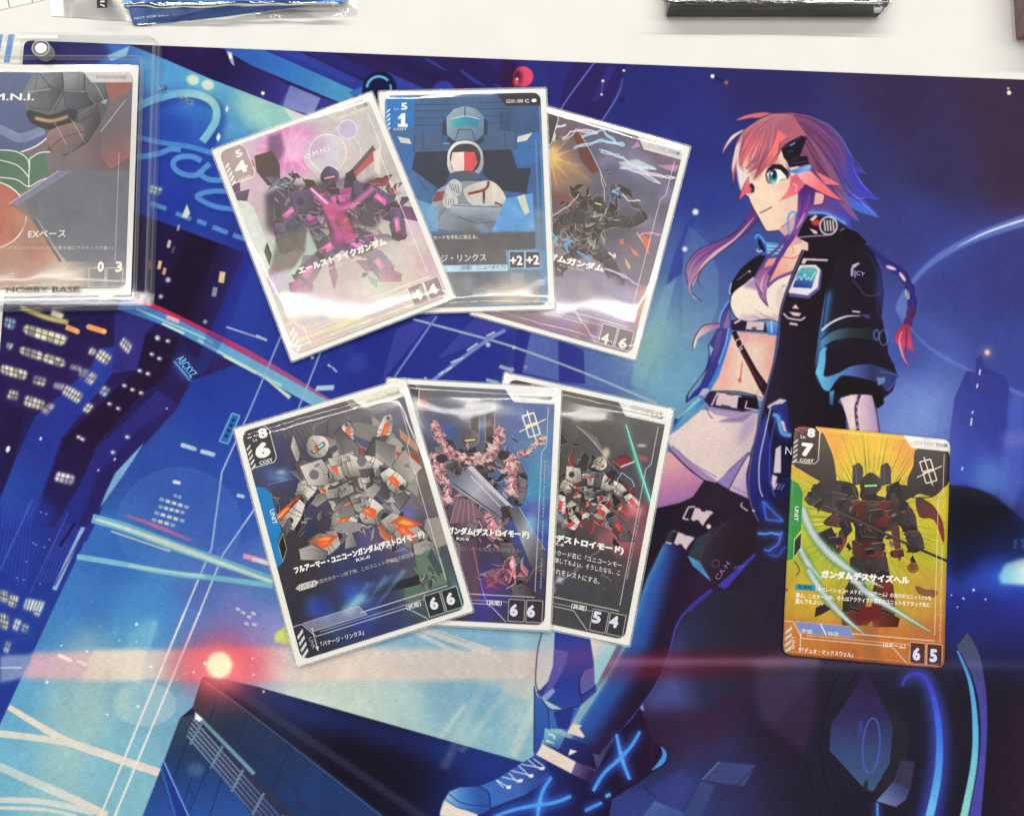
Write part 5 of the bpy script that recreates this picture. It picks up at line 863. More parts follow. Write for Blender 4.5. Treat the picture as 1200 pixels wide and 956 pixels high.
def frame(dark=(34, 32, 38), line=(226, 224, 220), unit=(24, 120, 190), tab=(232, 230, 226), stats=True, link=True, emblem=None, cost=True, box=(30, 28, 34), hatch=(214, 214, 212)):
    """the printed border furniture of a card, in mm from its top-left corner"""
    cv.mm = True
    if cost:
        F([(0,0),(8.8,0),(10.4,1.6),(10.4,13),(9,14.8),(0,14.8)], dark, .95); S([(8.8,0),(10.4,1.8),(10.4,13),(9.2,14.6),(0,14.6)], .35, line, .9, sm=0)
        for i in range(5): y = 5.4 + i*1.9; F([(.3,y+1.5),(2.1,y),(2.1,y+.95),(.3,y+2.4)], hatch)
    F([(43.6,0),(63,0),(63,4.7),(47.2,4.7)], tab, .95)
    r = random.Random(int(tab[0]) + (7 if emblem else 3))
    for i in range(16):
        if i not in (4, 10): F([(48.6+i*.78, 1.7),(48.6+i*.78+.55, 1.7),(48.6+i*.78+.55, 3.2),(48.6+i*.78, 3.2)], (150,148,146), .35 + .5*(i > 10))
    E((61.2, 2.45), .75, None, (120,118,116), .8)
    if unit:
        F([(0,21.5),(3.2,23),(5,26.5),(5,40.5),(2.4,44.5),(2.4,52),(0,53)], unit, .96); F([(2.6,45),(5.2,41.5),(5.2,47.5),(2.6,51.5)], (24,26,26), .9); S([(2.6,45),(5.2,41.5),(5.2,47.5),(2.6,51.5),(2.6,45)], .22, line, .8, sm=0)
    S([(60.6,6),(60.6,21),(58.9,23.4),(58.9,76)], .28, line, .85, sm=0)
    if emblem:
        c = np.array((54.4, 13.2)); e = np.array((.94,-.34)); f = np.array((.34,.94))
        for o in ((0,-2.3),(0,2.3)):
            q = [c + e*(sx*2.3) + f*(o[1] + sy*2.0) for sx, sy in ((-1,-1),(1,-1),(1,1),(-1,1),(-1,-1))]; S(q, .55, emblem, sm=0)
        S([c - e*5.2 + f*1.2, c + e*6 - f*.6], .42, emblem); S([c - f*5.8, c + f*5.8], .5, emblem)
    if stats:
        for x in (49.3, 56): F([(x,79.2),(x+6,79.2),(x+6,87.2),(x,87.2)], box, .92); S([(x,79.2),(x+6,79.2),(x+6,87.2),(x,87.2),(x,79.2)], .28, line, .8, sm=0)
        S([(25,78),(58.9,78)], .3, line, .9); S([(0,75.6),(3.4,75.6),(7.2,81.4),(42,81.4),(48.6,87.6)], .3, line, .85, sm=0); S([(9,80.2),(49,80.2)], .25, line, .7)
        F([(4,75.4),(25,75.4),(27.4,79.4),(6.6,79.4)], (176,178,196), .55); S([(4,75.4),(25,75.4),(27.4,79.4),(6.6,79.4),(4,75.4)], .22, line, .7, sm=0)
    if link:
        for i in range(4): y = 77.2 + i*2.4; F([(.6,y+2.2),(3.2,y),(3.2,y+1.3),(.6,y+3.5)], hatch)
        S([(6.6,78),(6.6,86)], .3, line, .9); F([(6,85),(7.2,85),(6.6,86.8)], line)
    cv.mm = False

def art_A():
    Z = V(240,100,5.975); Y = V(300,239,4.0)
    cv.img[:] = field([(300,180,(196,188,182)),(400,140,(192,188,190)),(430,250,(180,172,170)),(290,260,(186,180,176)),(330,320,(176,196,190)),(400,360,(190,176,178)),(350,400,(206,190,176)),(480,330,(190,182,170)),(510,350,(196,176,176))], s=20)
    F(Z((150,440),(1195,60),(1195,140),(330,440)), (190,182,190), .6)
    nebula(26, (270,150,500,340), [(222,190,220),(196,176,216),(236,214,200),(206,150,196),(190,206,214)], 5, (10,24), .5); E(Z((600,450))[0], 36, 30, (220,110,184), .9, bl=9); E(Z((640,430))[0], 20, 18, (240,186,220), .8, bl=5)
    for i in range(16):
        t = math.radians(i*23 + 5); c = Z((575,445))[0]; S([c, (c[0]+math.cos(t)*34, c[1]+math.sin(t)*30)], 2.4, (246,206,230), .4, bl=.6, taper=(.3,1))
    F(Z((440,350),(530,330),(560,450),(470,640),(440,560)), (84,58,104), .75, bl=2); F(Z((345,490),(470,455),(525,560),(525,700),(440,700),(360,600)), (62,48,56), .92)
    E(Z((830,480))[0], 24, 24, (200,196,206), .9); E(Z((770,430))[0], 16, 13, (190,150,200), .5, bl=5); ring(Z((860,475))[0], 22, 22, .8, (240,236,230)); ring(Z((950,480))[0], 24, 26, .8, (236,230,220), .8, a0=-70, a1=60); E(Z((1000,310))[0], 11, None, (188,176,206), .9); ring(Z((1000,310))[0], 11, 11, .8, (240,226,240))
    F(Z((115,470),(340,560),(350,640),(200,700)), (206,176,184), .7); F(Z((120,465),(230,490),(350,570),(330,520)), (176,52,66), .8); F(Z((1000,640),(1195,440),(1195,520),(1060,640)), (176,70,84), .9); F(Z((1020,600),(1180,420),(1190,450),(1060,600)), (80,70,84), .9); F(Z((1180,470),(1230,440),(1230,640),(1190,600)),(220,212,200),.9)
    pal = [(86,74,104),(112,92,128),(70,64,86),(150,90,140),(96,110,136),(176,160,170)]
    F(Z((420,760),(560,690),(720,700),(900,650),(1080,700),(1195,640),(1250,900),(1150,1100),(900,1150),(600,1150),(430,1000)), (58,46,72), .9, bl=3); shards((395,258), (84,50), 46, [(70,58,86),(96,80,112),(120,70,120),(150,140,158)], 81, 15, (16,44), (230,210,230), .5, .45); shards((390,262), (70,46), 30, pal, 4, 20, (8, 30)); shards((340,215), (16,20), 16, [(60,56,66),(90,110,130),(120,130,140)], 8, 10, (8,24)); shards((452,222),(18,18),18,[(206,196,190),(150,70,90),(90,80,96)],9,-40,(8,26))
    machine(dict(head=(386,206), chest=(392,236), hip=(402,276), ls=(352,236), le=(326,262), lh=(338,296), rs=(430,222), re=(462,244), rh=(470,282), lk=(372,302), lf=(352,334), rk=(434,296), rf=(456,322)), 19, (84,72,108), (156,60,130), (44,36,56), (214,96,160), (236,150,190), 3)
    shards((395,262), (60,46), 26, [(120,104,140),(84,72,100),(206,120,170),(170,160,176),(60,50,72)], 44, 20, (4,12), (246,230,240), .6, .5)
    S(Z((740,720),(860,830),(1000,860),(1180,720)), 6, (222,110,180), .8, bl=1.6); S(Z((860,820),(880,930),(960,1080)), 9, (206,84,150), .75, bl=2); S(Z((740,720),(860,830)), 2, (250,190,230)); S(Y((330,20),(400,60),(440,160)), 13, (196,70,130), .8, bl=2); F(Y((100,150),(260,110),(280,220),(200,300),(60,330)), (96,84,84), .8, bl=2); F(Y((240,110),(290,220),(200,300),(150,340),(230,220)), (176,206,196), .8, bl=1); F(Y((220,240),(280,240),(280,290),(210,290)), (110,84,120), .7)
    F(Y((180,340),(620,170),(760,250),(870,420),(220,680),(150,560)), (196,176,178), .55, bl=4); E(Y((560,400))[0], 20, 14, (206,226,206), .4, bl=7); E(Y((280,450))[0], 22, 12, (196,176,206), .4, bl=7); E(Y((430,560))[0],30,8,(206,226,176),.4,bl=5); S(Y((200,640),(500,530)), 5, (226,220,160), .6)  # pale pastel wash: part print, part foil glare put into the colour
    frame(dark=(168,150,150), line=(238,234,226), unit=(206,214,208), tab=(206,202,196), box=(116,100,112), hatch=(236,234,230))
def art_B():
    Z = V(440,95,5.43); Y = V(490,220,5.976)
    cv.img[:] = field([(460,130,(66,104,150)),(540,130,(72,100,134)),(620,130,(56,70,92)),(620,200,(58,96,150)),(470,230,(70,110,156)),(540,200,(60,84,120)),(560,320,(98,106,116)),(620,300,(110,130,150)),(600,350,(170,160,150)),(500,350,(150,150,150))], s=22)
    F(Z((230,110),(1040,100),(1040,350),(900,380),(240,400)), (62,92,132), .6)
    for y in (150,190,235,280): S(Z((240,y),(520,y)), 1, (44,62,90), .8); S(Z((660,y-8),(880,y-10)), 1, (44,62,90), .8)
    F(Z((790,200),(865,195),(860,330),(790,330)), (50,72,104), .8); F(Z((900,110),(1045,105),(1045,330),(960,330),(880,300)), (56,86,130), .7)
    F(Z((110,340),(250,360),(260,540),(200,600),(120,420)), (60,104,160)); F(Z((140,350),(215,365),(230,400),(160,390)), (206,206,190)); F(Z((900,345),(1045,330),(1045,520),(920,540),(880,460)), (60,106,164)); F(Z((905,360),(1000,335),(960,385),(900,395)), (206,206,190))
    F(Z((255,440),(480,430),(470,600),(420,700),(230,560)), (54,58,72)); F(Z((660,430),(860,430),(900,560),(990,560),(960,720),(800,700),(690,600)), (52,56,70)); F(Z((275,415),(430,395),(500,400),(480,440),(275,445)), (196,200,196)); F([(467,136.5),(471.5,132.6),(474.6,132.6),(474.6,145),(477.4,145),(477.4,148.4),(466,148.4),(466,145),(469.8,145),(469.8,138.4),(467,139.6)], (236,234,228)) if 0 else None; F(Z((660,400),(850,400),(855,432),(700,432)), (196,200,196))
    # plain domed canister and a two-tone porthole
    F(Z((250,340),(420,310),(430,400),(700,400),(720,310),(890,330),(900,440),(240,450)), (70,92,124)); F(Z((455,380),(470,330),(680,330),(690,385),(640,420),(500,420)), (52,64,88))
    F(Z((452,230),(500,180),(570,160),(640,180),(690,230),(700,330),(640,385),(505,385),(440,330)), L((525,125),(570,165),(150,170,180),(84,110,136))); F(Z((480,245),(570,225),(660,245),(650,300),(570,285),(490,300)), L((530,138),(560,150),(70,170,176),(60,120,160))); S(Z((480,245),(570,225),(660,245)), .8, (210,222,222)); S(Z((570,160),(570,225)), 1, (50,66,96)); S(Z((505,385),(530,310),(610,310),(640,385)), .8, (50,62,84), sm=0); F(Z((425,260),(452,240),(455,350),(430,345)), (50,60,82)); F(Z((690,240),(715,260),(712,345),(690,350)), (50,60,82))
    for q in (((240,450),(250,340)),((420,310),(430,400)),((890,330),(900,440)),((300,330),(305,440)),((820,330),(830,435)),((260,600),(330,700)),((900,560),(860,720)),((420,600),(420,700)),((760,450),(800,600))): S(Z(*q), .7, (40,52,76), .8)
    F(smooth(Z((455,520),(460,450),(500,395),(570,378),(640,395),(682,450),(690,520),(660,590),(570,625),(480,590)), True), L((530,170),(560,200),(222,222,216),(150,154,160))); F(smooth(Z((475,510),(482,450),(520,410),(570,400),(625,410),(660,450),(668,510),(640,570),(570,598),(500,570)), True), (66,64,70)); S(smooth(Z((455,520),(460,450),(500,395),(570,378),(640,395),(682,450),(690,520))), .8, (60,64,76)); F(Z((490,455),(565,452),(565,580),(500,575),(478,520)), (226,206,196)); F(Z((565,452),(630,455),(650,520),(620,575),(565,580)), (206,84,86)); E(Z((565,605))[0], 18, 6, (82,90,104))
    F(smooth(Z((350,800),(390,700),(480,650),(560,640),(660,640),(750,650),(820,740),(835,850),(760,930),(600,950),(430,945),(340,900)), True), L((520,215),(580,265),(150,158,166),(104,110,122)))
    F(smooth(Z((560,700),(640,650),(740,640),(800,720),(760,790),(620,790)), True), (196,190,180)); S(Z((590,720),(700,690),(720,640)), 3, (130,60,64)); S(Z((690,700),(690,780)), 3, (120,56,60)); F(smooth(Z((745,650),(800,690),(832,760),(800,800),(755,770)), True), (206,200,190)); S(Z((760,775),(815,800)), 2.4, (130,64,66))
    F(smooth(Z((330,870),(350,790),(420,760),(450,700),(480,690),(470,780),(420,860),(370,920)), True), L((505,230),(525,250),(176,180,184),(110,116,126))); F(smooth(Z((445,690),(470,640),(510,625),(548,660),(540,720),(500,740),(455,730)), True), (186,188,186)); F(smooth(Z((430,760),(470,730),(520,745),(515,800),(450,805)), True), (196,196,192))
    for i in range(4): S(Z((470+i*18,650+i*4),(490+i*14,700+i*6)), .8, (84,88,96)); S(Z((445+i*16,745),(450+i*17,795)), .7, (100,102,108))
    F(smooth(Z((490,790),(620,790),(800,800),(810,850),(740,900),(600,890),(480,860)), True), L((560,240),(560,262),(170,178,188),(100,108,122))); S(Z((490,790),(640,800),(800,805)), .8, (70,74,84)); S(Z((520,860),(640,905),(740,900)), .8, (70,74,84)); F(Z((385,705),(440,700),(425,760),(360,770)), (130,64,68), .9)
    F(Z((830,750),(1000,720),(1010,956),(740,956)), (96,150,206)); F(Z((900,740),(950,725),(980,840),(950,860)), (200,206,190)); F(Z((260,750),(400,800),(400,956),(320,956)), (110,160,200), .8); nebula(10, (560,230,630,270), [(110,160,210),(150,190,220)], 4, (4,10), .35)
    F(Y((100,320),(820,315),(820,540),(140,540)), (96,94,96), .9); nebula(12,(500,270,620,310),[(110,104,104),(84,82,86),(120,110,100)],5,(6,14),.4); F(Y((100,545),(630,540),(630,585),(180,590)), (176,206,222)); F(Y((610,440),(860,430),(870,580),(630,580)), (110,150,190)); 
    for x in (640,752): F(Y((x,450),(x+104,450),(x+104,565),(x,568)), (88,86,90)); S(Y((x,450),(x+104,450),(x+104,565),(x,568),(x,450)), .8, (190,206,216), sm=0)
    nebula(14, (500,330,640,358), [(206,190,160),(170,160,160),(196,176,170)], 6, (5,12), .5); F(Y((650,600),(740,600),(740,820),(650,820)), (190,180,190), .4); F(Y((850,440),(890,440),(890,800),(850,820)), (110,150,190), .6)
    cv.mm = True
    F([(0,0),(12,0),(11.6,13.6),(0,13.6)], (44,112,184)); F([(45,0),(63,0),(63,5.4),(49,5.4)], (44,44,48), .95)
    for i in range(5): y = 5.4 + i*1.9; F([(.3,y+1.5),(2.1,y),(2.1,y+.95),(.3,y+2.4)], (206,216,226))
    cv.mm = False; F([(466.6,136.5),(471.2,132.4),(474.8,132.4),(474.8,144.8),(477.6,144.8),(477.6,148.4),(466,148.4),(466,144.8),(469.8,144.8),(469.8,138.2),(466.6,139.8)], (236,234,228)); cv.mm = True
    S([(60.4,20),(60.4,72)], .9, (120,140,160), .5); S([(0.5,0.5),(.5,87.5)], 1, (110,150,190), .6); S([(62.5,6),(62.5,87.5),(30,87.7)], .8, (110,150,190), .6, sm=0); cv.mm = False
def art_C():
    Z = V(630,120,5.975); Y = V(600,270,5.975)
    cv.img[:] = field([(650,160,(96,76,96)),(660,200,(140,110,90)),(700,180,(84,76,104)),(740,200,(86,84,104)),(780,200,(96,84,104)),(760,240,(86,88,106)),(720,260,(72,74,86)),(660,250,(96,72,80)),(680,320,(130,126,136)),(740,310,(110,100,120)),(700,370,(150,130,150)),(760,370,(150,120,130)),(620,360,(110,84,100)),(640,390,(120,90,120))], s=18)
    nebula(24, (690,170,800,300), [(110,116,150),(84,90,124),(150,140,176),(70,70,96)], 5, (8,20), .5); nebula(18, (640,320,770,400), [(150,140,190),(110,96,150),(190,170,200)], 6, (8,20), .45); E(Z((110,400))[0], 14, 20, (206,150,84), .5, bl=7); E(Z((90,380))[0], 9, 12, (244,226,160), .7, bl=4)
    for i in range(18): t = math.radians(-70 + i*9 + (i*37 % 7)); c = Z((85,385))[0]; S([c, (c[0] + math.cos(t)*(22 + i*13 % 24), c[1] + math.sin(t)*(22 + i*17 % 26))], 2.2, [(250,226,150),(226,150,80),(206,190,90)][i % 3], .5, bl=.8, taper=(1,.1))
    S(Z((90,420),(220,450),(380,560)), 5, (190,160,60), .5, bl=2, taper=(1,.2))
    F(Z((240,190),(290,190),(360,340),(430,480),(380,500),(300,400)), (96,36,36), .9); S(Z((280,190),(400,400),(480,590)), .9, (206,196,190), .8); F(Z((90,640),(290,640),(280,700),(90,680)), (130,60,64), .6, bl=2)
    for i, (c, q) in enumerate((((150,206,220), Z((300,240),(450,200),(560,280),(610,300))), ((170,214,226), Z((260,320),(440,270),(600,310))), ((196,220,226), Z((430,340),(560,370),(640,430),(830,470))), ((214,206,222), Z((580,460),(700,480),(860,570))), ((226,216,222), Z((720,480),(860,520),(965,530))), ((210,206,216), Z((170,260),(280,190),(420,220))), ((206,220,226), Z((110,270),(130,170),(200,160))))): bolts(q, 1.6, c, 3, 2.4, i, .75)
    F(Z((560,420),(700,400),(830,460),(700,480),(600,450)), (196,214,220), .8, bl=1); F(Z((830,440),(990,440),(965,490),(900,470)), (206,140,176), .8, bl=1); F(Z((650,330),(700,270),(720,310)), (190,140,190), .8)
    shards((690,255), (48,34), 70, [(40,38,42),(58,56,60),(30,28,32),(80,78,82)], 21, -35, (6,26), (226,222,214), .55); shards((655,280), (20,12), 20, [(120,110,130),(96,90,110),(150,120,150)], 5, -20, (8,24), ea=.7)
    machine(dict(head=(702,236), chest=(696,258), hip=(690,288), ls=(674,252), le=(656,262), lh=(642,280), rs=(720,258), re=(742,262), rh=(756,250), lk=(668,302), lf=(650,318), rk=(712,304), rf=(722,328)), 13, (58,56,62), (84,82,88), (34,32,36), None, (226,206,120), 5); shards((694,272),(40,22),30,[(40,38,42),(150,148,146),(80,78,82)],23,-35,(5,18),(236,232,224),.7)
    bolts(Z((100,800),(230,720),(290,640)), 1, (226,222,216), 1, 1, 3); bolts(Z((440,480),(460,600),(470,700)), .8, (220,214,206), 1, 1, 4); bolts(Z((590,640),(640,690),(720,690)), 1.6, (226,216,222), 1, 1, 5); bolts(Z((560,640),(520,620),(580,600)),1.4,(120,176,226),2,2,6)
    for q, c in ((Y((290,20),(310,60),(300,90)),(90,190,226)),(Y((360,60),(420,80),(370,100),(400,160)),(90,170,216)),(Y((460,140),(500,180),(560,210)),(90,160,220)),(Y((900,30),(960,20),(1060,30)),(226,130,160)),(Y((880,10),(940,110),(960,160)),(206,150,170)),(Y((650,260),(780,320),(900,390)),(206,190,226)),(Y((680,150),(720,190),(720,160)),(226,220,216))): bolts(q, 1.6, c, 2, 1.6, 8, .85)
    F(Y((905,35),(975,60),(955,165),(930,120)), (206,96,70)); F(Y((750,65),(780,60),(785,100),(760,100)), (196,90,84)); F(Y((820,110),(870,150),(900,190),(850,170)), (206,120,90)); F(Y((790,190),(830,250),(820,280),(795,230)), (206,160,120))
    F(Y((280,310),(640,290),(860,420),(880,640),(600,680),(300,600)), (150,146,170), .5, bl=4); nebula(16, (640,330,760,390), [(190,170,150),(150,130,170),(206,190,160),(130,110,150)], 9, (6,16), .35); S(Y((390,480),(440,560),(490,640)), 2, (206,206,230), .8, taper=(.2,1)); S(Y((620,500),(700,600),(830,650)), 3, (150,130,190), .8, taper=(.2,1)); S(Y((640,510),(760,600),(850,640)),1.2,(226,206,190),.8); nebula(8,(600,375,700,400),[(150,60,90),(96,70,120),(120,90,150)],3,(5,10),.5); F(Y((890,400),(940,380),(930,680),(860,650)),(226,150,130),.5,bl=2)
    frame(dark=(60,44,50), line=(226,222,220), unit=None, tab=(206,204,204), box=(110,96,104), link=False)
def art_D():
    Z = V(270,440,5.309); Y = V(320,600,4.8)
    cv.img[:] = field([(300,500,(70,66,74)),(400,480,(84,78,84)),(470,470,(96,90,100)),(330,560,(60,60,84)),(300,600,(66,60,64)),(400,560,(70,66,80)),(500,560,(110,104,100)),(340,660,(54,50,58)),(420,680,(50,56,96)),(500,680,(74,84,90)),(360,720,(46,46,56)),(440,720,(48,54,100)),(520,700,(60,80,84)),(480,640,(80,70,100))], s=20)
    nebula(10, (430,560,480,650), [(90,110,170),(120,96,150),(130,160,200)], 3, (8,16), .45); E(Z((300,610))[0], 15, 5, (150,206,220), .75, bl=3); E(Z((310,600))[0], 5, 2, (226,240,240), .9, bl=1); E(Z((290,640))[0], 12, 2.4, (130,180,220), .8, bl=1.4); S(Z((230,680),(380,640)), 1.2, (150,190,230), .7)
    nebula(16, (290,490,470,640), [(48,56,120),(70,52,104),(40,44,90),(60,90,150)], 13, (10,22), .5)
    for i in range(10): S([(300+i*7,470+i*2),(318+i*9,505+i*4)], .8, (150,140,140), .4)
    F(Z((880,250),(1000,340),(1168,560),(1168,760),(1080,680),(960,540),(890,380)), (146,142,134), .95); F(Z((960,540),(1080,680),(1168,830),(1100,800),(960,620)), (110,108,110)); F(Z((1050,330),(1168,430),(1168,480),(1060,390)), (206,150,110), .8); S(Z((960,440),(1150,640)), 1, (190,186,176)); E(Z((1020,440))[0], 12, 9, (160,156,148), rot=30); E(Z((1075,465))[0],1.6,4,(60,56,58))
    pal = [(176,172,164),(150,146,142),(120,118,120),(196,190,180),(96,96,102)]
    shards((400,600), (70,40), 14, pal, 31, 38, (10,30), (226,220,210), .45, .5); shards((330,600),(18,44),22,[(60,58,62),(80,76,80),(48,46,50),(110,104,100)],12,-60,(10,36))
    F(Z((700,300),(800,290),(1000,330),(960,430),(890,420),(770,370)), (120,116,112)); limb(Z((740,420))[0], Z((720,290))[0], 14, 12, (196,190,182), (90,86,88), (214,86,46)); limb(Z((930,440))[0], Z((990,240))[0], 15, 13, (186,180,174), (90,86,88), (214,86,46)); plate(Z((890,400),(960,390),(975,520),(915,585)), (214,86,46)); S(Z((930,420),(935,540)), 3, (246,170,70), .9, bl=1)
    shards((425,560), (70,54), 40, [(150,146,144),(120,116,118),(190,184,176),(206,90,56),(90,88,96)], 71, 38, (16,46), (226,220,210), .55, .6); shards((455,628),(34,16),18,[(150,150,156),(206,120,70),(110,120,160)],72,20,(10,26)); E((462,610), 16, 9, (150,190,226), .6, bl=5, rot=40); bolts([(440,590),(465,612),(480,640)], 1.2, (206,226,246), 3, 3, 5, .7)
    machine(dict(head=(374,526), chest=(394,552), hip=(412,590), ls=(368,556), le=(352,586), lh=(334,620), rs=(424,540), re=(450,552), rh=(474,574), lk=(396,628), lf=(366,646), rk=(452,606), rf=(500,640)), 23, (190,184,176), (150,146,142), (84,80,84), (222,90,46), (150,220,230), 4); shards((410,582), (70,50), 28, [(206,200,192),(150,146,142),(110,106,108),(222,110,60),(70,66,70)], 45, 38, (4,13), (246,240,230), .6, .5); limb((340,610),(312,672), 9, 7, (84,80,84),(50,48,52)); limb((300,632),(352,580), 7, 5, (206,84,50),(90,60,56),(240,150,60))
    for q, n in ((Y((190,170),(280,130),(370,130),(330,170)),0),(Y((650,60),(720,20),(850,70),(770,90)),0)): F(q, (206,80,46), .9); F(np.mean(q,0)+(np.asarray(q)-np.mean(q,0))*.5, (246,170,70), .9, bl=1)
    E(Y((420,85))[0], 17, 7, (140,138,140), rot=-5); F(Y((860,40),(960,20),(980,180),(920,200),(850,90)), (150,144,138)); F(Y((800,250),(870,210),(950,260),(980,400),(880,430),(820,360)), (96,116,100)); F(Y((890,200),(960,330),(930,360),(870,250)), (64,80,84)); F(Y((740,420),(820,400),(880,440),(800,520),(740,500)), (84,104,92)); F(Y((560,430),(820,350),(840,400),(580,470)), (40,42,48)); F(Y((510,480),(570,440),(590,470),(530,490)), (34,34,40)); shards((500,680),(14,16),16,[(96,116,100),(70,86,84),(120,136,120)],5,60,(6,18))
    for i in range(9): S(Y((350+i*28,600-i*8),(470+i*34,420-i*12)), 3 + i % 3, [(96,150,200),(60,80,160),(130,190,206)][i % 3], .45, bl=1.4, taper=(.2,1))
    nebula(14, (300,480,520,560), [(60,70,140),(84,64,120),(50,60,110)], 13, (8,18), .35) if 0 else None; nebula(10,(360,690,470,735),[(50,70,170),(60,110,190),(40,50,130)],14,(8,20),.5); F(Y((380,560),(480,460),(540,470),(430,580)), (140,206,206), .8, bl=3); speckle(50, (320,620,540,740), (206,216,230), 3, (.2,.5)); F(Y((1000,340),(1040,420),(1060,520),(1020,500)),(120,176,180),.5,bl=2)
    F([(346,689.4),(350.6,684.6),(369,679.4),(373.4,681.4),(370,686.8),(351,692.4)], (206,202,194))
    frame(dark=(52,50,52), line=(226,224,218), unit=(24,124,190), tab=(228,224,210), box=(40,42,46))
def art_E():
    Z = V(450,430,5.43); Y = V(500,590,4.615)
    cv.img[:] = field([(480,460,(96,90,90)),(560,470,(96,100,110)),(620,480,(70,90,150)),(510,500,(64,70,100)),(640,520,(90,120,160)),(640,570,(70,130,170)),(630,610,(56,80,160)),(520,560,(90,72,84)),(560,640,(70,56,76)),(610,680,(56,56,90)),(520,700,(60,48,60)),(570,690,(60,56,140)),(620,720,(60,58,66))], s=18)
    E(Z((240,235))[0], 8, 8, (196,80,84), .6, bl=3); nebula(12, (600,520,650,620), [(70,160,190),(110,90,180),(60,110,190),(150,110,170)], 7, (7,16), .45); speckle(120, (600,510,655,600), (206,236,236), 4, (.2,.6)); nebula(6,(500,500,570,520),[(60,84,160),(50,60,130)],2,(8,14),.5)
    for x in (548, 645): F(Z((x,280),(x+58,280),(x+58,480),(x,480)), (74,72,74)); S(Z((x,200),(x,480)), .7, (190,186,180), .8); S(Z((x+58,200),(x+58,480)), .7, (190,186,180), .8)
    shards((555,550), (44,34), 40, [(70,64,72),(90,80,90),(50,46,52),(110,90,104)], 14, 10, (8,26))
    machine(dict(head=(551,514), chest=(554,544), hip=(560,588), ls=(520,536), le=(506,566), lh=(520,598), rs=(592,534), re=(612,560), rh=(604,592), lk=(538,636), lf=(528,690), rk=(592,636), rf=(612,690)), 19, (104,96,104), (84,78,86), (50,46,52), (214,140,152), (214,196,120), 6)
    shards((556,560), (40,56), 30, [(120,112,120),(84,78,86),(60,56,62),(190,130,140)], 46, 60, (4,13), (240,226,226), .6, .5)
    for q, w in ((Z((335,370),(370,470),(420,540),(560,590),(660,580),(720,480),(735,390)), 11), (Z((320,580),(370,680),(410,840)), 12), (Z((800,600),(900,540),(1010,455)), 9), (Z((790,600),(810,700),(810,790)), 12)):
        r = random.Random(3); P = smooth(q, n=5)
        for i, s in enumerate(P): shards(s, (w*.5, w*.5), 5, [(206,138,148),(226,170,172),(176,104,122),(236,196,190)], i*7+int(w), r.uniform(0,180), (4,w*1.1), (250,226,220), .6, .6)
    for c in ((366,583),(760,562)): E(Z(c)[0], 6.6, 5.4, (48,46,48))
    F(Z((390,640),(470,700),(540,630),(840,920),(760,956),(700,940),(430,760)), L((530,560),(580,600),(96,100,120),(170,168,180),(110,108,124))); F(Z((530,640),(560,625),(830,900),(820,920)), (190,186,196)); S(Z((550,690),(770,920)), 1, (226,220,226), .8); S(Z((440,740),(720,940)), 1.2, (60,56,66)); F(Z((740,890),(800,880),(860,956),(760,990)), (56,52,58))
    F(Z((450,830),(560,840),(640,956),(420,1000)), (120,90,104)); 
    for i in range(5): S(Z((470+i*22,840),(420+i*40,990)), 1, (170,140,150), .7)
    F(Y((440,20),(500,20),(640,270),(640,400),(560,330)), L((595,610),(635,650),(90,88,96),(150,148,154),(84,82,90))); S(Y((500,20),(640,250)), 1, (196,190,196), .8); shards((578,622),(16,14),26,[(206,138,148),(226,170,172),(150,96,110)],77,40,(5,14)); F(Y((180,200),(270,190),(290,520),(190,520)), (90,66,80), .9); S(Y((250,230),(300,460),(340,560)), 1, (206,130,140), .8); shards((590,672),(12,30),26,[(120,84,96),(90,70,84),(150,140,146),(206,120,130)],19,70,(8,26)); F(Y((300,370),(420,350),(420,470),(310,480)), (130,50,84), .5, bl=3); E(Y((565,110))[0],8,12,(150,206,220),.6,bl=4)
    S(Y((440,430),(450,420),(470,340),(480,430),(430,460)), 1.2, (226,140,150), sm=0)
    frame(dark=(52,50,52), line=(214,210,206), unit=None, tab=(234,232,226), emblem=(226,224,190), box=(52,46,52), link=False)
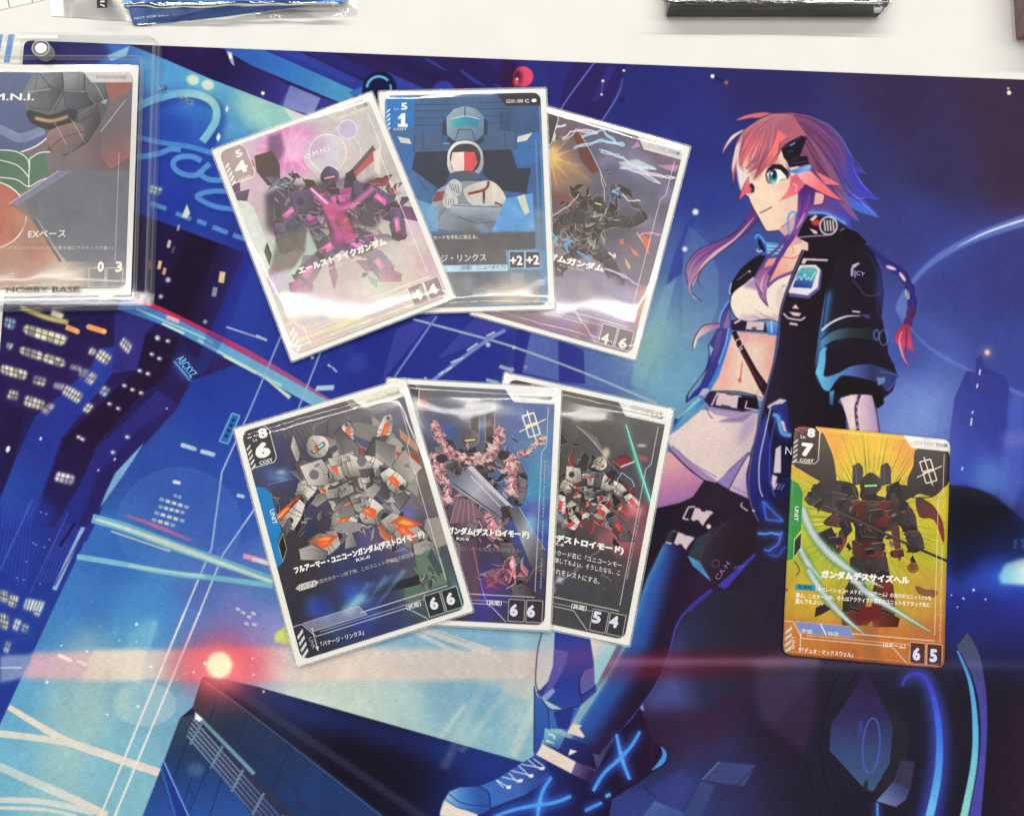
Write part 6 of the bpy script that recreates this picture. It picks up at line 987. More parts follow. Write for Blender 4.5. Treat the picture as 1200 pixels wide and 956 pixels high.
def art_F():
    Z = V(620,440,5.975); Y = V(500,590,4.615)
    cv.img[:] = field([(680,480,(90,88,84)),(740,500,(84,84,84)),(680,520,(72,70,70)),(740,560,(70,72,80)),(660,580,(74,60,60)),(720,600,(110,70,76)),(700,650,(64,62,66)),(680,700,(66,66,70)),(720,720,(62,62,66)),(740,620,(120,76,86))], s=18)
    nebula(14, (690,590,745,640), [(170,70,84),(206,96,104),(130,60,80),(96,80,90)], 3, (6,14), .5); nebula(10,(650,500,750,560),[(90,92,96),(64,64,72),(96,86,96)],8,(8,16),.4)
    shards((690,580), (50,30), 60, [(196,186,170),(60,58,58),(44,42,44),(150,140,130),(176,60,60)], 41, 40, (5,20), (226,216,200), .5, .45); shards((672,552),(14,14),8,[(176,54,56),(206,200,190),(60,56,58)],6,60,(6,16)); shards((668,605),(16,10),10,[(206,60,56),(150,40,44),(206,196,186)],7,20,(8,20))
    shards((692,575), (48,40), 30, [(70,66,68),(110,104,100),(150,50,54),(50,46,50)], 91, 40, (12,34), (216,206,196), .5, .5)
    machine(dict(head=(707,536), chest=(692,562), hip=(690,592), ls=(670,556), le=(658,580), lh=(656,604), rs=(716,566), re=(734,580), rh=(748,596), lk=(676,606), lf=(662,622), rk=(716,606), rf=(734,628)), 14, (190,182,170), (84,80,82), (44,42,46), (190,54,56), (206,190,120), 8)
    shards((694,580), (44,34), 30, [(206,198,186),(84,80,82),(44,42,46),(206,70,66)], 47, 40, (3,10), (246,236,226), .6, .5)
    for i in range(6): S(Z((330+i*26,350+i*14),(470+i*20,480+i*30)), .8, (190,184,170), .6)
    E(Z((540,540))[0], 4, 6, (206,196,150), .8, bl=1.2); S(Z((675,335),(750,590),(855,900)), 3, (70,190,160), .95, taper=(.35,1), glow=(2.5,(30,140,110),.5)); S(Z((680,345),(850,880)), 1, (190,240,226), .8)
    bolts(Z((550,780),(620,740),(640,680),(710,720),(740,780)), .9, (206,206,220), 1, 1, 3); bolts(Z((480,940),(500,880),(560,870)), .9, (206,206,220), 1, 1, 4); E(Z((790,490))[0], 6, 1.6, (216,196,190), .8, bl=.8); E(Z((800,580))[0], 7, 3, (196,96,80), .7, bl=1.6, rot=20); S(Z((640,640),(740,600)),1.2,(226,226,230)); E(Z((740,940))[0],10,8,(236,130,140),.8,bl=4)
    F(Y((690,60),(720,40),(760,100),(700,100)), (176,196,230), .6, bl=2); bolts(Y((690,480),(700,420),(740,400),(800,370),(830,330)), .8, (170,170,206), 2, 2, 6, .7); bolts(Y((940,400),(960,380),(1000,420)), .8, (150,150,176), 1, 2, 7, .6); E(Y((720,410))[0], 4, 4, (214,206,230), .8, bl=1.6); bolts(Y((870,290),(920,270),(950,230)), .8, (190,160,190), 1, 2, 9, .7); speckle(60,(650,620,740,720),(206,206,210),6,(.2,.5))
    frame(dark=(52,50,52), line=(216,214,210), unit=None, tab=(226,224,216), box=(50,50,54), link=False)
def art_G():
    Z = V(900,490,5.196); Y = V(900,640,5.196)
    cv.img[:] = field([(960,520,(240,166,60)),(1020,530,(240,196,56)),(1070,530,(240,166,70)),(1020,560,(228,200,56)),(950,600,(190,190,46)),(1000,600,(200,196,46)),(1090,590,(214,196,48)),(1080,640,(190,182,46)),(960,660,(176,184,50)),(1050,680,(196,176,48)),(950,700,(206,170,50)),(1080,700,(206,160,60)),(940,750,(196,120,56)),(1020,740,(200,120,54)),(1090,750,(190,110,60)),(1000,770,(186,104,54))], s=16)
    r = random.Random(4); c = (1020,610)
    for i in range(330):
        t = r.uniform(0, 2*math.pi); d0 = r.uniform(30,60); d1 = d0 + r.uniform(16,60)
        S([(c[0]+math.cos(t)*d0, c[1]+math.sin(t)*d0*1.1), (c[0]+math.cos(t)*d1, c[1]+math.sin(t)*d1*1.1)], r.uniform(.5,1.3), r.choice([(120,130,30),(150,150,40),(250,240,120),(96,110,30)]), .5, taper=(1,.1))
    # two dark slabs at the head, a heap of dark plates below them: no figure
    F(smooth(Z((320,90),(360,150),(400,260),(410,420),(330,390),(240,340),(135,270),(135,260),(290,270)), True, 4), L((960,520),(950,570),(70,62,58),(48,42,42))); F(smooth(Z((905,185),(1090,200),(1100,380),(1050,430),(1000,475),(920,460),(860,480),(845,380),(880,290)), True, 4), L((1080,530),(1090,580),(70,62,62),(50,42,42))); S(Z((860,480),(1000,476),(1100,380)), 1.2, (40,34,36)); S(Z((160,290),(300,360),(410,425)), 1, (40,34,34))
    for q in (Z((345,620),(430,560),(520,560),(470,660),(350,650)), Z((735,590),(790,650),(805,860),(770,800)), Z((900,480),(1000,530),(1065,640),(1068,760),(1010,620),(920,600)), Z((430,690),(480,680),(470,760),(425,825))): F(smooth(q, True, 4), L(q[0], q[2], (70,50,50), (130,52,44))); S(list(q)[:3], .8, (40,30,32), .9)
    for x in (540, 710): F(Z((x-28,290),(x+10,268),(x+34,300),(x+36,400),(x-30,410)), (66,58,60)); S(Z((x-10,290),(x-4,400)), .8, (110,100,98))
    F(smooth(Z((330,380),(520,400),(540,520),(420,500),(300,440)), True, 4), (52,44,46)); F(smooth(Z((720,410),(900,420),(870,480),(760,520)), True, 4), (52,44,46)); shards((1020,612),(60,44),30,[(66,54,56),(110,46,42),(44,38,40)],95,10,(12,34),(150,130,118),.4,.5)
    limb((985,592),(952,570), 13, 12, (60,50,52),(30,26,28)); machine(dict(head=(1020,574), chest=(1021,602), hip=(1017,640), ls=(984,592), le=(958,588), lh=(948,578), rs=(1057,594), re=(1068,622), rh=(1075,646), lk=(1004,678), lf=(1000,722), rk=(1034,678), rf=(1036,724)), 22, (62,52,54), (104,38,36), (30,26,28), None, (140,226,120), 9)
    shards((1018,618), (44,50), 30, [(70,58,60),(116,48,44),(40,34,36),(130,118,112),(54,46,48)], 48, 80, (4,13), (190,176,160), .5, .5)
    S(Z((330,530),(600,650),(860,770),(1095,870)), 3, (52,44,46)); S(Z((330,526),(860,766)), .8, (140,130,126), .6)
    for q, w in ((Z((205,540),(260,680),(350,800),(470,905),(560,960),(700,1030)), 8.5), (Y((480,160),(600,280),(760,380),(990,520)), 7), (Z((190,780),(240,880),(330,990)), 6.5), (Y((240,140),(330,280),(460,430),(600,545)), 7)):
        S(q, w*1.7, (70,150,84), .75, taper=(.7,.1), bl=1.6); S(q, w, (190,196,206), .9, taper=(.8,.1), bl=.5); S(q, w*.3, (226,226,236), .7, taper=(.3,.05))
    E(Y((880,130))[0], 7, 6.4, (140,90,50), .95); E(Y((880,125))[0],4,3.6,(110,66,40),.8); F(smooth(Y((895,240),(960,260),(1030,270),(1010,310),(920,290)), True), (130,84,54), .9); F(Y((545,370),(690,360),(680,430),(600,470),(550,470)), (104,30,30)); F(Y((290,370),(340,350),(380,380),(330,410),(280,430)), (50,34,40)); E(Y((110,265))[0], 2.6, 2.2, (150,110,50)); F(Y((560,470),(660,460),(690,720),(600,740)), (150,96,60), .6, bl=3); S(Y((160,90),(190,140),(170,180)),1.4,(110,90,40))
    frame(dark=(44,22,24), line=(240,232,224), unit=(36,140,66), tab=(236,236,236), emblem=(240,224,206), box=(84,40,34), hatch=(200,206,190))
    cv.mm = True; F([(0,0),(6,0),(10,3.8),(5,2.6),(0,2)], (150,40,40), .5); S([(0,1.6),(4,3.2)], .3, (206,60,50)); F([(4,75.4),(25,75.4),(27.4,79.4),(6.6,79.4)], (120,140,206), .9); S([(14,75.4),(16.4,79.4)], .5, (236,232,226)); cv.mm = False; F([(932.5,683.6),(955,685.3),(954.6,692.2),(932,690.6)], (40,150,170))
def art_H():
    Z = V(0,30,5.625); Y = V(0,200,5.625)
    cv.img[:] = field([(10,90,(120,84,80)),(60,90,(110,92,96)),(140,100,(150,92,84)),(150,140,(96,84,92)),(60,180,(120,104,110)),(140,190,(110,86,92)),(60,240,(110,112,120)),(130,240,(104,104,110)),(20,260,(170,120,100)),(40,300,(180,130,110)),(130,300,(116,116,120)),(60,330,(190,176,160)),(-20,200,(96,120,96))], s=18)
    E((8,128), 62, 52, (84,94,134)); ring((8,128), 62, 52, 1.6, (236,236,230)); S([(-30,150),(0,152),(24,162),(52,152)], 11, (120,136,166)) ; F(Z((-300,830),(100,815),(200,860),(300,840),(320,960),(150,1100),(100,1110),(-200,1050)), (84,116,92)); E((-14,252), 45, 40, (176,104,84)); ring((-14,252), 45, 40, 1.6, (236,232,226))
    for q in (Z((-40,820),(100,830),(180,880),(195,960)), Z((195,880),(260,840),(330,835)), Z((-40,880),(110,920),(190,1000)), Y((190,0),(190,110)), Y((0,45),(110,60),(185,105),(260,70),(310,50)), Z((195,880),(195,960))): S(q, 1.2, (236,236,228))
    F(Z((600,255),(910,255),(910,320),(860,400),(720,470),(700,390),(620,350)), (150,84,76)); F(Z((440,250),(620,270),(630,340),(480,350)), (176,180,178)); F(Z((250,250),(480,250),(300,420),(170,520),(140,460)), (110,116,126))
    F(Z((670,540),(830,450),(910,360),(910,640),(860,860),(730,950),(665,860)), L((130,150),(150,190),(104,94,102),(156,96,96))); S(Z((665,700),(830,490)), 1, (206,204,200), .8)
    dome = np.array(Z((175,430),(250,310),(400,258),(560,285),(690,375),(722,500),(665,640),(570,780),(430,860),(320,820),(300,690),(205,640),(168,540))); F(dome, L((50,90),(110,170),(120,122,124),(92,94,98),(60,58,64)))
    F(smooth(Z((330,400),(480,350),(620,370),(700,440),(690,520),(560,440),(430,430)), True), (176,180,178), .7); F(Z((440,550),(690,400),(715,420),(520,560)), (96,116,150)); F(smooth(Z((185,560),(330,590),(480,545),(505,610),(350,690),(205,640)), True), (46,44,50)); S(Z((230,610),(340,630),(450,600)), 4, (206,170,110), .9, bl=.8);
    for q, k in ((((250,312),(400,262),(415,420),(320,400),(230,440)),(112,114,118)),(((400,260),(560,288),(560,430),(420,425)),(134,136,138)),(((560,288),(690,378),(712,480),(640,510),(560,435)),(104,106,112)),(((505,600),(640,515),(662,640),(575,770),(520,690)),(84,82,88)),(((200,450),(320,405),(415,425),(330,560),(190,540)),(92,94,100)),(((420,430),(560,440),(620,520),(500,560),(430,540)),(76,78,86)),(((330,810),(420,720),(520,700),(520,800),(430,850)),(104,92,94))): plate(Z(*q), k)
    F(smooth(Z((320,700),(500,640),(560,700),(520,800),(420,850),(330,810)), True), L((60,155),(90,180),(150,112,106),(96,88,92)))
    for q in (Z((400,258),(420,430),(360,560)), Z((560,285),(560,440),(640,640)), Z((500,640),(600,600),(690,520)), Z((330,810),(420,740),(560,700)), Z((640,520),(650,640)), Z((250,310),(330,400))): S(q, .9, (50,48,54), .8)
    for q in (Z((360,640),(440,790)), Z((470,620),(560,770)), Z((180,440),(330,420)), Z((620,370),(690,500))): S(q, 1, (206,206,200), .6)
    F(Y((60,220),(390,0),(860,0),(860,600),(440,600),(220,330)), (104,106,116), .95); F(Y((60,220),(390,0),(480,0),(120,230)), (130,134,160), .7); S(Y((60,220),(390,0)), 1, (206,206,214), .8); S(Y((220,320),(400,600)), 3, (90,92,100)); S(Y((240,310),(420,600)), 1, (190,186,180), .7)
    nebula(10, (0,250,60,310), [(206,140,100),(176,150,110),(150,90,84)], 5, (6,14), .4)
    cv.mm = True
    F([(43.6,0),(63,0),(63,4.7),(47.2,4.7)], (206,204,200), .95)
    for i in range(14): F([(49+i*.85,1.8),(49.6+i*.85,1.8),(49.6+i*.85,3.2),(49+i*.85,3.2)], (130,128,126), .6)
    for x in (49.3, 56): S([(x,80.2),(x+6,80.2),(x+6,87.6),(x,87.6),(x,80.2)], .28, (226,226,220), .9, sm=0)
    S([(58.9,34),(58.9,78)], .3, (206,206,200), .7); cv.mm = False
# ------------------------------------------------------------------ sleeved cards
SW, SH = 67.6, 91.7
sleeve_white = plain("white inner sleeve", (228, 227, 221), rough=.26, spec=.4, bump=(700, .12, .0002))
sleeve_film = film("clear sleeve film", rough=.065, ior=1.45, haze=.006, strength=1.15, bump=(22, .35, .0014))
rim_film = film("welded sleeve rim", rough=.18, ior=1.5, haze=.13, strength=1.4, bump=(1400, .8, .0005))
paper_edge = plain("card stock edge", (222, 220, 214), rough=.7)
def ring_mesh(w, h, r, t, z0, z1):
    bm = bmesh.new(); o = rrect(w, h, r); i = rrect(w - 2*t, h - 2*t, max(r - t, .2)); n = len(o); L4 = []
    for pts, z in ((o, z0), (o, z1), (i, z1), (i, z0)): L4.append([bm.verts.new((x*MM, y*MM, z*MM)) for x, y in pts])
    for a in range(4):
        A, B = L4[a], L4[(a+1) % 4]
        for k in range(n): bm.faces.new((A[k], A[(k+1) % n], B[(k+1) % n], B[k]))
    bmesh.ops.recalc_face_normals(bm, faces=bm.faces); return from_bm(bm)
def bow(seed, amp=.16):
    r = random.Random(seed); ph = [r.uniform(0, 6.28) for _ in range(6)]
    def zf(u, v):
        e = min(u, 1-u, v, 1-v); k = min(1, e / .045); k = k*k*(3-2*k)
        w = math.sin(2.1*math.pi*v + ph[0] + .7*math.sin(2*u + ph[1]))*.55 + math.sin(1.6*math.pi*u + 2.2*v + ph[2])*.4 + math.sin(5.1*v*math.pi + 2*u + ph[3])*.12
        return .66 + k * (.44 + amp * w)
    return zf
def put_card(art, c, deg, z0, a, b, label, foil, seed, res=8.0, group=None, lift=.010, gain=1.0):
    global cv
    cv = sh = Sheet(c, math.radians(deg), (63.0, 88.0), res, z=z0 + .7); art(); mottle(seed, .03, (6, 20, 60)); soften_ink()
    root = empty("sleeved_card", orient(c, math.radians(deg), z0, a, b)); tag(root, label, "trading card", group or "sleeved cards fanned out on the mat")
    link("sleeve_back", slab(rrect(SW, SH, .8), 0, .5), sleeve_white, root)
    face = link("card", slab(rrect(63, 88, 3.0), .51, .8, (63, 88)), printed("card face", sh, rough=.45, spec=.15, foil=foil, lift=lift, gain=gain), root)
    link("sleeve_front", grid_mesh(SW, SH, 44, 60, bow(seed)), sleeve_film, root)
    link("sleeve_rim", ring_mesh(SW + 1.3, SH + 1.3, 1.0, .62, .02, .72), rim_film, root)
    return face, sh
W_, C_, D_ = (236, 234, 228), (226, 222, 206), (40, 38, 42)
def texts(face, sh, items, z=.82, zfun=None):
    for name, txt, p0, p1, h, col, bold in items: lettering(name, face, sh, txt, p0, p1, h, ink(col, .5), z, bold=bold, zfun=zfun)

FOIL = (.30, .26, .75)
face, sh = put_card(art_C, (41.68, 108.00), -15.55, .02, 0, 0, "sleeved dark card with lightning and an orange burst, bottom of the upper fan", (.06, .26, .6), 3, lift=.014)
texts(face, sh, [("title_lettering", "フリーダムガンダム", (609, 298), (707, 319.5), 9.5, W_, .05), ("attack_number", "4", (703.5, 402), (712, 404), 13.5, (226,226,206), .03), ("defence_number", "6", (724, 407), (733, 409.5), 13.5, (226,226,206), .03), ("subtitle_lettering", "ガンダム SEED", (655, 312), (684, 318.5), 3.2, (206,204,200), 0)])
face, sh = put_card(art_B, (-4.98, 119.63), 1.62, .76, .0215, 0, "sleeved blue card with a red and white porthole, middle of the upper fan", (.016, .24, .3), 5)
texts(face, sh, [("level_number", "5", (470, 128.5), (477.5, 128.3), 9, W_, .03), ("level_word", "Lv.", (462, 128.7), (468, 128.5), 4, (170,196,220), 0), ("cost_word", "COST", (461, 152.6), (477, 152.2), 3.2, (206,216,226), .01), ("code_lettering", "GD01-088", (593, 122), (613, 121.6), 4.8, (206,204,200), .01), ("rank_marks", "C ●", (615, 121.6), (629, 121.2), 4.8, (226,226,220), .02),
    ("rules_lettering", "カードを手札に加える。", (508, 281), (560, 280.2), 5.4, (226,224,216), .004), ("title_lettering", "バナージ・リンクス", (489, 307.6), (570, 306), 9, (222,220,214), .006), ("trait_lettering", "〔民間〕〔ニュータイプ〕", (540, 316.6), (592, 315.6), 5.4, (60,66,74), .006), ("attack_bonus", "+2", (598, 311.6), (612.5, 311.2), 12, W_, .03), ("defence_bonus", "+2", (617, 311.2), (632, 310.8), 12, W_, .03)])
face, sh = put_card(art_A, (-57.26, 108.79), 21.79, .97, .0133, -.011, "sleeved pale pink holographic card with round emblem, top of the upper fan", (.09, .26, .9), 2, lift=.03, gain=1.0)
texts(face, sh, [("level_number", "5", (277, 184.5), (284.5, 181.8), 9, W_, .03), ("cost_number", "4", (276.5, 204.5), (291.5, 199.5), 15.5, W_, .04), ("cost_word", "COST", (279.5, 212.5), (294, 207.6), 3.4, W_, .01), ("emblem_lettering", "O.M.N.I.", (358, 187), (389, 176), 6.6, (226,222,214), .01), ("title_lettering", "エールストライクガンダム", (351, 322), (454, 287), 9.4, (238,236,226), .05), ("subtitle_lettering", "ガンダム SEED", (385, 317), (425, 303), 3, (222,216,206), 0),
    ("keyword_lettering", "ブロッカー", (337, 342), (356, 336.5), 5, (110,104,104), .006), ("attack_number", "4", (486.5, 354.5), (496.5, 351), 13, (244,240,224), .03), ("defence_number", "4", (504, 347.5), (514.5, 344), 13, (244,240,224), .03), ("type_lettering", "宇宙　地球", (359, 386), (402, 367.5), 4.6, (214,206,150), .006), ("unit_word", "UNIT", (297, 262), (304, 279), 4.6, (180,190,186), .004)])
face, sh = put_card(art_F, (33.71, -2.49), -12.32, .02, 0, 0, "sleeved dark card with red shards and a green beam, bottom of the lower fan", (.012, .2, .5), 9)
texts(face, sh, [("title_lettering", "ユニコーンガンダム(デストロイモード)", (561, 619), (730, 650.5), 10, W_, .05), ("subtitle_lettering", "RX-0", (646, 637.6), (660, 640.4), 3.6, W_, .01), ("rules_lettering", "【配備時】Lv.5のカード名に「ユニコーンモー", (610, 642), (728, 665.4), 6.2, (222,220,214), .004), ("rules_lettering", "を含むカードを破壊してもよい。そうしたなら、こ", (608, 650.5), (726, 674.4), 6.2, (222,220,214), .004), ("rules_lettering", "できる、それをレストにする。", (620, 665), (702, 684.4), 6.2, (222,220,214), .004),
    ("trait_lettering", "〔民間〕", (669, 712.5), (686.5, 716), 6, W_, .01), ("attack_number", "5", (693, 729), (703, 731), 13.5, (206,212,226), .04), ("defence_number", "4", (713, 734), (723.5, 736), 13.5, (206,212,226), .04), ("code_lettering", "GD03-002 LR", (738, 478.5), (776, 487.4), 4.4, (150,146,136), .006), ("side_lettering", "©BANDAI CO.,LTD. MADE IN JAPAN", (736, 679), (752, 598), 2.4, (176,174,172), 0)])
face, sh = put_card(art_E, (-4.09, -.50), -3.33, .86, .0252, 0, "sleeved card with pink bands and grey planks, middle of the lower fan", (.016, .2, .6), 6)
texts(face, sh, [("title_lettering", "ユニコーンガンダム(デストロイモード)", (486, 625), (620, 631.6), 9.8, W_, .05), ("subtitle_lettering", "RX-0", (535, 632.6), (549.5, 633.4), 3.4, W_, .01), ("rules_lettering", "(自分のターン終了時、このユニットを指定の数回復する)", (470, 643.6), (611, 648.2), 5.6, (120,114,114), .004), ("trait_lettering", "〔民間〕", (570.5, 708.5), (587.5, 709.6), 6, W_, .01), ("attack_number", "6", (597, 721.5), (606.5, 722), 14, (206,212,226), .04), ("defence_number", "6", (617, 722.6), (626.5, 723.2), 14, (206,212,226), .04), ("code_lettering", "GD03-001 LR", (609, 469), (645, 471), 4.6, (150,146,136), .006), ("side_lettering", "©SOTSU・SUNRISE MADE IN JAPAN", (635, 690), (640, 540), 2.4, (176,174,172), 0)])
face, sh = put_card(art_D, (-47.40, -6.65), 16.67, .94, .0163, -.0082, "sleeved card with grey plates and glowing orange patches, top of the lower fan", (.016, .2, .6), 8)
texts(face, sh, [("level_number", "8", (303.5, 514.5), (314, 511.6), 12, W_, .03), ("level_word", "Lv.", (296.5, 517.6), (302, 516), 3.6, W_, 0), ("cost_number", "6", (300.5, 538.5), (318, 533.8), 18, W_, .05), ("cost_word", "COST", (304, 544.6), (319.5, 540.4), 4, W_, .014), ("unit_word", "UNIT", (315.5, 597.5), (319.5, 614.5), 5, W_, .006), ("title_lettering", "フルアーマー・ユニコーンガンダム(デストロイモード)", (346, 674), (498.5, 630), 9.6, W_, .05), ("subtitle_lettering", "RX-0", (418, 658), (434, 653.6), 3.6, W_, .008),
    ("keyword_lettering", "リペア3", (350, 691.6), (370, 686), 5, (70,66,66), .008), ("rules_lettering", "(自分のターン終了時、このユニットを指定の数回復する)", (374, 684.6), (497, 648.8), 5.6, (170,166,162), .004), ("trait_lettering", "〔民間〕", (477.5, 714.5), (494, 709.5), 5.6, W_, .008), ("attack_number", "6", (505.5, 715), (515, 712.4), 14, (214,216,224), .04), ("defence_number", "6", (525, 709.5), (534.5, 706.8), 14, (214,216,224), .04), ("link_lettering", "「バナージ・リンクス」", (377, 757.5), (427, 743), 5.6, W_, .006), ("link_word", "LINK", (361.5, 747.5), (366.5, 760.5), 4.2, (150,150,150), 0), ("code_lettering", "GD03-003 LR", (429, 472.4), (468, 461.6), 4.4, (176,170,140), .006)])
# the keyword pill behind the small word on the top card of the lower fan is part of its print

# ------------------------------------------------------------------ the bare card
GC, GR = (151.14, -17.69), math.radians(-5.66)
cv = sh = Sheet(GC, GR, (63.0, 88.0), 8.0, z=.35); art_G(); mottle(5, .03, (6, 20, 60)); soften_ink()
G_root = empty("trading_card", orient(GC, GR, .03)); tag(G_root, "unsleeved glossy yellow and orange card lying alone on the mat", "trading card")
def gbow(x, y): return .75*(1 - (x/31.5)**2)*.5 + .35*(y/44)**2 + .2*(x/31.5)*(y/44)
face = link("card_face", bent_card(63, 88, 3.0, .32, gbow), printed("bare card face", sh, rough=.32, spec=.35, foil=(.03, .22, .5), lift=.008, gain=.84), G_root)
texts(face, sh, [("level_number", "8", (945.5, 512), (954.5, 513), 11, W_, .04), ("level_word", "Lv.", (938, 513.4), (944, 514), 4.4, W_, .004), ("cost_number", "7", (938.5, 534), (952, 535.4), 16, W_, .05), ("cost_word", "COST", (937, 540.6), (953, 542), 3.6, W_, .014), ("unit_word", "UNIT", (931.5, 593), (930.5, 610), 4.6, W_, .006),
    ("title_lettering", "ガンダムデスサイズヘル", (961.6, 676.8), (1065, 684.4), 9.4, (232,228,222), .05), ("subtitle_lettering", "新機動戦記ガンダムW", (996, 683), (1027, 685.4), 3.4, (226,216,206), .002), ("keyword_lettering", "配備時", (935.5, 689.5), (951, 690.8), 4.8, (22,50,60), .01),
    ("rules_lettering", "〔オペレーション・メテオ〕/〔Gチーム〕の自分のユニット1つを", (955.5, 692.4), (1091, 703.6), 5.6, (244,242,232), .008), ("rules_lettering", "選ぶ。このターン中、それはアクティブの相手のユニットをアタック先に", (932, 699.6), (1089.5, 711.4), 5.6, (244,242,232), .008), ("rules_lettering", "選んでもよい。", (931.5, 706.6), (964, 708.6), 5.6, (244,242,232), .008),
    ("type_lettering", "宇宙", (938.5, 741), (951, 742), 4.8, (206,214,236), .006), ("type_lettering", "地球", (969, 744), (982, 745), 4.8, (206,214,236), .006), ("trait_lettering", "〔Gチーム〕", (1034, 757.6), (1060, 760), 5.6, W_, .01), ("link_lettering", "「デュオ・マックスウェル」", (939.5, 764), (998.5, 769.4), 5.6, W_, .008), ("link_word", "LINK", (927.5, 746), (926.5, 760.5), 4, (226,206,190), .002),
    ("attack_number", "6", (1068.5, 773), (1077.5, 774), 15, (196,206,240), .04), ("defence_number", "5", (1088.5, 775), (1097.5, 776), 15, (196,206,240), .04), ("side_lettering", "NOT FOR SALE ©SOTSU・SUNRISE MADE IN JAPAN", (1103, 752), (1105.5, 640), 2.6, (226,206,180), 0)], z=.335, zfun=gbow)

# ------------------------------------------------------------------ the magnetic card case
HC, HR = (-167.3, 128.1), math.radians(1.09); HW, HH, HT = 82.0, 110.4, 6.2
acrylic = film("clear acrylic", rough=.03, ior=1.49, haze=.003, strength=.24)
acrylic_edge = film("highlighted acrylic edge", rough=.06, ior=1.5, haze=.11, strength=1.6, tint=(.99, 1, 1))  # bright edge highlights put into the material as pale haze
case = empty("card_case", orient(HC, HR, .02)); tag(case, "clear magnetic acrylic case holding a grey card", "card case")
def acr(name, w, h, r, z0, z1, bev):
    me = slab(rrect(w, h, r, 8), z0, z1, bev=bev); me.materials.append(acrylic); me.materials.append(acrylic_edge)
    for p in me.polygons: p.material_index = 0 if abs(p.normal.z) > .95 else 1
    return link(name, me, None, case)
acr("case_back", HW, HH, 3.4, 0, 2.9, .5); acr("case_front", HW - .8, HH - .8, 3.2, 3.0, HT, .9)
rim = link("case_rim", ring_mesh(71.5, 98.5, 1.6, .5, 2.95, HT - .8), acrylic_edge, case, (-.3, -2.6, 0))
link("label_strip", slab([(-8, -.75), (8, -.75), (8, .75), (-8, .75)][::1], 0, .25), plain("white label", (226, 224, 218), rough=.5), case, (-4.6, HH/2 - 1.6, HT + .02))
steel = plain("nickel magnet", (226, 222, 212), rough=.3, metal=.6)
mg = link("magnet", slab([(2.35*math.cos(t), 2.35*math.sin(t)) for t in np.linspace(0, 2*math.pi, 28, endpoint=False)], 2.6, HT + .1, bev=.3), steel, case, (-3.2, HH/2 - 6.1, 0))
bm = bmesh.new(); ring_o = [(3.5*math.cos(t), 3.5*math.sin(t)) for t in np.linspace(0, 2*math.pi, 28, endpoint=False)]; bm.free(); link("magnet_well", ring_mesh(7.0, 7.0, 3.49, .6, 2.5, HT + .05), film("frosted well", rough=.2, ior=1.5, haze=.3, strength=1.5), case, (-3.2, HH/2 - 6.1, 0))
for dx in (25.5,): link("hinge_tab", slab([(-2.2, -.8), (2.2, -.8), (2.2, .8), (-2.2, .8)], 0, .8), acrylic_edge, case, (dx, -HH/2 + 4.6, HT - .6))
# the sleeved card inside it
KC = (-167.6, 125.2)
cv = sh = Sheet(KC, HR, (63.0, 88.0), 8.0, z=3.4); art_H(); mottle(6, .03, (6, 20, 60)); soften_ink()
hroot = empty("sleeved_card", orient(KC, HR, 2.93)); tag(hroot, "silver edged sleeved card with a blue disc inside the clear case", "trading card")
link("sleeve_back", slab(rrect(67.4, 93.5, .8), 0, .25), plain("silver sleeve", (206, 204, 198), rough=.3, metal=.35, bump=(300, .2, .0003)), hroot)
hface = link("card", slab(rrect(63, 88, 3.0), .26, .5, (63, 88)), printed("cased card face", sh, rough=.3, spec=.5, foil=(.012, .2, .3), lift=.012, gain=.9), hroot)
link("sleeve_front", grid_mesh(67.4, 93.5, 40, 56, bow(14, .2)), film("inner sleeve film", rough=.09, ior=1.45, haze=.006, strength=.9, bump=(24, .4, .0014)), hroot)
texts(hface, sh, [("title_lettering", "EXベース", (33, 278.6), (77, 278), 8.4, (226,224,218), .008), ("rules_lettering", "(EXベースはコストとLvのベース置き場にアクティブで置く)", (-10, 293), (133, 293.4), 5, (190,188,182), .002), ("attack_number", "0", (114, 319), (121.5, 319), 13, (236,232,212), .03), ("defence_number", "3", (135, 319), (143, 319), 13, (236,232,212), .03), ("emblem_lettering", "O.M.N.I.", (-30, 118), (40, 118), 9, (226,226,220), .02)], z=.52)
lettering("sleeve_lettering", hface, sh, "HOBBY BASE.", (9, 344), (97, 343.6), 7.2, ink((70,69,68), .5), 1.36, bold=.012)

# ------------------------------------------------------------------ things along the far edge of the table
TZ = -MAT_T
def px_plate(pts, z, z0, z1, name, mat, parent=None):
    """plate whose outline is measured on the table (photo points at height z), built in place"""
    P = un(pts, z); area = sum(P[i-1][0]*P[i][1] - P[i][0]*P[i-1][1] for i in range(len(P)))
    if area < 0: P = P[::-1]
    bm = bmesh.new(); prism(bm, [tuple(p) for p in P], z0, z1); return link(name, from_bm(bm), mat, parent)
ident = Matrix.Identity(4)
# ruled white sheet
sheet_root = empty("ruled_sheet", ident); tag(sheet_root, "white ruled paper sheet at the far edge of the table", "paper")
white_paper = plain("white paper", (226, 224, 218), rough=.7)
px_plate([(-60, 24), (0, 12.5), (48, 1.5), (80, -8), (60, -60), (-60, -60)], TZ, TZ + .02, TZ + .25, "paper", white_paper, sheet_root)
for q in ((11, 9.6), (38, 3.6), (-20, 16)): px_plate([(q[0], q[1]), (q[0] + 1, q[1] - .3), (q[0] - 7, q[1] - 40), (q[0] - 8, q[1] - 40)], TZ, TZ + .27, TZ + .30, "ruled_line", ink((90, 88, 90)), sheet_root)
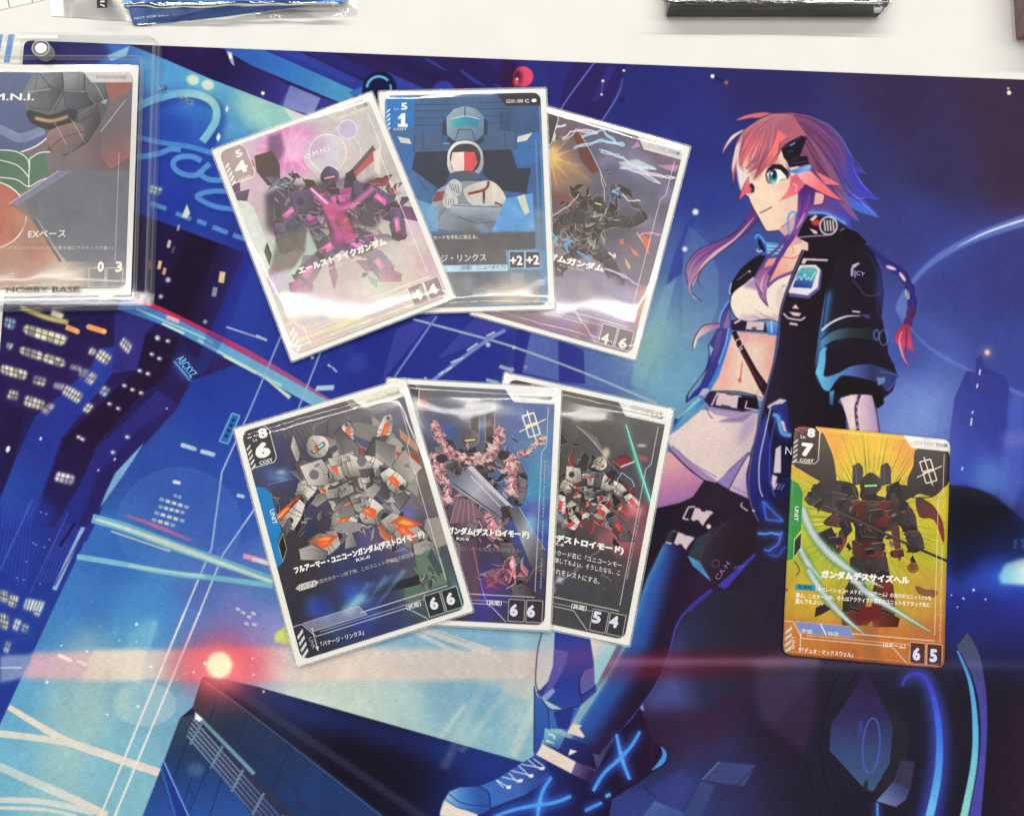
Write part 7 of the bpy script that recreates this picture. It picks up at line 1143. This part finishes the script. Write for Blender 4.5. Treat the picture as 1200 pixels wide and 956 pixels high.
# striped card left of the mat
st_root = empty("striped_sheet", ident); tag(st_root, "white sheet with blue stripes beside the mat's corner", "paper")
px_plate([(-90, 40), (26, 40.5), (-1, 430), (-140, 430)], TZ, TZ + .02, TZ + .2, "paper", white_paper, st_root)
for x in (-3, 10.5, -16, -30): px_plate([(x, 41), (x + 7, 41), (x + 1, 74), (x - 6, 74)], TZ, TZ + .22, TZ + .25, "blue_stripe", ink((96, 140, 206)), st_root)

def pillow(corners, n=(30, 14), h=5.0, seed=1, crimp=.10, wr=.35, base=.15):
    """soft sealed pouch over a quad (mm, plane), flat crimped ends along u, wrinkled"""
    r = random.Random(seed); ph = [r.uniform(0, 6.28) for _ in range(8)]; vs, fs = [], []; q = np.asarray(corners, float)
    for s in (1, -1):
        for j in range(n[1] + 1):
            for i in range(n[0] + 1):
                u, v = i/n[0], j/n[1]; p = quad_at(q, u, v); uu = np.clip((u - crimp)/(1 - 2*crimp), 0, 1)
                z = (4*uu*(1-uu))**.55 * (max(4*v*(1-v), 0))**.6 * h
                w = math.sin(17*v + 5*u + ph[0]) * .5 + math.sin(31*u + 9*v + ph[1]) * .35 + math.sin(47*u - 22*v + ph[2]) * .25
                z = z * (1 + .06*w) + wr * w * (.35 if z > .2 else .0)
                if u < crimp or u > 1 - crimp: z += .12 * math.sin(u * 330)
                vs.append((p[0]*MM, p[1]*MM, (TZ + base + .05 + (max(z, -.1) if s > 0 else 0)) * MM))
        o = 0 if s > 0 else (n[0]+1)*(n[1]+1)
        for j in range(n[1]):
            for i in range(n[0]):
                a = o + j*(n[0]+1) + i; f = (a, a+1, a+n[0]+2, a+n[0]+1); fs.append(f if s > 0 else f[::-1])
    me = bpy.data.meshes.new("pouch"); me.from_pydata(vs, [], fs); me.polygons.foreach_set("use_smooth", [True]*len(fs)); me.update(); return me
# pale pouch with the black tab
pouch_mat = plain("pale foil pouch", (204, 204, 200), rough=.28, metal=.25, spec=.6)
pp = un([(60, 19.5), (172, 27), (170, -150), (50, -150)], TZ); pr = empty("pale_pouch", ident); tag(pr, "pale silver sealed pouch with a black tab, beside the blue pack", "pouch")
link("pouch_body", pillow(pp, h=7, seed=3, crimp=.16, wr=.25), pouch_mat, pr)
px_plate([(115, 11), (126.5, 10.5), (126, -40), (114, -40)], TZ + 6, TZ + 6.6, TZ + 7.0, "black_tab", ink((22, 21, 22)), pr)
tab_sh = Sheet((0, 0), 0, (10, 10), 1, z=TZ + 7)
lettering("tab_lettering", pr, tab_sh, "1/", (117.5, 1.5), (117.5, 8.5), 5.4, ink(W_), TZ + 7.05, bold=.02)
# blue chrome booster pack in its clear bag
chrome = plain("chrome foil", (222, 224, 228), rough=.12, metal=1.0, bump=(90, .35, .002))
blue_foil = plain("blue printed foil", (70, 124, 200), rough=.25, metal=.4, noise=(45, .35), bump=(60, .3, .002))
navy = plain("navy foil flap", (84, 116, 186), rough=.35, metal=.15, noise=(70, .5))
bp_ = empty("foil_pack", ident); tag(bp_, "blue and chrome foil card pack lying flat at the far edge", "card pack")
link("pack_body", pillow(un([(146, 9), (404, 4), (410, -160), (138, -160)], TZ + 2), h=8, seed=5, crimp=.05, wr=.4, base=3.0), blue_foil, bp_)
flap = []
def ribbon(name, top, bot, zt, zb, mat, parent, n=40, wob=.3, seed=2):
    r = random.Random(seed); ph = [r.uniform(0, 6) for _ in range(4)]; T_, B_ = smooth(top, n=10), smooth(bot, n=10); vs, fs = [], []
    for i in range(n + 1):
        t = i/n; a = np.array([np.interp(t, np.linspace(0, 1, len(T_)), T_[:, k]) for k in (0, 1)]); b = np.array([np.interp(t, np.linspace(0, 1, len(B_)), B_[:, k]) for k in (0, 1)])
        for j in range(5):
            s = j/4; z = zt*(1-s) + zb*s + wob*math.sin(3*s + 23*t + ph[0])*math.sin(11*t + ph[1]) + wob*1.2*math.sin(math.pi*s); p = un([a*(1-s) + b*s], z)[0]; vs.append((p[0]*MM, p[1]*MM, z*MM))
    for i in range(n):
        for j in range(4): k = i*5 + j; fs.append((k, k+1, k+6, k+5))
    me = bpy.data.meshes.new("ribbon"); me.from_pydata(vs, [], fs); me.polygons.foreach_set("use_smooth", [True]*len(fs)); me.update(); return link(name, me, mat, parent)
ribbon("chrome_fold", [(142, 3), (220, 3), (320, 2), (396, 3)], [(150, 9), (225, 10), (320, 7), (398, 6)], TZ + 6.4, TZ + 4.4, chrome, bp_, 60, .5)
fl = ribbon("printed_flap", [(150, 9), (225, 10), (320, 6), (380, 5)], [(156, 30), (200, 27), (262, 20), (340, 10)], TZ + 4.2, TZ + .5, navy, bp_, 50, .2, 4)
ribbon("chrome_edge", [(156, 29), (190, 26.5), (240, 21)], [(158, 31.5), (192, 28.5), (240, 22.4)], TZ + .9, TZ + .3, chrome, bp_, 20, .05, 4)
flap_sh = Sheet((0, 0), 0, (10, 10), 1, z=TZ + 2.4)
lettering("flap_lettering", fl, flap_sh, "NOT FOR SALE   NOT FOR SALE", (158, 24), (244, 15), 2.8, ink((206, 210, 220)), TZ + 2.9)
bag = film("clear bag film", rough=.08, ior=1.5, haze=.10, strength=1.6, bump=(60, .8, .002))
br = empty("clear_bag", ident); tag(br, "clear crinkled plastic bag around the blue foil pack", "plastic bag")
link("bag_film", pillow(un([(300, 22), (419, 19.5), (421, -150), (300, -150)], TZ), h=5.5, seed=9, crimp=.08, wr=.3), bag, br)
# wrapped black deck
deck = empty("card_deck", ident); tag(deck, "black edged deck of cards in clear wrap at the far edge", "card deck")
dk = un([(781, 20.5), (1029, 20), (1031, -190), (779, -190)], TZ); black_edge = plain("black sleeve edge", (24, 26, 24), rough=.4, noise=(400, .5)); r_ = random.Random(8)
for i in range(13):
    o = r_.uniform(-.35, .35); bm = bmesh.new(); prism(bm, [(p[0] + o, p[1] + r_.uniform(-.15, .15)) for p in dk], TZ + .1 + i*.72, TZ + .1 + i*.72 + .62); link("card", from_bm(bm), black_edge, deck)
bm = bmesh.new(); prism(bm, [(p[0] - (1 if k in (0, 3) else -1), p[1] - (.8 if k < 2 else 0)) for k, p in enumerate(dk)], TZ + .05, TZ + 10.1); wrap = from_bm(bm)
link("wrap", wrap, film("deck wrap", rough=.12, ior=1.5, haze=.012, strength=1.0, bump=(140, .8, .002)), deck)
ribbon("wrap_edge", [(774, -2), (860, -1.5), (960, 0), (1041, 1.5)], [(779, 2.6), (860, 2.4), (960, 4), (1038, 5)], TZ + 10.3, TZ + 9.6, chrome, deck, 50, .25, 7)
ribbon("wrap_sparkle", [(1024, 6), (1036, 5)], [(1024, 16), (1034, 15)], TZ + 8, TZ + 3, chrome, deck, 8, .8, 3)  # chrome strip standing in for the glint on the clear wrap
# reddish brown deck box
box = empty("brown_box", ident); tag(box, "reddish brown box in clear wrap at the table's corner", "box")
bq = un([(1190.5, 47), (1300, 52), (1300, -120), (1180, -120)], TZ); bm = bmesh.new(); prism(bm, [tuple(p) for p in bq], TZ + .1, TZ + 17)
link("box_body", from_bm(bm), plain("brown card", (120, 74, 70), rough=.5, noise=(240, .5)), box)
bm = bmesh.new(); prism(bm, [(p[0] - (1.6 if k in (0, 3) else -1), p[1] - (.9 if k < 2 else 0)) for k, p in enumerate(bq)], TZ + .05, TZ + 17.6); link("wrap", from_bm(bm), film("box wrap", rough=.1, ior=1.5, haze=.04, strength=1.0), box)
